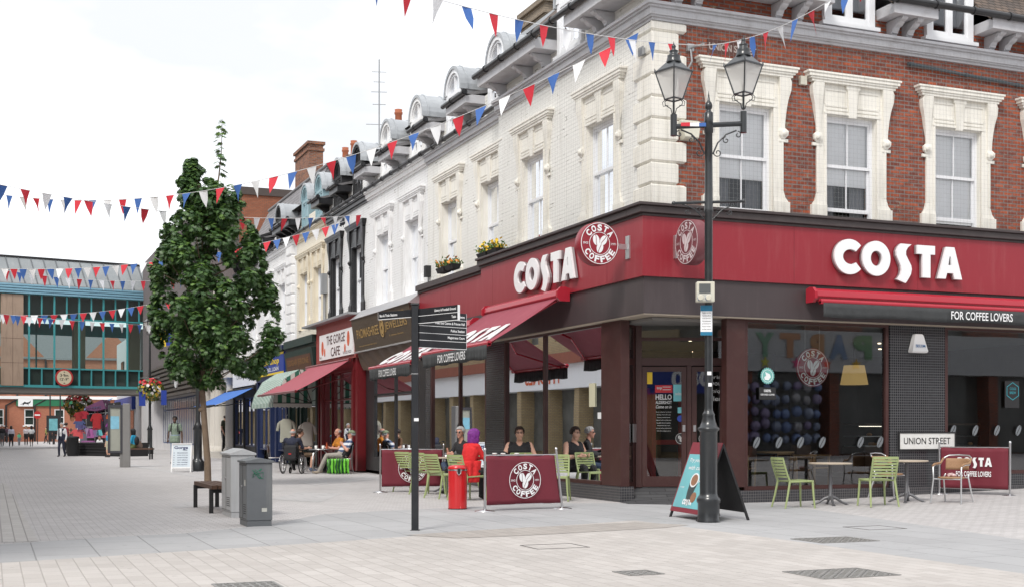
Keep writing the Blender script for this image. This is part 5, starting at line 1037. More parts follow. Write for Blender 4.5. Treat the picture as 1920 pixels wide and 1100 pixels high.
gs_ = [((148, 772), (.26, .02, .02), .6, .6, 'red'), ((157, 770), (.32, .015, .03), .6, .5, 'crimson'), ((149, 787), (.06, .08, .2), .7, .5, 'blue patterned'), ((152, 795), (.09, .08, .2), .6, .5, 'indigo'), ((147, 804), (.55, .08, .09), .9, .62, 'coral pink'), ((182, 774), (.33, .015, .02), .75, 1.1, 'dark red'),
      ((191, 778), (.02, .02, .025), .5, 1.3, 'black long'), ((200, 776), (.04, .03, .05), .7, 1.2, 'charcoal'), ((208, 790), (.25, .04, .25), .6, .7, 'magenta'), ((180, 801), (.20, .12, .25), .5, .6, 'lilac'), ((164, 802), (.30, .2, .34), .5, .55, 'pale violet'), ((170, 803), (.35, .1, .3), .5, .6, 'plum'), ((187, 802), (.12, .45, .5), .45, .5, 'turquoise'), ((194, 803), (.5, .08, .12), .45, .6, 'cherry'), ((203, 776), (.6, .14, .03), .3, .3, 'orange'), ((157, 803), (.12, .12, .15), .5, .9, 'slate grey')]
gs = gs_; mb = MB(); mb.prism(f, [(Uu(146), -1.3), (Uu(146), Z(770)), (Uu(172), Z(758)), (Uu(216), Z(752)), (Uu(216), -1.3)], -1.2, -.9); mb.build('shade_backdrop', m_blackm, st, True)  # added dark sheet standing in for the unlit shop interior behind
for (p, c, w_, h_, nm) in gs: garment(p[0], p[1], 83.5, c, w_, h_, '%s garment hanging on the purple market stall' % nm, 'shirt' if w_ > .5 else 'bag')
mb = MB(); rb = random.Random(8)
for i in range(5): p = P_(157+i*4.2, 832, 82); mb.lathe([(.2, 0), (.26, .1), (.25, .45), (.12, .6), (.02, .62)], (p.x, p.y, .02), 9)
reg(mb.build('bag_display', mat('purple bags', (.18, .05, .16), .7, .5, 6)), None, 'row of purple bags standing under the market stall rail', 'bags')
# sandwich boards
def aboard(label, p, rz, w_, h_, spread, face_m, frame_m, cat='sandwich board', name='sandwich_board', group=None):
    t = thing(name, label, cat, p, rz, group); a = math.atan2(spread, h_)
    for s in (1, -1):
        U = V((1, 0, 0)); Zv = V((0, s*math.sin(a), math.cos(a))); Nn = V((0, -s*math.cos(a), math.sin(a))); f = Fr((0, -s*spread, 0), (s, 0, 0), Nn, Zv); L_ = h_/math.cos(a); w2 = w_/2
        mb = MB()
        for q in ((-w2, -w2+.035, 0, L_), (w2-.035, w2, 0, L_), (-w2+.035, w2-.035, L_-.04, L_), (-w2+.035, w2-.035, .12, .16)): mb.fbox(f, *q, -.03, .0)
        fo = mb.build('frame', frame_m, t); mb = MB(); mb.fbox(f, -w2+.035, w2-.035, .16, L_-.04, -.02, -.008); mb.build('panel', face_m, t)
        if s == 1: F1 = (f, L_)
    return t, F1
# ---- Gorge cafe board
p = at_g(342, 884); t, (f, L_) = aboard('white framed sandwich board listing a menu beside the second lamp post', (p.x, p.y+.1, 0), -TH+R(6), .62, .9, .22, mat('pale blue poster', (.62, .70, .76), .4), m_whitep)
mb = MB(); txt(mb, 'Gorge', f.p(-.02, L_-.15, -.004), f.U, f.Z, .42, .12, .03); txt(mb, 'CAFE', f.p(.1, L_-.22, -.004), f.U, f.Z, .14, .03, .03)
for i, s_ in enumerate(('BREAKFAST', 'JACKET POTATOES', 'SANDWICHES', 'HOT MEALS', 'TEA COFFEE', 'EAT IN TAKE AWAY')):
    txt(mb, s_, f.p(.03, L_-.31-.075*i, -.004), f.U, f.Z, .32, .026, .03); mb.fbox(f, -.24, -.215, L_-.32-.075*i, L_-.30-.075*i, -.006, -.003)
mb.build('lettering', mat('navy ink', (.02, .03, .12), .5), t)
p = at_g(155, 827); t, (f, L_) = aboard('white sandwich board with orange writing in the distance by the shoppers', (p.x, p.y, 0), -TH-.1, 1.3, 1.6, .35, m_white_sign, m_whitep)
mb = MB(); txt(mb, '£5', f.p(0, L_*.5, -.004), f.U, f.Z, .8, .5, .03); mb.build('lettering', m_org, t)
# advertising panel (kiosk)
p = at_g(237, 875); t = thing('advertising_panel', 'grey double sided advertising panel on a post with a small blue poster', 'advertising panel', p, -TH+R(14))
mb = MB(); mb.box(-.12, .13, -.16, .16, 0, 2.25); mb.box(-.22, .0, -.1, .1, 0, .55); mb.build('post', mat('grey metal cladding', (.24, .235, .23), .45, .1, 2, dirt=.2), t, False, bevel=.02)
mb = MB()
for q in ((-.62, -.55), (-.2, -.121)): mb.box(q[0], q[1], -.14, .14, .5, 2.2)
mb.box(-.55, -.2, -.14, .14, .5, .58); mb.box(-.55, -.2, -.14, .14, 2.1, 2.2); mb.build('frame', mat('dark grey frame', (.06, .06, .07), .4, .1), t)
mb = MB(); mb.box(-.55, -.2, -.1, .1, .58, 2.1); mb.build('backing', mat('grey green backing', (.36, .37, .32), .6, .15, 3), t)
mb = MB(); mb.box(-.53, -.24, -.106, -.102, 1.35, 1.8); mb.build('poster', mat('sky blue poster', (.25, .55, .72), .5, .4, 5), t)
# litter bin, benches
def bench(label, p, rz, l=1.5, h=.47):
    t = thing('bench', label, 'bench', p, rz, 'timber benches'); mb = MB()
    for k in range(4): mb.box(-l/2, l/2, -.2+.105*k, -.2+.105*k+.085, h-.06, h)
    mb.build('seat', m_dwood, t)
    for s in (-1, 1): mb = MB(); x = s*(l/2-.1); mb.box(x-.03, x+.03, -.2, -.14, 0, h-.06); mb.box(x-.03, x+.03, .16, .22, 0, h-.06); mb.box(x-.03, x+.03, -.14, .16, h-.12, h-.06); mb.build('leg', m_blackm, t)
    return t
bench('timber slatted bench end showing behind the light grey cabinet', (-6.96, 1.75, 0), R(90), 1.85, .44)
p = at_g(256, 860); bench('distant dark bench with a seated woman beside the advertising panel', (p.x, p.y, 0), -TH, 1.5, .5)
# hanging baskets on lamp posts
# ============================================================ LAMP POSTS
m_lp = mat('black lamp post paint', (.022, .025, .028), .3, .15, 8, .001, 50, dirt=.15, dirtc=(.12, .12, .12), coat=.3)
m_lw = mat('white lantern reflector', (.62, .61, .58), .6, .05)
def whitened_glass():
    m, t, b = base_mat('whitened lantern glass'); b.inputs['Base Color'].default_value = (.75, .74, .72, 1); b.inputs['Roughness'].default_value = .25; b.inputs['Alpha'].default_value = .55; return m  # frosted panes, with the white sky reflection put into the colour
m_lg = whitened_glass()
def scroll(mb, p, X, Z, r, turns=1.2, a0=0, th=.012, sgn=1):
    pts = []
    for i in range(17):
        a = a0+sgn*turns*2*PI*i/16; rr = r*(1-.75*i/16); pts.append(p+X*math.cos(a)*rr+Z*math.sin(a)*rr)
    mb.tube(pts, th, 5)
def lantern(par, c, s=1.0, rot=0):
    """tapering four sided lantern > glass, reflector, scroll"""
    c = V(c); rm = Matrix.Rotation(rot, 3, 'Z'); q = lambda x, y, z: c+rm @ V((x*s, y*s, 0))+V((0, 0, z*s)); hb, ht = .115, .235; z0, z1 = .0, .50
    mb = MB(); cb_ = [(-1, -1), (1, -1), (1, 1), (-1, 1)]
    for i in range(4):
        a, b = cb_[i], cb_[(i+1) % 4]
        mb.bar(q(a[0]*hb, a[1]*hb, z0), q(a[0]*ht, a[1]*ht, z1), .024*s); mb.bar(q(a[0]*hb, a[1]*hb, z0), q(b[0]*hb, b[1]*hb, z0), .022*s); mb.bar(q(a[0]*ht, a[1]*ht, z1), q(b[0]*ht, b[1]*ht, z1), .03*s)
        mb.tube([q(a[0]*ht, a[1]*ht, z1-.0), q(a[0]*ht*1.04, a[1]*ht*1.04, z1+.07)], [.026*s, .004*s], 5)
        mb.poly([q(a[0]*ht, a[1]*ht, z1+.01), q(b[0]*ht, b[1]*ht, z1+.01), q(b[0]*.1, b[1]*.1, z1+.17), q(a[0]*.1, a[1]*.1, z1+.17)])
    mb.lathe([(.135*s, .16*s), (.14*s, .18*s), (.13*s, .2*s), (.115*s, .27*s), (.12*s, .29*s), (.08*s, .30*s), (.075*s, .36*s), (.085*s, .375*s), (.04*s, .40*s), (.03*s, .43*s), (.045*s, .455*s), (.03*s, .48*s), (.012*s, .5*s), (.0, .56*s)], c+V((0, 0, z1*s)), 16)
    o = mb.build('lantern', m_lp, par, True)
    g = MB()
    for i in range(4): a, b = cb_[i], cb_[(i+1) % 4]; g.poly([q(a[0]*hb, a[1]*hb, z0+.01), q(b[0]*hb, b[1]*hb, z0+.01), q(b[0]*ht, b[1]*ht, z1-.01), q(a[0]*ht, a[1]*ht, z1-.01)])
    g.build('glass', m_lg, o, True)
    g = MB(); g.box(c.x-.16*s, c.x+.16*s, c.y-.16*s, c.y+.16*s, c.z+.44*s, c.z+.49*s); g.lathe([(.03, 0), (.045, .06), (.045, .22), (.02, .26)], c+V((0, 0, .16*s)), 10); g.build('reflector', m_lw, o, True)
    k = MB(); k.tube([q(0, 0, -.28), q(0, 0, .02)], .02*s, 6)
    for i in range(4):
        a = PI/4+i*PI/2+rot; X = V((math.cos(a), math.sin(a), 0)); k.tube([c+X*.02+V((0, 0, -.27*s)), c+X*.05*s+V((0, 0, -.17*s)), c+X*.15*s+V((0, 0, -.1*s)), c+X*.16*s+V((0, 0, -.04*s)), c+X*.1*s+V((0, 0, .0))], .009*s, 5)
        k.tube([c+X*.1*s+V((0, 0, -.11*s)), c+X*.19*s+V((0, 0, -.12*s)), c+X*.2*s+V((0, 0, -.05*s)), c+X*.16*s+V((0, 0, -.01*s))], .007*s, 5)
    k.build('scroll_stay', m_lp, o, True)
Lc = V((-.955, -3.715, 0)); t = thing('lamp_post', 'tall black twin lantern lamp post standing at the corner in front of the coffee shop', 'lamp post', Lc, 0, 'black lamp posts')
mb = MB(); mb.lathe([(.165, 0), (.165, .03), (.155, .05), (.155, .27), (.17, .29), (.17, .33), (.15, .36), (.13, .39), (.125, .42), (.125, 1.27), (.13, 1.29), (.155, 1.31), (.155, 1.335), (.13, 1.35), (.10, 1.42), (.085, 1.5), (.09, 1.53), (.075, 1.55), (.062, 1.58), (.057, 1.62), (.057, 4.35), (.066, 4.37), (.066, 4.42), (.06, 4.44), (.055, 5.05), (.053, 5.5), (.064, 5.5), (.064, 5.78), (.05, 5.79), (.03, 5.82), (.05, 5.85), (.055, 5.88), (.045, 5.92), (.02, 5.95), (.012, 6.02), (0, 6.1)], Lc, 20)
mb.build('column', m_lp, t, True)
ax = (at(1393, 232, 17.9)-at(1262, 240, 17.7)); ax.z = 0; ax.normalize(); ax = V((.95, -.32, 0)).normalized()
la, lb = Lc+ax*-.50+V((0, 0, 5.58)), Lc+ax*.50+V((0, 0, 5.64))
mb = MB(); mb.tube([la, lb], .036, 8)
for e in (la, lb): mb.tube([e+V((0, 0, -.13)), e+V((0, 0, .17))], .048, 10)
for s in (-1, 1):
    X = ax*s; p = Lc+V((0, 0, 5.1)); pts = [Lc+X*.06+V((0, 0, 5.2)), Lc+X*.13+V((0, 0, 5.36)), Lc+X*.25+V((0, 0, 5.48)), Lc+X*.4+V((0, 0, 5.54))]; mb.tube(pts, .012, 5)
    scroll(mb, Lc+X*.13+V((0, 0, 5.22)), X, V((0, 0, 1)), .06, 1.1, PI, .008); scroll(mb, Lc+X*.25+V((0, 0, 5.40)), X, V((0, 0, 1)), .05, 1.1, PI*.5, .008); scroll(mb, Lc+X*.42+V((0, 0, 5.48)), X, V((0, 0, 1)), .05, 1.0, PI*.5, .008, -1)
mb.build('cross_arm', m_lp, t, True)
lantern(t, la+V((0, 0, .385)), .78, R(16)); lantern(t, lb+V((0, 0, .42)), .80, R(16))
mb = MB(); a, b = Lc+ax*-.5+V((0, 0, 4.5)), Lc+ax*.5+V((0, 0, 4.54)); mb.tube([a, b], .022, 6); mb.ball(b, .03); mb.ball(a, .03)
for s in (-1, 1):
    X = ax*s; mb.tube([Lc+X*.06+V((0, 0, 4.28)), Lc+X*.2+V((0, 0, 4.42)), Lc+X*.38+V((0, 0, 4.49))], .01, 5); scroll(mb, Lc+X*.14+V((0, 0, 4.42)), X, V((0, 0, 1)), .045, 1.1, PI*1.2, .007); scroll(mb, Lc+X*.3+V((0, 0, 4.38)), X, V((0, 0, 1)), .045, 1, PI, .007)
mb.build('banner_arm', m_lp, t, True)
# ribbon of flags caught on the arm
mb = MB(); c3 = (mat('flag red', (.62, .03, .05), .7, .1, 20), mat('flag white', (.82, .83, .85), .7, .05, 20), mat('flag blue', (.05, .14, .42), .7, .1, 20))
for i in range(3): a = la+ax*(.08+.13*i)+V((0, -.045, .0)); mb.cm = i; mb.poly([a, a+ax*.13, a+ax*.13+V((0, 0, .055)), a+V((0, 0, .05))])
reg(mb.build('knotted_flag', list(c3)), None, 'red white and blue flag wrapped on the left arm of the near lamp post', 'flag')
# socket box and notice
fL = Fr(Lc+V((0, 0, 0)), (CT, -ST, 0), (-ST, -CT, 0)); t2 = thing('socket_box', 'cream electrical box with two blue sockets on the near lamp post', 'electrical box', fL.p(-.06, 3.1, 0)); mb = MB(); mb.fbox(fL, -.19, .06, 3.1, 3.38, .03, .17); mb.build('case', m_box, t2, True, bevel=.01)
mb = MB(); mb.fbox(fL, -.16, .0, 3.22, 3.35, .17, .178); mb.build('cover', mat('smoky cover', (.12, .13, .13), .2), t2, True)
mb = MB()
for u in (-.15, -.04): mb.lathe([(.035, 0), (.035, .07), (.042, .075), (.042, .09)], fL.p(u, 3.15, .16), 12, fL.N)
mb.build('socket', mat('socket blue', (.03, .15, .42), .4), t2, True); mb = MB()
for u in (-.15, -.04): mb.lathe([(.042, .0), (.042, .015), (.03, .015)], fL.p(u, 3.15, .25), 12, fL.N)
mb.build('socket_ring', m_box, t2, True)
t2 = thing('notice', 'white notice with blue header and footer strapped to the near lamp post', 'notice', fL.p(-.05, 2.63, 0)); mb = MB(); mb.fbox(fL, -.125, .04, 2.64, 3.06, .062, .068); mb.build('sheet', m_white_sign, t2, True)
mb = MB(); mb.fbox(fL, -.125, .04, 2.98, 3.06, .068, .071); mb.fbox(fL, -.125, .04, 2.64, 2.69, .068, .071); mb.build('coloured_band', mat('notice blue', (.02, .18, .32), .4), t2, True)
k = MB()
for i, s_ in enumerate(('PUBLIC NOTICE', 'Town Centre Market', 'every Thursday', 'No unauthorised', 'posters', 'Report faults', 'to the council')): txt(k, s_, fL.p(-.04, 2.955-.038*i, .0715), fL.U, fL.Z, .12, .015, .01)
k.build('lettering', m_blackm, t2, True)
mb = MB()
for z, u, w_ in ((2.08, .0, .03), (1.92, .01, .025)): mb.fbox(fL, u-w_, u+w_, z, z+.05, .057, .062)
reg(mb.build('torn_sticker', m_white_sign), None, 'torn white sticker scraps on the near lamp post at head height', 'sticker')
def lamp_small(label, p, baskets=0, lab2=None, h=5.4, top=True):
    t = thing('lamp_post', label, 'lamp post', p, 0, 'black lamp posts'); p = V(p); mb = MB()
    mb.lathe([(.2, 0), (.2, .3), (.17, .34), (.13, .4), (.13, 1.3), (.17, 1.34), (.1, 1.5), (.07, 1.6), (.065, 4.0), (.05, h-.8)], p, 14); mb.build('column', m_lp, t, True)
    if top: lantern(t, p+V((0, 0, h-.55)), 1.1, R(16))
    mb = MB(); mb.tube([p+V((-.55*CT, .55*ST, 4.2)), p+V((.55*CT, -.55*ST, 4.2))], .025, 6); mb.build('cross_arm', m_lp, t, True)
    return t
p2 = gr(371, 882); lamp_small('black lamp post behind the young tree beside the menu sandwich board', (p2.x, p2.y, 0), top=False)
p3 = gr(281, 850); lamp_small('distant black lamp post with a hanging flower basket in front of the footbridge end', (p3.x, p3.y, 0), h=7.3)
def basket(label, c, r, seed):
    t = thing('hanging_basket', label, 'hanging basket', c, 0, 'hanging flower baskets'); c = V(c); rb = random.Random(seed); mb = MB(); mb.lathe([(.02, -.5*r), (.4*r, -.35*r), (.55*r, 0), (.5*r, .02)], c, 12); mb.build('bowl', m_blackm, t, True)
    lf = MB(); cols = [MB(), MB(), MB()]
    for i in range(420):
        a = rb.uniform(0, 2*PI); u = rb.uniform(-1, 1); rr = r*(.75+.3*rb.random()); d = V((math.cos(a)*math.sqrt(1-u*u), math.sin(a)*math.sqrt(1-u*u), u*.85)); q = c+d*rr*(1 if u > -.3 else .85+.2*rb.random())-V((0, 0, .1*r)); s = rb.uniform(.05, .09)*r/.6
        n = (d+V((rb.uniform(-.6, .6), rb.uniform(-.6, .6), rb.uniform(-.3, .6)))).normalized(); x = n.orthogonal().normalized(); y = n.cross(x); k = rb.random()
        tgt = lf if k < .5 else cols[0] if (u > .45) else cols[1] if k < .72 else cols[2]
        tgt.poly([q+(x*math.cos(j*2*PI/5)+y*math.sin(j*2*PI/5))*s for j in range(5)])
    for i in range(60):
        a = rb.uniform(0, 2*PI); q = c+V((math.cos(a)*r*.5, math.sin(a)*r*.5, -.2*r)); e = q+V((rb.uniform(-.1, .1), rb.uniform(-.1, .1), -rb.uniform(.3, 1.0)*r)); lf.poly([q, q+V((.03, 0, 0)), e+V((.02, .02, 0)), e])
    lf.build('foliage', mat('basket leaves', (.10, .15, .04), .7, .5, 14), t, True)
    for m_, cm in zip(cols, (mat('red blossom', (.60, .02, .03), .6, .2, 9), mat('white blossom', (.75, .72, .72), .6, .1, 9), mat('yellow blossom', (.60, .40, .05), .6, .3, 9))): m_.build('blossom', cm, t, True)
basket('large red white and yellow flower basket hanging against the dark bank canopy', at(283, 727, 69), .72, 1)
basket('smaller red topped flower basket hanging beyond the footbridge', at(147, 757, 96), 1.1, 2)
# no entry sign, black poles and dark bins in the far street
t = thing('no_entry_sign', 'round red no entry sign on a pole by the far red brick building', 'road sign', gr(71, 826)); c = at(70.5, 777, 118); mb = MB(); mb.lathe([(.36, 0), (.36, .04)], c, 24, (-ST, -CT, 0)); mb.build('disc', MC['sign red'], t, True)
mb = MB(); f = Fr(c+V((-ST, -CT, 0))*.045, (CT, -ST, 0), (-ST, -CT, 0)); mb.fbox(f, -.25, .25, -.06, .06, 0, .01); mb.build('bar', m_white_sign, t, True); mb = MB(); mb.tube([V((c.x, c.y, 0)), c+V((0, 0, .4))+V((ST, CT, 0))*.1], .04, 6); mb.build('pole', m_blackm, t, True)
for px, lab in ((94, 'left of the two tall thin black poles under the footbridge'), (113, 'right of the two tall thin black poles under the footbridge')):
    p = gr(px, 827); mb = MB(); mb.lathe([(.2, 0), (.2, 1.2), (.12, 1.35), (.09, 1.5), (.07, 6.5)], (p.x, p.y, 0), 10); reg(mb.build('thin_pole', m_blackm), None, lab, 'pole')
def dark_bin(label, px, py, w_, h_):
    p = gr(px, py); mb = MB(); mb.lathe([(w_/2, 0), (w_/2, h_-.12), (w_/2+.03, h_-.1), (w_/2+.03, h_-.02), (w_/2-.05, h_)], (p.x, p.y, 0), 12); mb.lathe([(w_/2-.06, h_+.0), (w_/2-.08, h_+.01)], (p.x, p.y, 0), 12); reg(mb.build('litter_bin', m_blackm), None, label, 'litter bin')
dark_bin('black litter bin at the left end of the slatted planter wall', 137, 854, .55, 1.0)
t = thing('market_table', 'dark stacked market table with white boxes left of the stall', 'table', gr(112, 832)); p = gr(112, 832)
mb = MB(); f = Fr((p.x, p.y, 0), (CT, -ST, 0), (-ST, -CT, 0))
for z in (.5, .9, 1.3): mb.fbox(f, -1.0, 1.1, z, z+.08, -1, 0)
for u in (-1, 1.0): mb.fbox(f, u, u+.08, 0, 1.5, -.1, 0)
mb.fbox(f, -.9, 1.0, .58, .85, -.8, -.1); mb.fbox(f, -.7, .6, .98, 1.2, -.8, -.1); mb.build('rack', m_blackm, t, True)
t = thing('poster_stand', 'upright dark stand holding a teal poster in the far street', 'poster stand', gr(102, 832)); p = gr(102, 832); f = Fr((p.x, p.y, 0), (CT, -ST, 0), (-ST, -CT, 0)); mb = MB(); mb.fbox(f, -.75, .55, 1.1, 2.7, -.2, 0); mb.fbox(f, -.2, 0, 0, 1.1, -.15, -.05); mb.build('case', m_blackm, t, True); mb = MB(); mb.fbox(f, -.5, .3, 1.3, 2.4, .0, .02); mb.build('poster', mat('teal poster', (.15, .4, .45), .5, .4, 3), t, True)
# banners on bank wall: yellow and blue flag by the bridge
mb = MB(); c = at(312, 632, 63); f = Fr(c, (CT, -ST, 0), (-ST, -CT, 0)); mb.cm = 0; mb.fbox(f, -.32, -.02, -.45, .45, -.03, .03); mb.cm = 1; mb.fbox(f, .0, .3, -.40, .40, -.03, .03); reg(mb.build('street_banner', [mat('banner yellow', (.70, .50, .04), .6), m_blue]), None, 'yellow and blue banner hanging beside the end of the footbridge', 'banner')
mb = MB(); c = at(283, 748, 68.5); f = Fr(c, (CT, -ST, 0), (-ST, -CT, 0)); mb.fbox(f, -.65, -.3, -.35, .45, -.03, .0); mb.fbox(f, .55, .85, -.3, .5, -.03, .0); reg(mb.build('street_banner', m_blue), None, 'pair of plain blue panels behind the large flower basket', 'banner')
# ============================================================ BIRD NET
t = thing('bird_net', 'fine pale netting stretched in front of the upper walls of the corner building', 'net', (.2, .2, 5.3)); mnet = mat('pale net cord', (.36, .36, .35), .8)
for fr, u1 in ((Fr((0, .28, 0), (1, 0, 0), (0, -1, 0)), 11.5), (Fr((.28, 0, 0), (0, 1, 0), (-1, 0, 0)), 7.7)):
    mb = MB(); u = .30
    while u < u1: mb.bar(fr.p(u, 5.26, 0), fr.p(u, 8.75, 0), .0013); u += .085
    z = 5.3
    while z < 8.75: mb.bar(fr.p(.28, z, .001), fr.p(u1, z, .001), .0013); z += .085
    mb.build('net_panel', mnet, t, True)
# ============================================================ FINGERPOST
m_sp = mat('signpost black', (.016, .018, .022), .35, .2, 6, dirt=.08, dirtc=(.2, .2, .2)); Sp = V((-5.26, -3.55, 0))
t = thing('fingerpost', 'black square town signpost with white lettered direction blades', 'signpost', Sp)
mb = MB(); f = Fr(Sp, (CT, -ST, 0), (-ST, -CT, 0)); mb.fbox(f, -.045, .045, 0, 2.92, -.045, .045); mb.fbox(f, -.055, .055, 2.92, 2.94, -.055, .055); mb.fbox(f, -.06, .06, 0, .012, -.06, .06)
mb.build('post', m_sp, t, True, bevel=.006)
mb = MB(); mb.fbox(f, -.01, .05, 1.42, 1.46, .046, .048); mb.fbox(f, -.045, .045, 2.03, 2.034, .046, .047); mb.build('sticker', m_white_sign, t, True)
K163 = 16.3/FPX
def blade(p0, p1, z0, z1, words, al):
    U = (p1-p0); U.z = 0; l = U.length; U.normalize(); Nn = V((U.y, -U.x, 0)); Nn = Nn if Nn.dot(V((-ST, -CT, 0))) > 0 else -Nn; fb = Fr((p0.x, p0.y, 0), U, Nn); mb = MB(); mb.fbox(fb, 0, l, z0, z1, -.018, .018); o = mb.build('direction_blade', m_sp, t, True)
    k = MB(); rd = 1 if U.dot(V((CT, -ST, 0))) > 0 else -1; X = U*rd
    h_ = .042; wd = len(words)*.0165
    txt(k, words, fb.p(l-.03 if al == 'r' else l-.03, (z0+z1)/2, .0195), X, (0, 0, 1), wd, h_ if any(c in words for c in 'gyp') else .034, .022, align='r' if rd > 0 else 'l')
    k.fbox(fb, 0, l, z0-.0035, z0+.0025, -.0185, .0185); k.fbox(fb, l, l+.004, z0, z1, -.018, .018); k.build('lettering', m_white_sign, o, True)
# blade directions: first (upper right) comes slightly towards us, lower ones recede
A = f.p(.045, 0, 0); B1 = V((-10.3394, -19.097, 1.3))+ray(860, 806)*15.75; B2 = CAM+ray(873, 806)*16.8; B0 = CAM+ray(711, 806)*16.7
for i, s_ in enumerate(('Library & Football Ground', 'Taxis')): blade(A, B1, 2.777-.094*i, 2.87-.094*i, s_, 'r')
for i, s_ in enumerate(('West End Cinema', 'West End Centre & Princes Hall', 'Police Station', 'Magistrates Court', '')):
    blade(A, B2, 2.758-.095*i, 2.852-.095*i, s_ or ' ', 'r')
blade(f.p(-.045, 0, 0), B0, 2.767, 2.862, 'Bus & Train Stations', 'l')
# ============================================================ CABINETS
def cabinet(label, p, w_, d_, h_, m_, peak=.1):
    t = thing('utility_cabinet', label, 'cabinet', p, 0, 'street cabinets'); mb = MB(); mb.box(-w_/2, w_/2, -d_/2, d_/2, .08, h_); mb.box(-w_/2+.008, w_/2-.008, -d_/2+.008, d_/2-.008, -.02, .08)
    mb.build('body', m_, t, False, bevel=.01); x = -w_/2
    mb = MB(); f = Fr((0, 0, 0), (1, 0, 0), (0, -1, 0)); mb.prism(f, [(-w_/2-.02, h_), (w_/2+.02, h_), (w_/2+.02, h_+.03), (0, h_+peak), (-w_/2-.02, h_+.03)], -d_/2-.02, d_/2+.02); mb.build('roof', m_, t, False, bevel=.006)
    mb = MB(); mb.box(x-.003, x-.0005, -.003, .003, .1, h_-.03); mb.box(x-.003, x-.0005, -d_/2+.03, d_/2-.03, h_-.035, h_-.03); mb.box(x-.003, x-.0005, -d_/2+.03, d_/2-.03, .1, .105)
    for k in range(5): mb.box(x-.003, x-.0005, -d_/2+.06, -.05, .17+.03*k, .178+.03*k)
    mb.build('door_seam', m_blackm, t); mb = MB(); mb.lathe([(.018, 0), (.018, .012)], (x, .05, h_*.62), 10, (-1, 0, 0)); mb.build('lock', m_steel, t)
    return t
m_c1 = mat('light grey cabinet paint', (.45, .46, .47), .4, .05, 3, dirt=.3, dirtc=(.25, .24, .22), streak=True); m_c2 = mat('mid grey cabinet paint', (.13, .14, .15), .5, .15, 4, .001, 10, dirt=.5, dirtc=(.26, .26, .25), streak=True)
cabinet('light grey metal cabinet standing behind the dark one in the street', (-6.87, .17, 0), .36, .79, .93, m_c1)
c2 = cabinet('dark grey metal cabinet with green scribble, nearer of the two in the street', (-6.985, -1.80, 0), .35, .56, .86, m_c2, .07)
mb = MB(); rb = random.Random(5); pts = [V((rb.uniform(-.1, .06), -.283, .72+rb.uniform(-.09, .07))) for _ in range(14)]; mb.tube(pts, .004, 4); mb.build('graffiti', mat('green marker', (.02, .22, .12), .5), c2)
mb = MB(); mb.box(-.177, -.176, -.2, -.12, .55, .63); mb.box(.03, .1, -.2825, -.281, .2, .25); mb.build('torn_sticker', mat('old sticker', (.5, .5, .46), .7, .4, 30), c2)
# ============================================================ CAFE FURNITURE
m_gc = mat('sage green plastic', (.33, .395, .18), .42, .06, 6, dirt=.06)
def make_green(label, p, rz):
    """moulded chair facing +y > seat, backrest, four legs"""
    t = thing('slatted_chair', label, 'chair', p, rz, 'green slatted cafe chairs')
    mb = MB(); w2 = .22
    for s in (-1, 1): mb.hexa([V((s*w2-.02, -.20, .43)), V((s*w2+.02, -.20, .43)), V((s*w2+.02, .23, .445)), V((s*w2-.02, .23, .445)), V((s*w2-.02, -.20, .455)), V((s*w2+.02, -.20, .455)), V((s*w2+.02, .23, .47)), V((s*w2-.02, .23, .47))])
    n = 8
    for i in range(n): y = -.19+i*.054; mb.box(-w2+.02, w2-.02, y, y+.042, .437+.003*i*.5, .455+.002*i)
    mb.box(-w2, w2, .21, .24, .42, .468); mb.build('seat', m_gc, t, False, bevel=.006)
    mb = MB(); bz = lambda z: -.20-(z-.45)*.28-.02*math.sin((z-.45)*6)
    for s in (-1, 1): mb.tube([V((s*(w2+.005*0), bz(z), z)) for z in (.44, .55, .65, .75, .84)], [.021, .019, .018, .018, .014], 6)
    for i in range(7):
        z = .53+.05*i; h = .034 if i < 6 else .045; 
        pts = [V((x, bz(z)-.035*(1-(x/w2)**2), z)) for x in (-w2, -w2*.5, 0, w2*.5, w2)]
        for a, b in zip(pts[:-1], pts[1:]): mb.bar(a, b, .014, h)
    mb.build('backrest', m_gc, t)
    for sx in (-1, 1):
        k = MB(); k.tube([(sx*(w2-.0), .215, .45), (sx*(w2+.015), .225, .2), (sx*(w2+.03), .24, 0)], [.021, .018, .015], 7); k.build('leg', m_gc, t)
        k = MB(); k.tube([(sx*w2, -.20, .45), (sx*(w2+.015), -.25, .2), (sx*(w2+.03), -.30, 0)], [.021, .018, .015], 7); k.build('leg', m_gc, t)
    return t
G = lambda px, py: (lambda p: (p.x, p.y, gz(p.x)))(gr(px, py))
def ground_at(px, py):
    z = 0
    for _ in range(4): p = gr(px, py, z); z = gz(p.x)
    return V((p.x, p.y, z))
def facing(dx, dy): return math.atan2(-dx, dy)   # rotation that turns +y into (dx, dy)
g0 = make_green('green slatted chair standing sideways left of the first round table on the right', ground_at(1490, 951), R(-98))
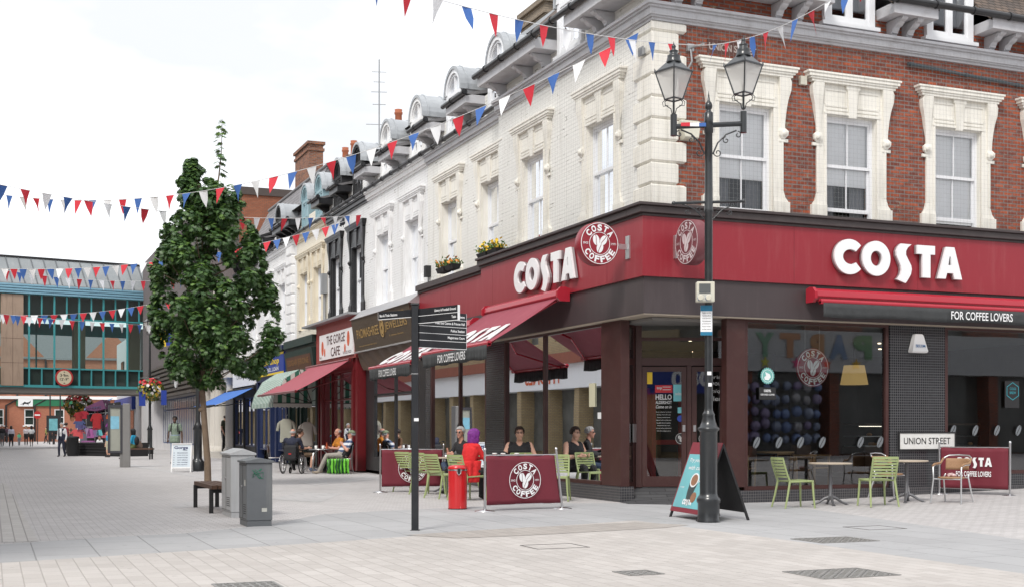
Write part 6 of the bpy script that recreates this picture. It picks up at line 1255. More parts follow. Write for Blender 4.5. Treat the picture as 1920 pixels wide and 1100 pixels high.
# (px, py ground centre, rz, label)
gp = ground_at(1645, 948); dup(g0, gp, R(-14), 'green slatted chair seen from behind between the two round tables on the right')
gA = [((771, 921), R(-60), 'green slatted chair nearest the further banner, beside another just like it'), ((803, 926), R(-66), 'green slatted chair turned to the table, seen through the signpost'), ((833, 933), R(-74), 'green slatted chair in front of the wooden table left of the red bin'),
      ((878, 937), R(-72), 'green slatted chair in which the woman with purple hair sits'), ((1042, 938), R(150), 'green slatted chair at the right end of the near banner'), ((985, 928), R(172), 'green slatted chair under the woman in the black sleeveless top')]
gpos = []
for (pp, rz, lab) in gA: q = ground_at(*pp); dup(g0, q, rz, lab); gpos.append((q, rz))
m_top = mat('pale wood table top', (.50, .42, .33), .4, .15, 6); m_tb = mat('grey cast table base', (.16, .16, .17), .45, .1, 6, metal=.5)
def table(label, p, r=.33, h=.74, sq=False):
    t = thing('cafe_table', label, 'table', p, R(20), 'round cafe tables'); mb = MB(); 
    if sq: mb.box(-r, r, -r, r, h-.028, h)
    else: mb.lathe([(r-.01, h-.028), (r, h-.02), (r, h-.006), (r-.008, h)], (0, 0, 0), 32)
    mb.build('table_top', m_top, t)
    mb = MB(); mb.lathe([(.12, h-.04), (.12, h-.03)], (0, 0, 0), 12); mb.lathe([(.055, .10), (.05, .16), (.032, .2), (.032, h-.03)], (0, 0, 0), 12); mb.build('pedestal', m_tb, t)
    for i in range(4):
        a = PI/4+i*PI/2; X = V((math.cos(a), math.sin(a), 0)); k = MB(); k.tube([V((0, 0, .15)), X*.1+V((0, 0, .12)), X*.2+V((0, 0, .05)), X*.29+V((0, 0, .015))], [.035, .03, .022, .022], 6); k.lathe([(.03, 0), (.03, .015)], X*.29, 8); k.build('foot', m_tb, t)
    return t
T1 = ground_at(1557, 946); t1 = table('round table with pale top between the two green chairs on the right', T1, .37)
T2 = ground_at(1700, 940); dup(t1, T2, 0, 'round table with pale top right of the green chair seen from behind')
T3 = ground_at(838, 922); dup(t1, T3, 0, 'wooden table behind the signpost with the ashtray, near the further banner', 'round cafe tables')
T4 = ground_at(948, 932); dup(t1, T4, 0, 'table with paper cups between the purple haired woman and the woman in black', 'round cafe tables')
m_rat = mat('tan woven cane', (.34, .20, .11), .7, .3, 60, .003, 120)
def bistro(label, p, rz):
    t = thing('bistro_armchair', label, 'chair', p, rz, 'aluminium bistro armchairs'); mb = MB()
    for s in (-1, 1):
        mb.tube([(s*.27, .26, 0), (s*.245, .2, .42), (s*.25, .2, .62), (s*.26, .12, .66), (s*.26, -.12, .67), (s*.24, -.24, .78)], .014, 7); mb.tube([(s*.25, -.30, 0), (s*.22, -.16, .44), (s*.2, -.2, .5)], .014, 7)
    mb.tube([(-.24, -.24, .78), (-.18, -.29, .82), (0, -.31, .83), (.18, -.29, .82), (.24, -.24, .78)], .014, 7); mb.tube([(-.245, .2, .42), (.245, .2, .42)], .012, 6); mb.tube([(-.22, -.16, .44), (.22, -.16, .44)], .012, 6); mb.build('frame', m_alu, t)
    mb = MB(); mb.lathe([(.21, .425), (.235, .44), (.21, .455)], (0, .02, 0), 20, sx=1, sy=1); mb.build('seat', m_rat, t)
    mb = MB(); gridm(mb, lambda a, b: V((-.21+.42*a, -.215-.09*math.sin(PI*a)-.02*b, .57+.2*b)), 10, 4); mb.build('backrest', m_rat, t, solid=.012)
    mb = MB(); 
    for s in (-1, 1): mb.tube([(s*.255, .2, .645), (s*.26, .12, .675), (s*.26, -.12, .685), (s*.245, -.22, .77)], .019, 7)
    mb.build('arm_wrap', m_rat, t); return t
B0_ = ground_at(1785, 942); b0 = bistro('aluminium and cane armchair in front of the right hand banner with litter on its seat', B0_, R(115)); dup(b0, ground_at(1668, 932), R(-160), 'aluminium and cane armchair mostly hidden behind the green chair on the right')
mb = MB(); p = B0_+V((0, 0, .46)); mb.lathe([(.03, 0), (.035, .1), (.012, .15)], p+V((-.05, .02, .03)), 8, (1, .3, 0)); mb.ball(p+V((.06, .03, .02)), .05, .04, .03, 8, 5); reg(mb.build('litter', mat('clear and pink litter', (.7, .5, .5), .2, .5, 30)), None, 'small clear bottle and wrapper lying on the cane armchair seat', 'litter')
# ---------------- banners
m_ban = mat('burgundy banner cloth', (.16, .016, .03), .7, .08, 4, .002, 250)
def banner(label, P0, P1, kind, h0=.1, h1=.86, lean=(0, 0)):
    P0, P1 = V(P0), V(P1); t = thing('barrier_banner', label, 'banner', (P0+P1)/2, 0, 'burgundy pavement banners'); U = (P1-P0); U.z = 0; l = U.length; U.normalize(); Nn = V((U.y, -U.x, 0)); Nn = Nn if Nn.dot(V((-ST, -CT, 0))) > 0 else -Nn
    f = Fr((P0.x, P0.y, (P0.z+P1.z)/2), U, Nn)
    for i, (u, ln) in enumerate(((0, lean[0]), (l, lean[1]))):
        mb = MB(); mb.lathe([(.165, 0), (.165, .008), (.05, .03), (.03, .035)], f.p(u, 0), 24); mb.tube([f.p(u, .02), f.p(u+ln, h1+.09)], .019, 10); mb.lathe([(.024, 0), (.024, .03), (.012, .04)], f.p(u+ln, h1+.08), 10); mb.build('post', m_steel, t, True)
    mb = MB(); gridm(mb, lambda a, b: f.p(.03+(l-.06)*a+(lean[0]*(1-a)+lean[1]*a)*b, h0+(h1-h0)*b-.012*math.sin(PI*a)*(1 if b > .5 else -.5), .014*math.sin(a*9+b*2)*(1-b)+.006*math.sin(a*23)), 40, 10); mb.build('cloth', m_ban, t, True, solid=.003)
    mb = MB(); mb.tube([f.p(lean[0], h1, -.005), f.p(l+lean[1], h1, -.005)], .012, 6); mb.tube([f.p(lean[0]*.1, h0+.0, -.005), f.p(l+lean[1]*.1, h0+.0, -.005)], .008, 6); mb.build('rail', m_steel, t, True)
    mb = MB(); rd = 1 if U.dot(V((CT, -ST, 0))) > 0 else -1; X = U*rd; c = f.p(l*.5, (h0+h1)/2-.01, .03)
    if kind == 'logo': logo(mb, c, X, (0, 0, 1), .31, f.N)
    else:
        f2 = Fr(c, X, f.N); costa(mb, f2, -.34, .04, .00056, 0, .004); txt(mb, 'FOR COFFEE LOVERS', c-V((0, 0, .1)), X, (0, 0, 1), .66, .1, .02)
    mb.build('printed_mark', m_white_sign, t, True); return t
RR_, RF_ = V((CT, -ST, 0)), V((ST, CT, 0)); bP1, bP2, bP3 = ground_at(909, 958), ground_at(713, 922), V((6.46, .05, gz(6.46)))
banner('near burgundy banner with large round coffee mark in front of the left tables', bP1, bP1+RR_*1.27+RF_*.72, 'logo', .1, .90, (0, -.12))
banner('far burgundy banner behind the signpost and the green chairs', bP2, bP2+RR_*1.32+RF_*.25, 'logo', .12, .90)
banner('burgundy banner with two lines of words behind the cane armchair on the right', bP3, bP3+RR_*1.02-RF_*.85, 'word', .12, .90)
# ---------------- red pedal bin
p = ground_at(858, 954); t = thing('pedal_bin', 'bright red tall oval pedal bin beside the near banner', 'bin', p, -TH); m_red = mat('glossy red enamel', (.58, .018, .022), .22, .05, 3, coat=.5)
mb = MB(); mb.lathe([(.155, .02), (.155, .64)], (0, 0, 0), 28, sy=.85); mb.build('body', m_red, t); mb = MB(); mb.lathe([(.158, .665), (.158, .69), (.145, .715), (.1, .73), (0, .735)], (0, 0, 0), 28, sy=.85); mb.build('lid', m_red, t)
mb = MB(); mb.lathe([(.160, .64), (.160, .662)], (0, 0, 0), 28, sy=.85); mb.build('steel_band', m_steel, t); mb = MB(); mb.lathe([(.158, 0), (.158, .02)], (0, 0, 0), 28, sy=.85); mb.box(.005, .055, -.155, -.13, .58, .68); mb.build('black_trim', m_blackm, t, bevel=.004)
mb = MB(); mb.tube([(-.005, -.15, .66), (.0, -.165, .60), (.03, -.175, .57), (.06, -.165, .60), (.065, -.15, .66)], .006, 6); mb.build('handle', m_steel, t)
# ---------------- coffee shop sandwich board
m_teal2 = mat('turquoise poster', (.16, .48, .52), .35, .35, 1.8); t = thing('menu_board', 'black and burgundy sandwich board with a turquoise coffee poster leaning by the lamp post', 'sandwich board', V((-.80, -2.75, 0)), 0)
q0 = V((-.99, -2.62, 0)); q1 = V((-.88, -3.36, 0)); Ub = (q1-q0).normalized(); f1n = V((Ub.y, -Ub.x, 0)); f1n = f1n if f1n.dot(V((-ST, -CT, 0))) > 0 else -f1n
q0 = gr(1254, 968); q1 = gr(1306, 977); q0.z = q1.z = 0; Ub = (q1-q0); wB = Ub.length; Ub.normalize(); nB = V((Ub.y, -Ub.x, 0)); nB = nB if nB.dot(V((-ST, -CT, 0))) > 0 else -nB
hB_, sp_ = 1.10, .40; lean_ = V((0, 0, 1))*hB_-nB*sp_; zB = lean_.normalized(); nn = (Ub.cross(zB)); nn = nn if nn.dot(nB) > 0 else -nn; LB = lean_.length; fB = Fr(q0, Ub, nn, zB)
mb = MB(); mb.fbox(fB, 0, .035, 0, LB, -.03, 0); mb.fbox(fB, wB-.035, wB, 0, LB, -.03, 0); mb.fbox(fB, .035, wB-.035, .12, LB, -.02, -.006)
q3 = q0-nB*2*sp_; fB2 = Fr(q3, Ub, -nn+V((0, 0, 2*nn.z)), (zB-2*V((zB.x, zB.y, 0)))); mb.fbox(fB2, 0, .035, 0, LB, 0, .03); mb.fbox(fB2, wB-.035, wB, 0, LB, 0, .03); mb.fbox(fB2, .035, wB-.035, .12, LB, .006, .02); mb.build('black_frame', m_blackm, t, True)
mb = MB(); mb.fbox(fB, -.01, wB+.01, .10, LB+.02, .0, .012); mb.build('burgundy_panel', mat('burgundy board', (.22, .016, .03), .4), t, True)
mb = MB(); mb.fbox(fB, .035, wB-.035, .17, LB-.17, .012, .016); mb.build('poster', m_teal2, t, True)
mb = MB(); fx = Fr(fB.p(wB/2, LB-.085, .014), fB.U, fB.N, fB.Z); costa(mb, fx, -.16, -.035, .00027, 0, .004); fx = Fr(fB.p(wB/2, .22, .018), fB.U, fB.N, fB.Z); costa(mb, fx, -.16, .0, .00027, 0, .003)
txt(mb, 'Try your coffee', fB.p(wB/2, LB-.27, .018), fB.U, fB.Z, wB*.76, .075, .012, shear=.3); txt(mb, 'with custard', fB.p(wB/2, LB-.38, .018), fB.U, fB.Z, wB*.66, .065, .012, shear=.3); txt(mb, 'HOT OR ICED', fB.p(.17, .48, .018), fB.U, fB.Z, .14, .02, .02)
mb.build('lettering', m_white_sign, t, True)
mb = MB(); fc = Fr(fB.p(wB*.52, .60, .017), fB.U, fB.N, fB.Z); mb.strip(fc, arc(0, .0, .14, .11, 0, 360, 26), arc(0, 0, .115, .088, 0, 360, 26), 0, .006); mb.strip(fc, arc(.165, .02, .04, .05, -90, 90, 10), arc(.16, .02, .02, .03, -90, 90, 10), 0, .004); mb.build('printed_cup', m_white_sign, t, True)
mb = MB(); mb.prism(fc, arc(0, 0, .115, .088, 0, 345, 24), 0, .004); fd = Fr(fB.p(wB*.66, .34, .017), fB.U, fB.N, fB.Z); mb.prism(fd, arc(0, 0, .09, .08, 0, 345, 20), 0, .005); mb.build('printed_coffee', mat('printed coffee brown', (.30, .14, .07), .4, .4, 25), t, True)
mb = MB(); mb.prism(fc, [(-.14, -.03), (-.13, -.2), (-.08, -.36), (.02, -.38), (.08, -.2), (.13, -.05), (.05, -.11), (-.05, -.115)], -.001, .002); mb.build('printed_shadow', mat('printed dark cup', (.035, .05, .05), .4, .4, 12), t, True)
for u in (.84, 1.27):
    fq = Fr(DC.p(u, 1.15, -.024), DC.U, DC.N); o = MB(); o.lathe([(.10, 0), (.10, .002)], fq.o, 24, fq.N); o = o.build('bean_roundel', m_blackm, cb, True); k = MB(); fq = Fr(fq.p(0, 0, .003), fq.U, fq.N); k.strip(fq, arc(0, 0, .10, .10, 0, 360, 24), arc(0, 0, .093, .093, 0, 360, 24), 0, .001); beans(k, fq, .15); k.build('bean_mark', mat('pale grey print', (.42, .42, .42), .5), o, True)
# ---------------- things on and behind the shop glass
k = MB(); gb = Fr((0, .22, 0), (1, 0, 0), (0, -1, 0))
def beanmark(mb, f, u, z, r=.075):
    fr = Fr(f.p(u, z, .0), f.U, f.N); n = 14
    for side in (1, -1):
        A = []; B = []
        for i in range(n+1): q = -PI/2+PI*i/n; y = .105*math.sin(q); x = .07*math.cos(q)*side; c_ = .02*math.sin(q*2)+.008*side; x = c_ if x*side < c_*side else x; A.append((x*.9+y*.35, y)); B.append((c_*.9+y*.35, y))
        mb.strip(fr, A, B, 0, .002)
m_bean = mat('frosted grey vinyl', (.17, .185, .20), .6)
for u in (2.45, 2.93, 3.4, 3.88, 4.75, 5.2): beanmark(k, gb, u, 1.08) if 0 else each('bean_sticker', m_bean, cb, True, [lambda q: beanmark(q, gb, u, 1.08)])
for u in (6.95, 7.5, 8.05, 8.6, 9.15, 9.7): each('bean_sticker', m_bean, cb, True, [lambda q: beanmark(q, gb, u, 1.30)])
k = MB(); c = gb.p(2.68, 2.24, 0); f = Fr(c, gb.U, gb.N); k.prism(f, [(math.cos(j*PI/20)*(.155 if j % 2 else .135), math.sin(j*PI/20)*(.155 if j % 2 else .135)+.05) for j in range(40)], 0, .003); k.build('green_seal', mat('seal green', (.18, .48, .45), .5), cb, True)
each('black_label', m_blackm, cb, True, [lambda q: q.fbox(gb, 2.5, 2.86, 1.86, 2.08, 0, .003), lambda q: q.fbox(gb, 8.25, 8.62, 1.75, 2.28, -.002, .001)])
k = MB(); txt(k, '100%', gb.p(2.68, 2.02, .005), (1, 0, 0), (0, 0, 1), .15, .05, .02); txt(k, 'CERTIFIED COFFEE', gb.p(2.68, 1.95, .005), (1, 0, 0), (0, 0, 1), .3, .03, .01)
f = Fr(c+V((0, -.004, .05)), gb.U, gb.N); k.strip(f, arc(0, 0, .115, .115, 0, 360, 24), arc(0, 0, .108, .108, 0, 360, 24), 0, .002); k.prism(f, [(-.06, -.07), (.02, -.08), (.07, -.02), (.05, .03), (.0, .05), (-.05, .07), (-.03, .0), (-.07, -.02)], 0, .002); k.build('white_print', m_white_sign, cb, True)
k = MB(); f = Fr(gb.p(8.45, 2.08, .003), gb.U, gb.N); hx = lambda r: [(r*math.sin(j*PI/3), r*math.cos(j*PI/3)) for j in range(7)]; k.strip(f, hx(.18), hx(.165), 0, .002); txt(k, 'COLD', f.p(0, .05, .003), f.U, f.Z, .16, .05, .01); txt(k, 'BREW', f.p(0, -.03, .003), f.U, f.Z, .16, .05, .01); k.build('teal_print', mat('teal vinyl', (.03, .30, .36), .5), cb, True)
t = thing('hanging_window_sign', 'round burgundy sign hung on two wires inside the right shop window', 'sign', (3.78, .42, 2.46)); c = V((3.80, .42, 2.47)); mb = MB(); mb.lathe([(.36, -.02), (.36, .02)], c, 40, (0, 1, 0)); mb.build('disc', ml, t, True); mb = MB(); logo(mb, c+V((0, -.022, 0)), (1, 0, 0), (0, 0, 1), .36, (0, -1, 0)); mb.build('emblem', m_white_sign, t, True)
mb = MB()
for x in (-.16, .16): mb.tube([c+V((x, 0, .3)), c+V((x, 0, .78))], .004, 4)
mb.build('wire', m_steel, t, True)
# door vinyls
dq = lambda u, z, d=-.018: DC.p(u, z, d)
mb = MB(); mb.fbox(DC, .14+.02, .31, 2.16, 2.38, -.026, -.022); mb.build('yellow_sticker', mat('yellow sticker', (.75, .50, .02), .5), cb, True)
mb = MB(); mb.fbox(DC, .36, .68, 2.00, 2.14, -.026, -.022); mb.build('red_sticker', mat('red sticker', (.50, .02, .03), .5), cb, True)
mb = MB(); mb.fbox(DC, .70, .90, 1.84, 2.15, -.026, -.022); mb.fbox(DC, .78, .89, 1.62, 1.73, -.026, -.022); mb.build('turquoise_poster', m_teal2, cb, True)
mb = MB(); mb.lathe([(.06, 0), (.06, .003)], dq(.83, 1.52, -.025), 20, DC.N); mb.build('blue_sticker', m_blue, cb, True)
mb = MB(); txt(mb, 'HELLO', dq(.52, 1.92), DC.U, DC.Z, .30, .10, .03); txt(mb, 'ALDERSHOT', dq(.52, 1.82), DC.U, DC.Z, .30, .06, .02); txt(mb, 'Come on in', dq(.52, 1.74), DC.U, DC.Z, .29, .06, .01, shear=.3); txt(mb, 'top', dq(.44, 2.08), DC.U, DC.Z, .10, .06, .03)
for i, s_ in enumerate(('Monday to Saturday 7 am till 6 pm', 'Sunday 9 am till 5 pm', 'We are open every day of the week', 'Please ask inside for allergy advice', 'Free wifi for all of our customers', 'Follow us and tell us what you think', 'All of our coffee is made by hand', 'Thank you for calling in to see us')): txt(mb, s_, dq(.52, 1.64-.05*i), DC.U, DC.Z, .28-.02*(i % 3), .02, .01)
for i, s_ in enumerate(('bring', 'your', 'unique', 'blend')): txt(mb, s_, dq(1.52, 2.28-.13*i), DC.U, DC.Z, .06*len(s_), .085, .005, shear=.2 if i == 2 else 0)
txt(mb, 'wins', dq(.80, 1.98, -.02), DC.U, DC.Z, .14, .06, .02)
for z in (2.1, 2.05): mb.fbox(DC, .50, .65, z, z+.012, -.021, -.019)
mb.build('white_vinyl', mat('white vinyl print', (.55, .55, .55), .6), cb, True)
# posters in the left window
mb = MB(); gl = Fr((.30, 0, 0), (0, 1, 0), (-1, 0, 0)); mb.fbox(gl, 5.2, 5.75, 1.0, 2.35, -.01, 0); mb.build('navy_poster', mat('navy poster', (.03, .06, .14), .5), cb, True)
mb = MB()
for i, s_ in enumerate(('Put your', 'mood in', 'Mocha', 'Iced', 'and Flat', 'White')): txt(mb, s_, gl.p(5.47, 2.2-.2*i, .003), (0, -1, 0), (0, 0, 1), .38, .1, .01)
mb.build('poster_lettering', MC['white vinyl print'], cb, True); mb = MB(); mb.fbox(gl, 2.36, 2.62, 1.75, 2.2, .04, .045); mb.build('cream_notice', mat('cream notice', (.6, .58, .42), .6), cb, True); mb = MB(); mb.fbox(gl, 2.05, 2.25, 1.52, 1.64, .04, .045); mb.build('small_white_card', m_white_sign, cb, True)
# ---------------- inside the coffee shop
def armchair(label, p, rz, m_):
    t = thing('tub_armchair', label, 'armchair', p, rz); mb = MB(); mb.box(-.3, .3, -.28, .3, .18, .45); mb.build('seat', m_, t, bevel=.04); mb = MB(); gridm(mb, lambda a, b: V((-.34+.68*a, -.30-.04*math.sin(PI*a)-.1*b, .2+.8*b)), 8, 6); mb.build('backrest', m_, t, solid=.07)
    for sx in (-.26, .26):
        for sy in (-.22, .26): k = MB(); k.tube([(sx, sy, 0), (sx, sy, .2)], .02, 6); k.build('leg', m_wood, t)
def dots():
    m, tt, b = base_mat('cream dotted fabric'); v = tt.nodes.new('ShaderNodeTexVoronoi'); v.inputs['Scale'].default_value = 9; v.inputs['Randomness'].default_value = 0; tt.links.new(wpos(tt), v.inputs['Vector']); c = ramp(tt, v.outputs['Distance'], .32, .36, (.04, .05, .05), (.36, .38, .30)); tt.links.new(c, b.inputs['Base Color']); b.inputs['Roughness'].default_value = .9; return m
armchair('cream dotted tub armchair inside the left window near the pillar', (.95, 3.1, .15), R(-175), dots())
def wchair(label, p, rz):
    t = thing('wooden_armchair', label, 'chair', p, rz); mb = MB()
    for s in (-1, 1): mb.bar((s*.25, .2, 0), (s*.25, .2, .65), .035); mb.bar((s*.25, -.2, 0), (s*.25, -.22, .65), .035); mb.bar((s*.25, .24, .66), (s*.25, -.24, .66), .05, .03)
    mb.bar((-.25, -.2, .42), (.25, -.2, .42), .03); mb.bar((-.25, .2, .42), (.25, .2, .42), .03); mb.build('frame', m_wood, t); mb = MB(); mb.box(-.24, .24, -.2, .2, .40, .47); mb.build('seat', m_dwood, t); mb = MB(); mb.box(-.24, .24, -.24, -.2, .6, .85); mb.build('backrest', m_dwood, t)
    return t
wc = wchair('pale wooden armchair inside the left window beside the dotted armchair', (.75, 2.35, .15), R(80))
for (x, y, r_, lab) in ((3.0, 1.6, 40, 'wooden armchair just inside the right window behind the first round table'), (4.6, 1.5, 200, 'wooden armchair deeper inside the right window beside the dark table'), (4.9, 2.6, 100, 'wooden armchair furthest inside the right window'), (1.3, 5.6, 10, 'wooden armchair inside the left window behind the woman in black')): dup(wc, (x, y, .15), R(r_), lab)
def itable(label, x, y):
    t = thing('indoor_table', label, 'table', (x, y, .15)); mb = MB(); mb.lathe([(.36, .71), (.36, .745)], (0, 0, 0), 24); mb.build('table_top', m_wood, t); mb = MB(); mb.lathe([(.22, 0), (.22, .02), (.03, .04), (.03, .71)], (0, 0, 0), 12); mb.build('pedestal', m_blackm, t); return t
it = itable('round indoor table behind the right window', 3.8, 1.6); dup(it, (7.9, 1.5, .15), 0, 'round indoor table in front of the pastry counter'); dup(it, (1.0, 4.5, .15), 0, 'round indoor table inside the left window')
t = thing('pastry_counter', 'glass fronted pastry counter lit inside the far right window', 'counter', (8.6, 3.4, .15)); mb = MB(); mb.box(7.2, 10.4, 3.2, 4.0, .15, .95); mb.box(7.2, 10.4, 3.2, 4, 1.42, 1.46); mb.build('cabinet', m_dwood, t, True)
mb = MB(); mb.box(7.2, 10.4, 3.25, 3.95, 1.16, 1.18); mb.box(7.2, 10.4, 3.2, 3.95, .95, .97); mb.build('shelf', m_steel, t, True); mb = MB(); mb.box(7.6, 9.8, 3.9, 3.93, 1.385, 1.4); mb.build('strip_light', emit('counter lamp', (1, .9, .75), 1.2), t, True)
mb = MB(); rb = random.Random(11)
for i in range(34): mb.ball((7.35+rb.random()*2.9, 3.35+rb.random()*.4, rb.choice((1.0, 1.21))), .07, .06, .04, 8, 5)
mb.build('pastry', mat('baked pastry', (.45, .22, .08), .7, .4, 9), t, True)
mb = MB(); mb.tube([(6.9+.12*math.cos(a*.6), 0, a) for a in (0, 1)], .01, 4)
t = thing('pendant_lamp', 'glowing yellow lampshade hanging inside the right window', 'lamp', (7.1, 3.45, 2.2)); mb = MB(); mb.lathe([(.30, 0), (.22, .42)], (7.1, 3.45, 2.3), 20); mb.build('lamp_shade', emit('lit shade', (.55, .36, .13), .35), t, True); mb = MB(); mb.tube([(7.1, 3.45, 2.7), (7.1, 3.45, 3.23)], .01, 5); mb.build('cord', m_blackm, t, True)
t = thing('menu_screen', 'row of dark framed pictures on the coffee shop back wall', 'picture', (5, 8.55, 1.6)); mb = MB()
for i in range(6): mb.box(1.5+1.5*i, 2.4+1.5*i, 8.54, 8.59, 1.5, 2.4)
mb.build('picture_frame', mat('framed print', (.16, .15, .14), .6, .8, 2.2), t, True)
mb = MB(); mb.box(2.6, 2.7, 4.4, 5.2, .15, 2.2); mb.box(2.6, 3.4, 4.4, 4.5, .15, .25); mb.box(2.6, 3.4, 4.4, 4.5, 2.1, 2.2); mb.box(3.3, 3.4, 4.4, 4.5, .15, 2.2); mb.box(2.6, 3.4, 4.42, 4.48, 1.0, 1.1); reg(mb.build('red_display_unit', mat('red display', (.45, .02, .02), .4)), None, 'red framed display unit seen through the entrance doors', 'display unit')
# outdoor crockery
m_cup = mat('white cup', (.8, .8, .78), .3, .02); m_cupr = mat('burgundy paper cup', (.22, .02, .03), .5)
def papercup(label, p, r=.04):
    t = thing('paper_cup', label, 'cup', p, 0, 'takeaway cups'); mb = MB(); mb.lathe([(r*.72, 0), (r, .105)], (0, 0, 0), 16); mb.build('cup', m_cupr, t); mb = MB(); mb.lathe([(r*1.07, .105), (r*1.07, .117), (r*.95, .125), (r*.9, .118)], (0, 0, 0), 16); mb.build('lid', m_cup, t); return t
pc = papercup('paper cup with white lid, left of the two on the table behind the near banner', T4+V((-.10, -.12, .742)), .045)
dup(pc, T4+V((.17, -.16, .742)), 0, 'paper cup with white lid, right of the two on the table behind the near banner'); dup(pc, T4+V((-.22, .02, .742)), 0, 'paper cup beside the purple haired woman')
mb = MB(); mb.lathe([(.05, 0), (.06, .035), (.05, .035), (.045, .012), (0, .01)], T3+V((-.05, -.1, .742)), 14); reg(mb.build('ashtray', m_steel), None, 'small round ashtray on the table by the further banner', 'ashtray')
# ============================================================ GORGE CAFE TABLE AND CHAIRS
TG = gr(601, 886); t = thing('metal_cafe_table', 'round steel cafe table with white mugs between the wheelchair and the seated men', 'table', (TG.x, TG.y, 0)); mb = MB(); mb.lathe([(.34, .71), (.35, .72), (.35, .735), (.33, .74)], (0, 0, 0), 28); mb.build('table_top', m_steel, t); mb = MB()
for i in range(4): a = i*PI/2+.5; mb.tube([(.1*math.cos(a), .1*math.sin(a), .71), (.3*math.cos(a), .3*math.sin(a), .6), (.33*math.cos(a), .33*math.sin(a), .0)], .013, 6)
mb.build('leg', m_steel, t)
def mug(label, p):
    t = thing('mug', label, 'mug', p, R(70), 'white mugs'); mb = MB(); mb.lathe([(.035, 0), (.042, .02), (.042, .1), (.037, .1), (.035, .02), (0, .015)], (0, 0, 0), 14); mb.build('cup', m_cup, t); mb = MB(); mb.tube([(.04, 0, .08), (.065, 0, .075), (.07, 0, .05), (.06, 0, .03), (.04, 0, .025)], .006, 6); mb.build('handle', m_cup, t); return t
mg = mug('left white mug on the steel table', TG+V((-.14, 0, .742))); dup(mg, TG+V((.06, -.08, .742)), R(20), 'right white mug on the steel table')
mb = MB(); mb.lathe([(.03, 0), (.03, .13), (.012, .17), (.012, .2)], TG+V((.22, .1, .742)), 10); reg(mb.build('sauce_bottle', mat('red sauce', (.35, .06, .02), .4)), None, 'red sauce bottle on the steel table', 'bottle')
def mchair(label, p, rz, wood=True):
    t = thing('metal_cafe_chair', label, 'chair', p, rz, 'steel framed cafe chairs'); mb = MB()
    for s in (-1, 1): mb.tube([(s*.2, -.27, 0), (s*.19, -.19, .45), (s*.18, -.25, .85)], .012, 6); mb.tube([(s*.2, .22, 0), (s*.19, .18, .45), (s*.19, -.19, .45)], .012, 6)
    mb.tube([(-.18, -.25, .85), (.18, -.25, .85)], .012, 6); mb.tube([(-.19, .18, .2), (.19, .18, .2)], .009, 5); mb.build('frame', m_steel, t)
    mb = MB(); mb.box(-.19, .19, -.19, .19, .45, .465); mb.build('seat', m_dwood if wood else m_steel, t, bevel=.005); mb = MB(); mb.hexa([V((-.18, -.235, .62)), V((.18, -.235, .62)), V((.18, -.22, .62)), V((-.18, -.22, .62)), V((-.18, -.26, .83)), V((.18, -.26, .83)), V((.18, -.245, .83)), V((-.18, -.245, .83))]); mb.build('backrest', m_wood if False else mat('brown bentwood', (.15, .045, .02), .4, .2, 8), t); return t
pchw = gr(517, 884); mc = mchair('steel chair with brown back standing empty left of the wheelchair', (pchw.x, pchw.y, 0), R(-110))
PCAP = V((-.42, 17.95, 0)); PB = V((-.38, 18.85, 0)); dup(mc, (PCAP.x-.05, PCAP.y, 0), R(75), 'steel chair under the man in the cap'); dup(mc, (PB.x, PB.y, 0), R(95), 'steel chair under the man in the orange shirt')
# green striped bag under the chair
p = gr(634, 888); mb = MB(); 
gridm(mb, lambda a, b: V((p.x-.30*1+.60*a, p.y-.1+.05*math.sin(a*30), .02+.44*b)), 30, 6); gridm(mb, lambda a, b: V((p.x-.30+.60*a, p.y+.12, .02+.44*b)), 6, 2)
gbm, tt, bb = base_mat('green striped plastic'); wv = tt.nodes.new('ShaderNodeTexWave'); wv.inputs['Scale'].default_value = 3.2; wv.inputs['Distortion'].default_value = 3; wv.bands_direction = 'X'; tt.links.new(wpos(tt), wv.inputs['Vector']); tt.links.new(ramp(tt, wv.outputs['Fac'], .4, .6, (.02, .08, .03), (.18, .60, .06)), bb.inputs['Base Color']); bb.inputs['Roughness'].default_value = .4
reg(mb.build('shopping_bag', gbm, solid=.01), None, 'bright green striped shopping bag under the chair of the man in the cap', 'bag')
# shirts hanging at the outfitter
def bigshirt(label, c, m_, w_=.42, h_=.85):
    t = thing('display_shirt', label, 'shirt', c, R(-20), 'shirts hung outside the outfitter'); mb = MB(); f = Fr((0, 0, 0), (1, 0, 0), (0, -1, 0)); n = 1
    mb.loft(f, 0, [(-h_, -w_*.52, w_*.52, -.13, .13), (-h_*.6, -w_*.48, w_*.48, -.12, .12), (-h_*.2, -w_*.5, w_*.5, -.1, .1), (-.06, -w_*.44, w_*.44, -.08, .08), (0, -.09, .09, -.06, .06)]); mb.build('body', m_, t, bevel=.04)
    for s in (-1, 1): mb = MB(); mb.loft(f, 0, [(-h_*.52, s*w_*.62, s*w_*.86, -.07, .07), (-h_*.2, s*w_*.48, s*w_*.74, -.08, .08), (-.06, s*w_*.34, s*w_*.5, -.07, .07)]); mb.build('sleeve', m_, t, bevel=.03)
    mb = MB(); mb.tube([(0, 0, 0), (0, 0, .1), (.04, 0, .13)], .008, 5); mb.build('hanger', m_steel, t)
s1 = at(537, 784, 42.0); bigshirt('olive short sleeved shirt hanging left of the wheelchair user at the outfitter', s1, mat('olive shirt', (.36, .36, .30), .85, .1, 9), .40, .80)
s2 = at(576, 790, 41.0); bigshirt('grey brown shirt hanging behind the wheelchair user at the outfitter', s2, mat('taupe shirt', (.34, .31, .28), .85, .1, 9), .38, .80)
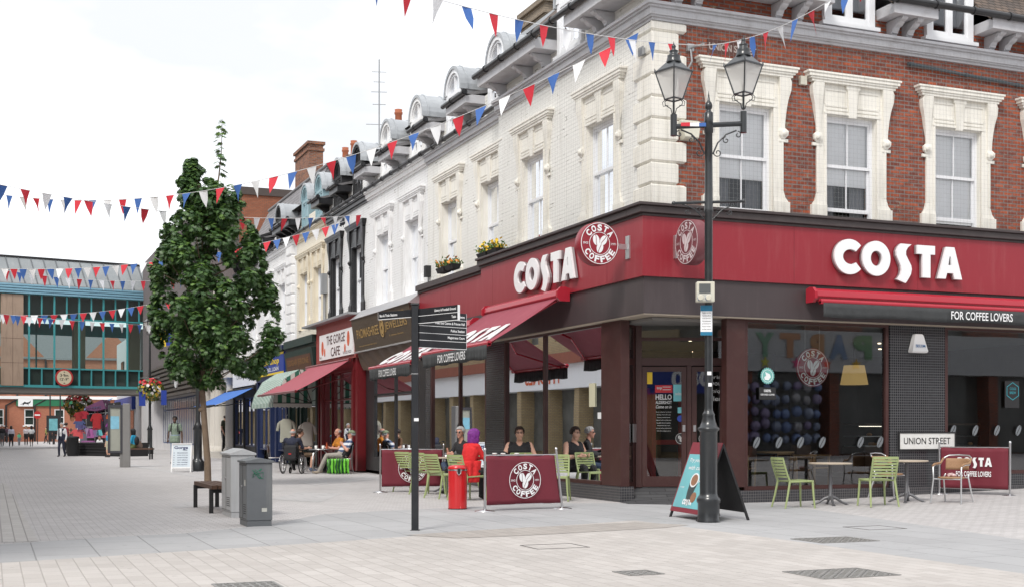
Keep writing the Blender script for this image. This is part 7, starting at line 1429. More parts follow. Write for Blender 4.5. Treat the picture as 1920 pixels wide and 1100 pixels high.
# ============================================================ BUNTING
FC = {'R': 0, 'W': 1, 'B': 2}
def bunting(label, A, B, sag, n, seq, t0=.01, t1=.99, fw=.17, fh=.29, seed=0):
    A, B = V(A), V(B); t = thing('bunting', label, 'bunting', (A+B)/2, 0, 'strings of red white and blue bunting'); rb = random.Random(seed)
    P = lambda q: A.lerp(B, q)-V((0, 0, 4*sag*q*(1-q))); mb = MB(); mb.tube([P(i/40) for i in range(41)], .006, 4); mb.build('cord', mat('white cord', (.7, .7, .7), .8), t, True)
    d = (B-A).normalized()
    for i in range(n):
        q = t0+(t1-t0)*(i+.5)/n; c = P(q); tw = rb.uniform(-.5, .5); w_ = fw; dd = (P(q+.002)-P(q-.002)).normalized(); side = V((dd.y, -dd.x, 0)); sw = side*rb.uniform(-.10, .10)+dd*rb.uniform(-.05, .05)
        a, b = c-dd*w_/2, c+dd*w_/2; tip = c+V((0, 0, -fh))+sw; m_ = (a+b)/2; bow = side*rb.uniform(-.03, .03); mb = MB()
        mb.mesh([a, m_+bow*.3, b, (a+tip)/2+bow, (b+tip)/2-bow, tip], [(0, 1, 3), (1, 4, 3), (1, 2, 4), (3, 4, 5)], True); mb.build('flag', c3[FC[seq[i % len(seq)]]], t, True)
BK = V((1.15, .05, 8.05))
bunting('bunting string from the corner building rising out of the top of the picture', at(590, -75, 15.4), BK, .22, 14, 'RBRWBRBRWBRWBR', .02, .93, .20, .33, 1)
bunting('bunting string from the brick wall bracket rising to the top right corner', BK, at(1690, -95, 15.5), .30, 12, 'BRWBRWBRWBRW', .07, .98, .20, .33, 2)
bunting('long bunting string sagging from the corner building across the sky to the left edge', V((.3, .3, 8.35)), at(-70, 352, 33), 1.35, 37, 'BRW', .004, .995, .27, .36, 3)
bunting('bunting string passing in front of the young tree and ending on the white house', at(-40, 338, 25), V((.5, 17.1, 7.8)), .42, 23, 'BRWBRW', .02, .93, .25, .34, 4)
bunting('bunting string tied to the black window surround crossing to the far left', at(-40, 502, 43), V((.45, 21.0, 8.15)), .55, 38, 'RBW', .01, .98, .27, .36, 5)
bunting('bunting string sagging in front of the footbridge roof', at(-30, 500, 50), at(372, 520, 62), .35, 19, 'WRB', .01, .98, .32, .46, 6)
bunting('bunting string rising in front of the footbridge windows', at(-25, 588, 62), at(330, 560, 66), .35, 19, 'RWB', .01, .98, .36, .46, 7)
bunting('lowest bunting string sloping down in front of the footbridge windows', at(-25, 585, 58), at(310, 610, 68), .10, 17, 'WRB', .01, .98, .36, .48, 8)
# pigeon on the black window head
t = thing('pigeon', 'dark pigeon standing on the black window surround', 'pigeon', (.35, 21.3, 7.97)); mb = MB(); mb.ball((0, 0, .14), .09, .16, .085, 10, 8); mb.ball((0, -.13, .25), .045, .05, .045, 8, 6); mb.tube([(0, -.08, .17), (0, -.125, .24)], [.06, .04], 8); mb.tube([(0, -.17, .245), (0, -.21, .235)], [.012, .003], 5); mb.tube([(0, .1, .14), (0, .27, .08)], [.05, .03], 6)
for s in (-1, 1): mb.tube([(s*.03, 0, 0), (s*.03, 0, .08)], .008, 5)
mb.build('body', mat('pigeon grey', (.05, .055, .07), .7, .3, 20), t)
# ============================================================ YOUNG MAPLE
def maple():
    T0 = gr(390, 912); base = V((T0.x, T0.y, 0)); t = thing('young_maple', 'young upright maple tree with dense dark leaves and a bare leading shoot', 'tree', base); rb = random.Random(21)
    K = 29.5/FPX; RX = V((CT, -ST, 0)); RF = V((ST, CT, 0)); Zp = lambda py: 1.3+(806-py)*K; Xp = lambda px: (px-389)*K
    mb = MB(); tr = [(389, 912, .085), (388, 860, .075), (383, 800, .07), (379, 740, .066), (379, 680, .06), (383, 600, .055), (388, 500, .045), (396, 420, .03), (409, 340, .018), (414, 290, .009), (415, 235, .004)]
    mb.tube([base+RX*Xp(px)+V((0, 0, max(-.05, Zp(py)))) for px, py, r in tr], [r for *_, r in tr], 10); mb.ball(base+RX*Xp(378)+V((0, 0, Zp(768))), .085, .085, .06); 
    mb.build('trunk', mat('maple bark', (.20, .145, .10), .9, .25, 10, .012, 40, dirt=.3), t, True)
    # crown envelope: (py, left px, right px)
    env = [(306, 350, 368), (330, 343, 376), (352, 341, 392), (368, 340, 440), (400, 340, 446), (440, 312, 474), (470, 300, 484), (500, 292, 490), (535, 284, 506), (570, 286, 514), (600, 290, 520), (630, 292, 519), (660, 300, 514), (690, 322, 500), (712, 345, 440), (728, 362, 402)]
    def prof(py):
        for (a, la, ra), (b, lb, rb_) in zip(env[:-1], env[1:]):
            if a <= py <= b: q = (py-a)/(b-a); return la+(lb-la)*q, ra+(rb_-ra)*q
        return None
    lobes = []
    for i in range(210):
        py = rb.uniform(312, 722); l, r = prof(py); cx = (l+r)/2; hw = (r-l)/2; a = rb.uniform(0, 2*PI); rr = hw*math.sqrt(rb.random())*.92; s = rb.uniform(12, 23) if hw > 40 else rb.uniform(7, 12); rr = min(rr, max(0, hw-s*.75)); lobes.append((cx+rr*math.cos(a), py, rr*math.sin(a)*.95, s))
    for i in range(110):
        py = rb.uniform(330, 715); l, r = prof(py); sd = rb.choice((-1, 1)); lobes.append(((l+r)/2+sd*((r-l)/2-rb.uniform(-4, 6)), py, rb.uniform(-15, 15), rb.uniform(5, 9)))
    for px, py, dy, s in ((352, 322, 0, 11), (358, 345, 2, 14), (364, 312, 0, 6), (400, 372, 0, 15), (425, 385, 4, 15), (350, 380, -5, 14), (322, 440, 0, 13), (316, 455, 8, 14), (462, 452, 0, 15), (474, 470, 4, 14), (300, 520, 10, 18), (505, 620, 0, 17), (498, 560, -8, 20), (300, 600, 0, 18), (296, 640, 0, 12), (486, 690, 0, 14), (330, 700, 0, 16), (380, 722, 0, 12), (505, 655, 6, 15), (292, 570, 3, 13), (344, 350, 0, 10)): lobes.append((px, py, dy, s))
    for k_ in range(26):
        sd = k_ % 2; py = rb.uniform(470, 700); l, r = prof(py); lobes.append(((r-rb.uniform(14, 34)) if sd else (l+rb.uniform(14, 34)), py, rb.uniform(-25, 25), rb.uniform(14, 19)))
    br = MB()
    for (px, py, dy, s) in lobes[:70]:
        q = base+RX*Xp(px)+RF*(dy*K)+V((0, 0, Zp(py))); z0 = max(Zp(722), q.z-.3-1.0*rb.random()); zz = z0; a = base+RX*Xp(382)+V((0, 0, zz)); br.tube([a, a.lerp(q, .5)+V((0, 0, -.06)), q], [.022, .014, .006], 5)
    br.build('branches', MC['maple bark'], t, True)
    # maple leaf outline (unit), centre fan
    o = [(0, -.5), (.12, -.22), (.42, -.36), (.34, -.1), (.55, .08), (.3, .12), (.34, .42), (.12, .26), (0, .58), (-.12, .26), (-.34, .42), (-.3, .12), (-.55, .08), (-.34, -.1), (-.42, -.36), (-.12, -.22)]
    bins = [MB(), MB(), MB()]
    def leaf(p, n, s, mbx):
        up = V((0, 0, -1)); y = (up-n*up.dot(n)); y = y.normalized() if y.length > .05 else n.orthogonal().normalized(); y = (y+n.cross(y)*rb.uniform(-.6, .6)).normalized(); x = y.cross(n); droop = n*-.10
        vs = [p]+[p+(x*a+y*b)*s+droop*s*(abs(a)*1.3+max(0, b)*1.4) for a, b in o]; mbx.mesh(vs, [(0, i, i+1 if i < 16 else 1) for i in range(1, 17, 1)])
    for (px, py, dy, s) in lobes:
        c = base+RX*Xp(px)+RF*(dy*K)+V((0, 0, Zp(py))); rr = s*K; n_ = int(88*(s/20)**2)+10
        for i in range(n_):
            u = rb.uniform(-1, 1); a = rb.uniform(0, 2*PI); h = math.sqrt(1-u*u); d = V((h*math.cos(a), h*math.sin(a), u)); q = c+V((d.x*rr, d.y*rr, d.z*rr*1.1))*rb.uniform(.55, 1.05)
            n = (d*.8+V((rb.uniform(-.5, .5), rb.uniform(-.5, .5), .75+rb.uniform(-.3, .4)))).normalized(); leaf(q, n, rb.uniform(.085, .145), bins[2 if (u > .72 and rb.random() < .6) else 0 if rb.random() < .55 else 1 if rb.random() < .85 else 2])  # tops of the clumps mostly take the palest leaf colour
    # leading shoot leaves
    for i in range(15):
        z = Zp(334-i*7); q = base+RX*Xp(408+i*.5)+V((0, 0, z))
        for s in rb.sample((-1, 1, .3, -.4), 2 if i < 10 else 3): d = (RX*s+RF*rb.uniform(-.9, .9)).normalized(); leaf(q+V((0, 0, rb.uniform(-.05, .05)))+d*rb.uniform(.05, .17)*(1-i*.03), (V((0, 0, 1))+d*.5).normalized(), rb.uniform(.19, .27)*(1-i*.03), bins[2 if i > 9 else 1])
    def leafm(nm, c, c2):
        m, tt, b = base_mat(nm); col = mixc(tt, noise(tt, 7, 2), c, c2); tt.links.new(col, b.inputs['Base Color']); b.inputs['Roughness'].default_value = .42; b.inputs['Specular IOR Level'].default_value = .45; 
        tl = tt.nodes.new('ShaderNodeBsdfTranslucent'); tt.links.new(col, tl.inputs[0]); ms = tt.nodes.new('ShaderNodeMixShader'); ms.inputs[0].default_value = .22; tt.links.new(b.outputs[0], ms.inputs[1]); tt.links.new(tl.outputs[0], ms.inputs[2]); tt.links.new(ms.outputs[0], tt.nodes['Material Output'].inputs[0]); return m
    lm = [leafm('dark maple leaf', (.040, .092, .030), (.068, .135, .046)), leafm('mid maple leaf', (.062, .130, .038), (.10, .185, .055)), leafm('pale maple leaf', (.12, .23, .05), (.17, .29, .07))]
    mb = MB()
    for i, b in enumerate(bins): off = len(mb.v); mb.v += b.v; mb.f += [tuple(k+off for k in f) for f in b.f]; mb.sm += b.sm; mb.mi += [i]*len(b.f)
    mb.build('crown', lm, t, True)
maple()
# ============================================================ PEOPLE
def cap_mesh(mb, a, ra, b, rb_, n=10):
    a, b = V(a), V(b); d = (b-a); l = d.length; d = d.normalized() if l > 1e-5 else V((0, 0, 1)); prof = []
    for i in range(5): t = -PI/2+PI/2*i/4; prof.append((max(ra*math.cos(t), 0), ra*math.sin(t)))
    for i in range(5): t = PI/2*i/4; prof.append((max(rb_*math.cos(t), 0), l+rb_*math.sin(t)))
    mb.lathe(prof, a, n, d)
def torso_mesh(mb, secs, X):   # secs: (centre, rx, ry) closed elliptical loft
    X = V(X).normalized(); n = 14; vs = []; fs = []; c0 = secs[0][0]; k = len(secs)
    for i, (c, rx, ry) in enumerate(secs):
        t = (V(secs[min(i+1, k-1)][0])-V(secs[max(i-1, 0)][0])).normalized(); x = (X-t*X.dot(t)).normalized(); y = t.cross(x)
        for j in range(n): a = 2*PI*j/n; vs.append(V(c)+x*(rx*math.cos(a))+y*(ry*math.sin(a)))
    for i in range(k-1):
        for j in range(n): fs.append((i*n+j, i*n+(j+1) % n, (i+1)*n+(j+1) % n, (i+1)*n+j))
    mb.mesh(vs, fs+[tuple(range(n))[::-1], tuple(range((k-1)*n, k*n))])
def stand(h=1.75, **m):
    s = h/1.75; J = dict(pel=(0, 0, .96), wst=(0, 0, 1.10), chs=(0, .0, 1.30), nk=(0, -.01, 1.48), hd=(0, .02, 1.63))
    for k, x in (('R', 1), ('L', -1)): J.update({'sh'+k: (x*.18, -.01, 1.42), 'el'+k: (x*.24, -.04, 1.13), 'wr'+k: (x*.25, .05, .88), 'hp'+k: (x*.09, 0, .92), 'kn'+k: (x*.10, .02, .50), 'an'+k: (x*.10, -.02, .09), 'to'+k: (x*.12, .15, .03)})
    J.update(m); return {k: V(v)*s for k, v in J.items()}
def sit(**m):
    J = dict(pel=(0, 0, .55), wst=(0, -.03, .70), chs=(0, -.03, .90), nk=(0, -.01, 1.07), hd=(0, .03, 1.22))
    for k, x in (('R', 1), ('L', -1)): J.update({'sh'+k: (x*.18, -.02, 1.01), 'el'+k: (x*.25, .03, .74), 'wr'+k: (x*.17, .26, .74), 'hp'+k: (x*.1, .02, .54), 'kn'+k: (x*.13, .44, .52), 'an'+k: (x*.13, .42, .09), 'to'+k: (x*.14, .60, .03)})
    J.update(m); return {k: V(v) for k, v in J.items()}
def figure(label, p, rz, J, mats, sleeve='full', legs='long', b=1.0, vox=.016, neckskin=True, look=0, tilt=0, face=True, hair=None, hairstyle='short', bust=0, belly=0, group=None, fingers=True):
    """one continuous body mesh with its clothing coloured by limb; hair is a child"""
    t = thing('person', label, 'person', p, rz, group); sk, top, pan, shoe = mats; src = MB(); P = []   # P: (a, b, ra, rb, tag)
    def cap(a, ra, c, rc, tag): cap_mesh(src, a, ra, c, rc); P.append((V(a), V(c), ra, rc, tag))
    X = (J['shR']-J['shL']).normalized(); bx = b
    pel, wst, chs, nk, hd = (J[k] for k in ('pel', 'wst', 'chs', 'nk', 'hd')); up = (nk-pel).normalized(); fw = (up.cross(X)).normalized()   # forward
    if fw.y < 0 and abs(rz) < 99: fw = fw if fw.dot(V((0, 1, 0))) > 0 else -fw
    shc = (J['shR']+J['shL'])/2
    secs = [(pel-up*.10, .10*bx, .09*bx), (pel-up*.04, .155*bx, .12*bx), (pel+up*.05, .165*bx, .125*bx), (wst+fw*belly*.4, .145*bx+belly*.5, .11*bx+belly), (wst.lerp(chs, .5)+fw*belly*.3, .155*bx+belly*.3, .118*bx+belly*.7), (chs+fw*.01, .172*bx, .125*bx+bust*.3), (chs.lerp(shc, .6), .17*bx, .11*bx), (shc+up*.03, .12*bx, .075*bx), (shc+up*.07, .06, .055)]
    torso_mesh(src, secs, X)
    for i, (c, rx, ry) in enumerate(secs):
        q = rx-ry*.9
        P.append((V(c)-X*max(q, .01), V(c)+X*max(q, .01), ry*.95, ry*.95, 'pan' if i < 3 else 'top'))
    if bust:
        for s in (-1, 1): cap(chs+X*s*.075+fw*(.07+bust*.5), .055+bust*.5, chs+X*s*.075+fw*.03, .07, 'top')
    for k, s in (('R', 1), ('L', -1)):
        sh, el, wr = J['sh'+k], J['el'+k], J['wr'+k]; st = {'none': 'skin'}.get(sleeve, 'top'); ar = .5+.5*b
        cap(sh-X*s*.03, .062*ar, sh+(el-sh)*.12, .058*ar, st)
        if sleeve == 'short': mid = sh.lerp(el, .62); cap(sh, .058*ar, mid, .056*ar, 'top'); cap(mid, .043*ar, el, .038*ar, 'skin')
        else: cap(sh, .056*ar, el, .042*ar, 'skin' if sleeve == 'none' else 'top')
        cap(el, .041*ar, el.lerp(wr, .35), .043*ar, 'top' if sleeve == 'full' else 'skin'); cap(el.lerp(wr, .35), .043*ar, wr, .028, 'top' if sleeve == 'full' else 'skin')
        d = (wr-el).normalized(); side = d.cross(fw); side = side.normalized() if side.length > .2 else X; nrm = side.cross(d).normalized()
        pc = wr+d*.05; cap(wr, .026, wr+d*.03, .03, 'skin')
        for q in (-1, 1): cap(wr+d*.02+side*q*.018, .018, wr+d*.085+side*q*.026, .015, 'skin')
        if fingers:
            for i, ln in enumerate((.060, .070, .064, .050)): a = wr+d*.085+side*(-.030+.020*i); m1 = a+d*ln*.55-nrm*.004; cap(a, .0105, m1, .0098, 'skin'); cap(m1, .0098, m1+(d*.8-nrm*.6*1).normalized()*ln*.5, .0085, 'skin')
            th = wr+d*.02-side*.028*s; m1 = th+(d*.6-side*s*.8).normalized()*.035; cap(th, .013, m1, .0115, 'skin'); cap(m1, .0115, m1+(d*.9-nrm*.3).normalized()*.028, .0095, 'skin')
        hp, kn, an, to = J['hp'+k], J['kn'+k], J['an'+k], J['to'+k]; lt = 'skin' if legs == 'short' else 'pan'; lr = .4+.6*b
        cap(hp, .095*lr, hp.lerp(kn, .5), .080*lr, 'pan'); cap(hp.lerp(kn, .5), .080*lr, kn, .058*lr, 'pan')
        if legs == 'short': cap(kn, .052, kn.lerp(an, .35), .055, 'skin'); cap(kn.lerp(an, .35), .055, an+V((0, 0, .03)), .034, 'skin')
        else: cap(kn, .060*lr, kn.lerp(an, .35), .062*lr, 'pan'); cap(kn.lerp(an, .35), .062*lr, an, .05, 'pan')
        cap(an, .044, an+V((0, 0, .02)), .04, 'shoe'); dn = (to-an); cap(an+dn*-.15+V((0, 0, -.035))*1, .036, an+dn*.55+V((0, 0, -.03)), .042, 'shoe'); cap(an+dn*.5+V((0, 0, -.03)), .042, to+V((0, 0, .0)), .032, 'shoe')
    if sleeve == 'none':
        P.append((nk-up*.17+fw*.10, nk-up*.06+fw*.06, .055, .09, 'skin')); P.append((nk-up*.03-X*.05, nk-up*.03+X*.05, .085, .085, 'skin'))
    cap(nk-up*.06, .062, nk+(hd-nk)*.4, .054, 'skin')
    # head frame
    Rm = Matrix.Rotation(look, 3, 'Z'); hx = Rm @ X; hf = Rm @ V((fw.x, fw.y, 0)).normalized(); hu = (V((0, 0, 1))*math.cos(tilt)+hf*math.sin(tilt)*-1).normalized(); hf = (hf*math.cos(tilt)+V((0, 0, 1))*math.sin(tilt)).normalized(); hx = hf.cross(hu).normalized()
    H = lambda x, y, z: hd+hx*x+hf*y+hu*z
    def ell(c, rx, ry, rz_, tag):
        o = MB(); o.ball((0, 0, 0), rx, ry, rz_, 16, 12); M = Matrix((hx, hf, hu)).transposed(); src.mesh([M @ v+V(c) for v in o.v], o.f); P.append((V(c), V(c), min(rx, ry), min(rx, ry), tag))
    ell(H(0, -.012, .035), .076, .095, .088, 'skin'); ft = max(0, b-1.2)*.09; ell(H(0, .022, -.035), .058+ft, .068+ft*.6, .075, 'skin'); (cap(H(-.02, .03, -.115), .035, H(.02, .03, -.115), .035, 'skin') if b > 1.3 else None); cap(H(0, .068, -.095), .022, H(0, .045, -.08), .03, 'skin')
    cap(H(0, .088, .012), .010, H(0, .108, -.022), .014, 'skin'); cap(H(-.035, .078, .03), .012, H(.035, .078, .03), .012, 'skin'); cap(H(-.018, .086, -.055), .009, H(.018, .086, -.055), .009, 'lip')
    for s in (-1, 1): cap(H(s*.076, -.005, .015), .012, H(s*.078, -.012, -.02), .010, 'skin')
    me = bpy.data.meshes.new('b'); me.from_pydata([tuple(v) for v in src.v], [], src.f); o = bpy.data.objects.new('b', me); COL.objects.link(o)
    r = o.modifiers.new('r', 'REMESH'); r.mode = 'VOXEL'; r.voxel_size = vox; sm = o.modifiers.new('s', 'SMOOTH'); sm.iterations = 2; sm.factor = .5
    dg = bpy.context.evaluated_depsgraph_get(); dg.update(); m2 = bpy.data.meshes.new_from_object(o.evaluated_get(dg)); bpy.data.objects.remove(o); bpy.data.meshes.remove(me)
    m2.name = 'body'; nf = len(m2.polygons); cen = np.empty(nf*3); m2.polygons.foreach_get('center', cen); cen = cen.reshape(-1, 3); best = np.full(nf, 9e9); tg = np.zeros(nf, int)
    tags = ['skin', 'top', 'pan', 'shoe', 'lip']
    for a, c, ra, rc, tag in P:
        a_, c_ = np.array(a), np.array(c); ab = c_-a_; L2 = max(ab @ ab, 1e-9); q = np.clip(((cen-a_) @ ab)/L2, 0, 1); d = np.linalg.norm(cen-(a_+q[:, None]*ab), axis=1)-(ra+(rc-ra)*q); mk = d < best; best[mk] = d[mk]; tg[mk] = tags.index(tag)
    m2.materials.clear()
    for m_ in (sk, top, pan, shoe, mat('lip', (.42, .19, .16), .5)): m2.materials.append(m_)
    m2.polygons.foreach_set('material_index', tg.astype(np.int32)); m2.polygons.foreach_set('use_smooth', [True]*nf); m2.update(); bo = bpy.data.objects.new('body', m2); COL.objects.link(bo); bo.parent = t
    if face:
        e = MB()
        for s in (-1, 1):
            e.ball(H(s*.031, .083, .012), .011, .009, .007, 8, 6)
        e.build('eyes', mat('eye', (.05, .035, .03), .2), t); e = MB()
        for s in (-1, 1): e.bar(H(s*.018, .092, .035), H(s*.047, .082, .034), .006, .007)
        e.build('eyebrows', hair or mat('brown hair', (.05, .03, .02), .7), t)
    if hair:
        hm = MB(); n, m = 44, 14; rh = random.Random(len(label))
        lo = {'short': -.02, 'bald': -.05, 'bob': -.16, 'tied': -.03, 'long': -.2}[hairstyle]; vs = []; fs = []
        for i in range(m+1):
            for j in range(n):
                a = 2*PI*j/n; fr_ = math.sin(a)   # +1 front
                tmax = {True: .40, False: .62}[fr_ > .55]*PI if hairstyle != 'bald' else (.0 if fr_ > .2 else .62)*PI
                tmax = (.36 if fr_ > .6 else .50 if fr_ > .2 else .66)*PI if hairstyle in ('short', 'tied') else tmax
                tt_ = tmax*i/m; th0 = .42*PI if hairstyle == 'bald' and fr_ <= .2 else 0; tt_ = th0+(tmax-th0)*i/m
                th_ = .005 if hairstyle in ('short', 'bald') else .014; wob = 1+.035*math.sin(j*5+i*.4)*(i/m)+.02*math.sin(j*2.3)+.015*rh.random()
                x = (.078+th_)*math.sin(tt_)*math.cos(a)*wob; y = (.097+th_)*math.sin(tt_)*math.sin(a)*wob-.014; z = (.09+th_)*math.cos(tt_)*wob+.035
                vs.append(H(x, y, z))
        if hairstyle in ('bob', 'long'):
            for k in range(1, 7):
                for j in range(n):
                    a = 2*PI*j/n; fr_ = math.sin(a); base = vs[m*n+j]; dn = hu*-(abs(lo)*(1+.14*math.sin(j*2.1)+.1*math.sin(j*.7))*k/6); fl = 1+.12*math.sin(k/6*PI)
                    if fr_ > .5: vs.append(vs[m*n+j]-hu*.001*k)
                    else: ctr = H(0, -.014, 0); off = base-ctr; off = off-hu*off.dot(hu); vs.append(base+dn+off*(fl-1)-off*(.25*(k/6)**3))
            m += 6
        for i in range(m):
            for j in range(n): fs.append((i*n+j, i*n+(j+1) % n, (i+1)*n+(j+1) % n, (i+1)*n+j))
        hm.mesh(vs, fs, True); ho = hm.build('hair', hair, t, solid=.008)
        if face:
            k = MB(); lowi = m
            for s_ in range(90 if hairstyle in ('bob', 'long') else 60 if hairstyle != 'bald' else 0):
                j = rh.randrange(n); j2 = (j+rh.randint(-3, 3)) % n; i0 = rh.randint(1, max(2, m//3)); i1 = m if hairstyle in ('bob', 'long') and math.sin(2*PI*j2/n) <= .5 else min(m, 14)
                pts = []
                for q in range(6):
                    i = int(i0+(i1-i0)*q/5); jj = int(round(j+(j2-j)*q/5)) % n; v_ = vs[i*n+jj]; c_ = H(0, -.014, 0); o_ = (v_-c_); o_ = o_-hu*o_.dot(hu)*(.6 if q > 2 else 0); pts.append(v_+o_.normalized()*(.004+.006*rh.random()))
                if len({tuple(p_) for p_ in pts}) == 6: pts[-1] = pts[-1]+V((rh.uniform(-.012, .012), rh.uniform(-.012, .012), rh.uniform(-.022, .01) if hairstyle in ('bob', 'long') else 0)); k.tube(pts, [.004, .007, .008, .008, .007, .002], 5)
            if k.v: k.build('hair_strands', hair, t)
        if hairstyle == 'tied': k = MB(); k.ball(H(0, -.125, .03), .04, .035, .04); k.build('hair_bun', hair, t)
    t['_'] = 0; del t['_']
    return t, H, dict(X=X, fw=fw, up=up)
def cloth(n, c, **k): return mat(n, c, .85, .16, 14, .02, 15, **k)
h_brown = mat('dark brown hair', (.035, .02, .014), .5, .3, 30, .003, 80); h_grey = mat('grey hair', (.42, .42, .42), .6, .2, 30, .003, 80); h_purp = mat('purple hair', (.19, .025, .24), .62, .6, 34, .004, 60); h_black = mat('black hair', (.012, .011, .012), .5, .3, 30); h_blond = mat('fair hair', (.32, .2, .09), .6, .3, 30)
c_black = cloth('black cloth', (.022, .022, .025)); c_jean = cloth('dark blue denim', (.035, .055, .10)); c_lj = cloth('light denim', (.22, .29, .40)); c_shoe = mat('black leather', (.02, .018, .018), .35, .1); c_red = cloth('bright red cloth', (.62, .02, .022)); c_navy = cloth('navy wool', (.022, .026, .05))
c_white = cloth('white cotton', (.72, .73, .75)); c_stone = cloth('stone grey trousers', (.34, .31, .28)); c_tan = mat('tan suede', (.30, .25, .2), .8)
# ---- woman with purple hair (seen from behind left, facing right/away)
q, rz_ = gpos[3]; J = sit(pel=(0, .02, .55), wst=(0, .0, .70), chs=(0, .05, .89), nk=(0, .10, 1.05), hd=(0, .15, 1.19), shR=(.17, .08, 1.0), shL=(-.17, .08, 1.0), elR=(.22, .22, .76), wrR=(.1, .44, .78), elL=(-.22, .22, .76), wrL=(-.08, .44, .78))
t, H, F_ = figure('woman with purple hair and a long red top sitting beside the near banner', q, rz_, J, (m_skin, c_red, c_black, c_shoe), 'full', b=1.12, vox=.011, hair=h_purp, hairstyle='bob', look=R(-10))
mb = MB(); gridm(mb, lambda a, b: V((( -.17+.34*a)*(1+.12*b), -.07-.12*b-.05*math.sin(PI*a)-.02*math.sin(a*19)*b, .74-.42*b)), 22, 8); mb.build('tunic_back', c_red, t, solid=.012)
for s in (-1, 1): mb = MB(); gridm(mb, lambda a, b: V((s*(.17+.04*b+.012*math.sin(a*12)), -.12-.05*b+(.30-.04*b)*a, .74-.40*b)), 10, 6); mb.build('tunic_side', c_red, t, solid=.012)
# ---- man in black behind her, legs crossed, facing left/camera
q = ground_at(893, 918); J = sit(hd=(0, .05, 1.25), nk=(0, .0, 1.09), knR=(.06, .46, .60), anR=(-.22, .66, .50), toR=(-.38, .74, .52), knL=(-.12, .46, .50), anL=(-.10, .46, .09), toL=(-.12, .64, .03), wrR=(.10, .30, .86), elR=(.24, .12, .78), wrL=(-.06, .28, .80))
q = ground_at(866, 922)
t, H, F_ = figure('grey haired man in black and dark glasses sitting cross legged behind the purple haired woman', q, R(112), J, (m_skin3, c_black, c_jean, c_shoe), 'full', vox=.012, hair=h_grey, hairstyle='short', look=R(20))
mb = MB()
for s in (-1, 1): mb.ball(H(s*.032, .096, .014), .026, .010, .018, 10, 6)
mb.bar(H(-.06, .093, .018), H(.06, .093, .018), .004); [mb.bar(H(s*.062, .088, .018), H(s*.08, -.01, .018), .004) for s in (-1, 1)]; mb.build('dark_glasses', m_black, t)
dup(g0, q+V((0, 0, 0)), R(112), 'green slatted chair under the cross legged man in black')
# ---- woman in black vest facing camera
q = ground_at(974, 925); J = sit(chs=(0, .0, .90), hd=(0, .06, 1.24), nk=(0, .02, 1.09), shR=(.21, .0, 1.00), shL=(-.21, .0, 1.00), elR=(.33, .08, .74), wrR=(.14, .30, .77), elL=(-.33, .08, .74), wrL=(-.14, .30, .77))
t, H, F_ = figure('woman in a black sleeveless top and glasses sitting behind the near banner facing us', q, R(158), J, (m_skin, c_black, c_black, c_shoe), 'none', b=1.42, vox=.011, hair=h_brown, hairstyle='tied', bust=.05, belly=.03)
mb = MB()
for s in (-1, 1): mb.tube([H(s*(.032+.022*math.cos(a)), .097, .012+.014*math.sin(a)) for a in [2*PI*i/12 for i in range(13)]], .0028, 4)
mb.bar(H(-.012, .1, .016), H(.012, .1, .016), .003); [mb.bar(H(s*.054, .093, .016), H(s*.08, -.01, .018), .003) for s in (-1, 1)]; mb.build('glasses', m_black, t)
mb = MB()
mb.ball(q+V((-.42, .05, .80)), .2, .14, .09, 12, 8); reg(mb.build('black_bag', c_black), None, 'black bag or coat lying beside the woman in the black top', 'bag')
# ---- wheelchair and its user (backs to us)
WC = gr(548, 887); rzw = -TH+R(-8); t = thing('wheelchair', 'black wheelchair seen from behind at the cafe table', 'wheelchair', (WC.x, WC.y, 0), rzw)
def wheel(par, x, y, r, th, rim, camber=0):
    mb = MB(); c = V((x, y, r)); mb.tube([c+V((0, r*.97*math.cos(a), r*.97*math.sin(a))) for a in [2*PI*i/28 for i in range(29)]], th, 6, caps=False); w_ = mb.build('wheel', m_blackm, par)
    k = MB(); k.tube([c+V((0, r*.90*math.cos(a), r*.90*math.sin(a))) for a in [2*PI*i/28 for i in range(29)]], th*.6, 6, caps=False); k.tube([c-V((.02, 0, 0)), c+V((.02, 0, 0))], .03, 8)
    for i in range(16 if r > .2 else 5): a = 2*PI*i/(16 if r > .2 else 5); k.tube([c, c+V((0, r*.9*math.cos(a), r*.9*math.sin(a)))], .003 if r > .2 else .009, 4)
    k.build('rim', m_steel, w_)
    if r > .2: k = MB(); sx = .035 if x > 0 else -.035; k.tube([c+V((sx, r*.86*math.cos(a), r*.86*math.sin(a))) for a in [2*PI*i/28 for i in range(29)]], .009, 6, caps=False); k.build('push_rim', m_steel, w_)
for s in (-1, 1): wheel(t, s*.29, 0, .30, .016, 0); wheel(t, s*.20, .42, .09, .018, 0)
mb = MB()
for s in (-1, 1): mb.tube([(s*.22, -.08, .30), (s*.22, -.10, .92), (s*.22, -.20, .95)], .012, 6); mb.tube([(s*.22, -.1, .5), (s*.22, .4, .5), (s*.2, .55, .12)], .012, 6); mb.tube([(s*.22, -.08, .3), (s*.22, .42, .3), (s*.2, .42, .12)], .012, 6); mb.box(s*.235-.03, s*.235+.03, -.05, .25, .70, .73); mb.tube([(s*.235, -.08, .7), (s*.235, .25, .7), (s*.235, .28, .5)], .01, 5)
mb.tube([(-.22, 0, .3), (.22, 0, .3)], .012, 6); mb.build('frame', m_black, t)
mb = MB(); mb.box(-.21, .21, -.08, .36, .48, .53); mb.box(-.21, .21, -.115, -.095, .5, .92); mb.build('seat_cover', c_black, t); mb = MB(); mb.loft(Fr((0, -.12, 0), (1, 0, 0), (0, -1, 0)), 0, [(.40, -.15, .15, 0, .10), (.45, -.19, .19, 0, .14), (.82, -.19, .19, 0, .12), (.86, -.17, .17, 0, .06)]); mb.build('back_bag', c_black, t, bevel=.03)
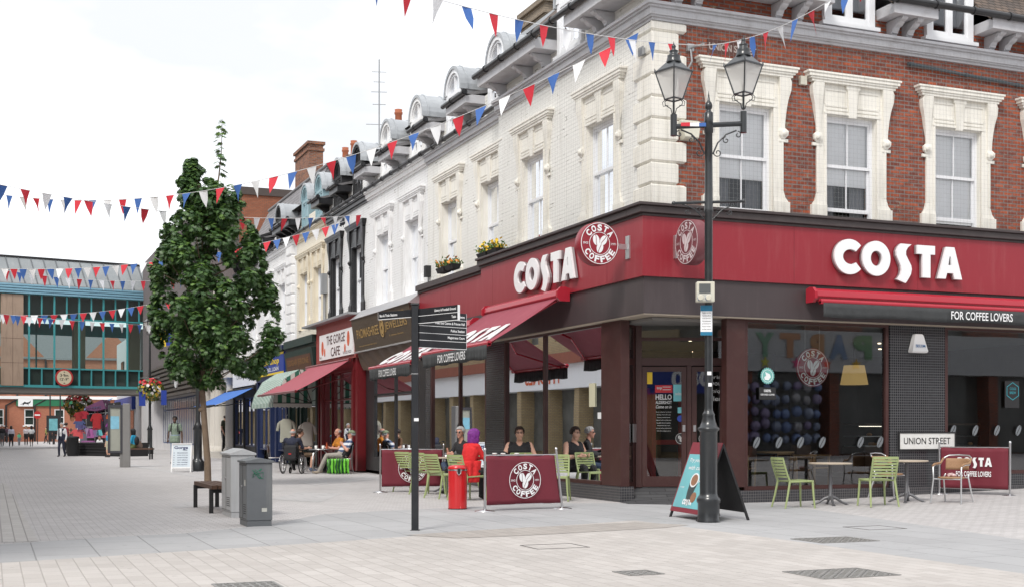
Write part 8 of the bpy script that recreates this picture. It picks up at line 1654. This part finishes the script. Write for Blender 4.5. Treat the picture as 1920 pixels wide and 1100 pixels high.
mb = MB(); mb.fbox(Fr((0, -.265, 0), (1, 0, 0), (0, -1, 0)), -.03, .05, .58, .62, 0, .003); mb.build('red_tab', mat('red tab', (.5, .03, .03), .5), t)
for s in (-1, 1): mb = MB(); mb.tube([(s*.22, -.2, .95), (s*.22, -.27, .94)], .017, 8); mb.build('hand_grip', m_blackm, t)
J = sit(pel=(0, .05, .60), wst=(0, .03, .74), chs=(0, .0, .92), nk=(0, .04, 1.09), hd=(0, .08, 1.22), shR=(.21, .0, 1.02), shL=(-.21, .0, 1.02), elR=(.30, .10, .78), elL=(-.30, .08, .78), wrR=(.16, .34, .78), wrL=(-.16, .32, .78), knR=(.14, .50, .58), knL=(-.14, .50, .58), anR=(.14, .58, .16), anL=(-.14, .58, .16), toR=(.15, .74, .12), toL=(-.15, .74, .12))
figure('balding man in a navy jumper sitting in the wheelchair with his back to us', (WC.x, WC.y, 0), rzw, J, (m_skin3, c_navy, c_black, c_shoe), 'full', b=1.25, vox=.015, hair=h_grey, hairstyle='bald')
# ---- man in cap leaning back, facing left
gm_, tt, bb = base_mat('striped polo'); sw = tt.nodes.new('ShaderNodeSeparateXYZ'); tt.links.new(wpos(tt), sw.inputs[0]); mm = tt.nodes.new('ShaderNodeMath'); mm.operation = 'FRACT'; m1 = tt.nodes.new('ShaderNodeMath'); m1.operation = 'MULTIPLY'; m1.inputs[1].default_value = 7; tt.links.new(sw.outputs[2], m1.inputs[0]); tt.links.new(m1.outputs[0], mm.inputs[0]); g1 = tt.nodes.new('ShaderNodeMath'); g1.operation = 'GREATER_THAN'; g1.inputs[1].default_value = .5; tt.links.new(mm.outputs[0], g1.inputs[0]); tt.links.new(mixc(tt, g1.outputs[0], (.62, .64, .68), (.03, .06, .15)), bb.inputs['Base Color'])
J = sit(pel=(0, .12, .52), wst=(0, .02, .66), chs=(0, -.10, .84), nk=(0, -.18, 1.01), hd=(0, -.20, 1.17), shR=(.19, -.16, .95), shL=(-.19, -.16, .95), elR=(.26, -.10, .70), elL=(-.27, -.04, .70), wrR=(.05, .06, .86), wrL=(-.06, .08, .88), knR=(.12, .52, .55), knL=(-.12, .55, .55), anR=(.10, .70, .10), anL=(-.12, .78, .09), toR=(.10, .87, .06), toL=(-.14, .96, .05))
t, H, F_ = figure('man in a camouflage cap and striped shirt leaning back in his chair with folded hands', (PCAP.x-.05, PCAP.y, 0), R(82), J, (m_skin3, gm_, c_stone, c_tan), 'short', b=1.2, vox=.014, hair=h_grey, hairstyle='short', belly=.03, tilt=.15)
mb = MB(); vs = []
for i in range(7):
    tt_ = .5*PI*i/6
    for j in range(18): a = 2*PI*j/18; vs.append(H(.098*math.sin(tt_)*math.cos(a), .117*math.sin(tt_)*math.sin(a)-.012, .055+.085*math.cos(tt_)))
mb.mesh(vs, [(i*18+j, i*18+(j+1) % 18, (i+1)*18+(j+1) % 18, (i+1)*18+j) for i in range(6) for j in range(18)], True); gridm(mb, lambda a, b: H((-.075+.15*a)*(1-.3*b*b), .09+.085*b*(1-(2*a-1)**2*.5), .056-.012*b), 8, 4); mb.build('cap', mat('camouflage cap', (.20, .24, .15), .85, .8, 22), t, solid=.006)
mb = MB(); x_, f_ = F_['X'], F_['fw']
secs = [(J['pel']+V((0, -.04, -.02)), .21, .17), (J['wst']+V((0, -.05, 0)), .215, .16), (J['chs']+V((0, -.05, 0)), .215, .155), ((J['shR']+J['shL'])/2+V((0, -.03, .03)), .17, .10)]
torso_mesh(mb, secs, x_); mb.build('black_gilet', c_black, t, bevel=.02)
# ---- man in orange behind table
J = sit(hd=(0, .04, 1.24), nk=(0, .0, 1.08), elR=(.24, .12, .74), wrR=(.1, .34, .76), elL=(-.24, .12, .74), wrL=(-.1, .34, .76), b=(0, 0, 0))
figure('bald man in an orange and black shirt sitting behind the man in the cap', (PB.x-.03, PB.y, 0), R(100), J, (m_skin3, mat('orange black shirt', (.50, .19, .02), .85, .75, 9), c_black, c_shoe), 'short', b=1.15, vox=.015, hair=h_grey, hairstyle='bald')
# leg of a fourth person at the table, in shorts
q = gr(590, 884); J = sit(knR=(.10, .40, .54), anR=(.12, .34, .10), toR=(.14, .50, .03))
figure('person in brown shorts and blue shoes sitting behind the wheelchair, mostly hidden', (q.x-.35, q.y+.55, 0), R(-98), J, (m_skin, mat('brown checked shirt', (.16, .09, .05), .85, .3, 10), cloth('brown shorts', (.16, .11, .07)), mat('blue trainers', (.10, .13, .2), .6)), 'short', 'short', vox=.018, hair=h_brown); dup(mc, (q.x-.35, q.y+.55, 0), R(-98), 'steel chair under the person in brown shorts')
# ---- man looking down by the columns
q = V((.25, 41.2, .28)); q = at(419, 843, 60.5); q.z = .28
m_p = mat('black tracksuit with stripe', (.02, .02, .025), .8, .1)
J = stand(1.78, hd=(0, .10, 1.58), nk=(0, .04, 1.47), chs=(0, .02, 1.30), wrR=(.24, .08, .86), wrL=(-.20, .10, .9))
t, H, F_ = figure('man in an olive t shirt looking down at the foot of the stone columns', q, R(-112), J, (m_skin, cloth('olive t shirt', (.07, .08, .055)), m_p, c_shoe), 'short', vox=.02, hair=h_brown, tilt=-.5, fingers=True)
mb = MB(); 
for s in (-1,): mb.bar(J['hpL']+V((-.095, 0, .02)), J['anL']+V((-.075, 0, 0)), .012, .04)
for s in (1,): mb.bar(J['hpR']+V((.095, 0, .02)), J['anR']+V((.075, 0, 0)), .012, .04)
mb.build('trouser_stripe', c_white, t)
# ---- man in green patterned shirt
q = gr(328, 868); m_g = mat('green patterned shirt', (.20, .26, .20), .85, .7, 20)
J = stand(1.86, wrL=(-.27, .02, .84)); t, H, F_ = figure('tall man in a green patterned shirt with a backpack standing before the bank window', (q.x, q.y, 0), R(160), J, (m_skin2, m_g, c_lj, c_shoe), 'short', b=1.0, vox=.02, hair=h_black)
mb = MB(); mb.box(-.15, .15, -.30, -.12, 1.15, 1.58); mb.build('backpack', c_black, t, bevel=.04); mb = MB(); gridm(mb, lambda a, b: V((.175*math.cos(PI*2*a)*(1+.1*b), .13*math.sin(PI*2*a)*(1+.12*b), 1.1-.28*b)), 24, 4); mb.build('shirt_hem', m_g, t, solid=.01)
for s in (-1, 1): mb = MB(); mb.tube([(s*.11, -.14, 1.5), (s*.12, 0, 1.57), (s*.12, .13, 1.45), (s*.14, .1, 1.25)], .02, 6); mb.build('shoulder_strap', c_black, t)
# ---- seated woman by advertising panel
q = gr(250, 860); t, H, F_ = figure('woman in a bright blue top sitting on the bench beyond the advertising panel', (q.x, q.y, .02), R(62), sit(), (m_skin2, cloth('bright blue cloth', (.02, .30, .50)), cloth('patterned green skirt', (.12, .16, .06)), c_shoe), 'full', b=1.1, vox=.022, hair=h_black, hairstyle='bob')
mb = MB(); mb.ball((0, -.16, .82), .19, .10, .2, 12, 8); mb.build('black_shawl', c_black, t); mb = MB(); mb.loft(Fr((.30, -.12, 0), (1, 0, 0), (0, -1, 0)), 0, [(.50, -.26, .26, -.1, .1), (.62, -.28, .28, -.1, .1), (.82, -.12, .12, -.05, .05)]); reg(mb.build('handbag', mat('taupe leather', (.26, .17, .13), .6), t, bevel=.04), None)
# ---- woman with white top and navy jacket walking
q = gr(116, 855); t, H, F_ = figure('woman in a white top and open navy jacket walking beside the planter wall', (q.x, q.y, 0), R(150), stand(1.66, knR=(.1, .12, .5), anR=(.1, .10, .09), toR=(.1, .26, .03), anL=(-.1, -.16, .1), toL=(-.1, .0, .03)), (m_skin, c_white, c_navy, c_shoe), 'full', vox=.022, hair=h_grey)
mb = MB()
for s in (-1, 1): gridm(mb, lambda a, b: V((s*(.20-.13*a), -.05+.20*a*(1 if a < .7 else .95), 1.40-.55*b)), 6, 4)
mb.build('open_jacket', c_navy, t, solid=.02)
q = gr(126, 850); figure('person in a dark red jacket behind the woman in the white top', (q.x, q.y+1.2, 0), R(-60), stand(1.72), (m_skin, cloth('dark red jacket', (.22, .02, .03)), c_black, c_shoe), 'full', vox=.03, hair=h_brown)
# child on the step, child at the panel
q = at(186, 846, 66); q.z = 0.0; J = {k: v*.62 for k, v in sit(anR=(.13, .34, .09), anL=(-.13, .34, .09), knR=(.13, .36, .60), knL=(-.13, .36, .60)).items()}
figure('small child in a pale top sitting at the planter wall', (q.x, q.y-.3, .15), R(165), J, (m_skin, c_white, c_black, c_shoe), 'full', vox=.022, b=.75, hair=h_brown)
q = gr(203, 856); J = {k: v*.72 for k, v in stand(1.75).items()}
figure('child in a blue t shirt standing half hidden behind the advertising panel', (q.x, q.y, 0), R(120), J, (m_skin, cloth('royal blue cloth', (.05, .25, .45)), cloth('cream shorts', (.5, .48, .35)), c_shoe), 'short', 'short', vox=.025, b=.8, hair=h_brown)
# ---- distant shoppers
W = lambda ph: dict(knR=(.1, .05+.1*ph, .5), anR=(.1, .16*ph, .09), toR=(.1, .16*ph+.16, .03), anL=(-.1, -.18*ph, .1), toL=(-.1, -.18*ph+.16, .03), knL=(-.1, .02, .5))
crowd = [(4, 836, 1.72, c_black, cloth('grey trousers', (.12, .12, .13)), 'full', 'long', h_grey, 170, 'man in black at the far left edge of the distant shoppers', m_skin, 1.15),
 (13, 829, 1.78, cloth('dark plum top', (.08, .04, .06)), c_black, 'full', 'long', h_brown, 20, 'taller person in a dark top behind the man in black at the far left', m_skin, 1.1),
 (21, 836, 1.66, cloth('pale lilac top', (.58, .56, .66)), cloth('leggings', (.025, .025, .03)), 'full', 'long', h_brown, 10, 'distant woman in a pale lilac top with a grey garment round her waist', m_skin, 1.3),
 (36, 834, 1.08, cloth('mint green top', (.12, .52, .30)), cloth('grey leggings', (.25, .25, .27)), 'short', 'long', h_blond, 15, 'small child in a mint green top among the distant shoppers', m_skin, .8),
 (32, 824, 1.74, cloth('mid blue shirt', (.06, .20, .45)), c_jean, 'short', 'long', h_brown, 190, 'person in a mid blue shirt behind the child in green', m_skin, 1.1),
 (39, 823, 1.75, cloth('strong blue shirt', (.03, .18, .50)), c_jean, 'short', 'long', h_black, 200, 'person in a strong blue shirt next to the woman with white top and black trousers', m_skin, 1.05),
 (49, 834, 1.68, cloth('white patterned top', (.60, .55, .58)), c_black, 'short', 'long', h_blond, 175, 'fair haired woman in a white top and black trousers walking towards us', m_skin, 1.1),
 (59, 836, 1.66, c_white, cloth('black shorts', (.02, .02, .022)), 'short', 'short', h_black, 5, 'woman in a white t shirt and black shorts walking away', m_skin2, 1.1),
 (27, 826, 1.70, cloth('sand coat', (.32, .27, .2)), c_black, 'full', 'long', h_grey, 160, 'person in a sand coloured coat in the middle of the distant shoppers', m_skin, 1.1),
 (87, 830, 1.65, cloth('yellow grey hoodie', (.28, .27, .08)), c_black, 'full', 'long', h_brown, 90, 'person in a dull yellow top beside the tall thin poles', m_skin, 1.1)]
for i, (px, py, h, tp, pn, sl_, lg, hr, rz, lab, sk, bb_) in enumerate(crowd):
    q = gr(px, py); figure(lab, (q.x, q.y, 0), R(rz), stand(h, **W(1 if i % 2 else -.8)), (sk, tp, pn, c_shoe), sl_, lg, b=bb_, vox=.035, hair=hr, hairstyle='bob' if 'woman' in lab else 'short', face=False, fingers=False)
# two people seen through the shop window
figure('dark haired person sitting inside the coffee shop behind the left window', (1.3, 3.6, .15), R(60), sit(), (m_skin, c_black, c_black, c_shoe), 'full', vox=.025, hair=h_black, hairstyle='bob')
for o in list(bpy.data.objects):
    if o.type == 'MESH' and len(o.data.polygons) == 0: bpy.data.objects.remove(o)
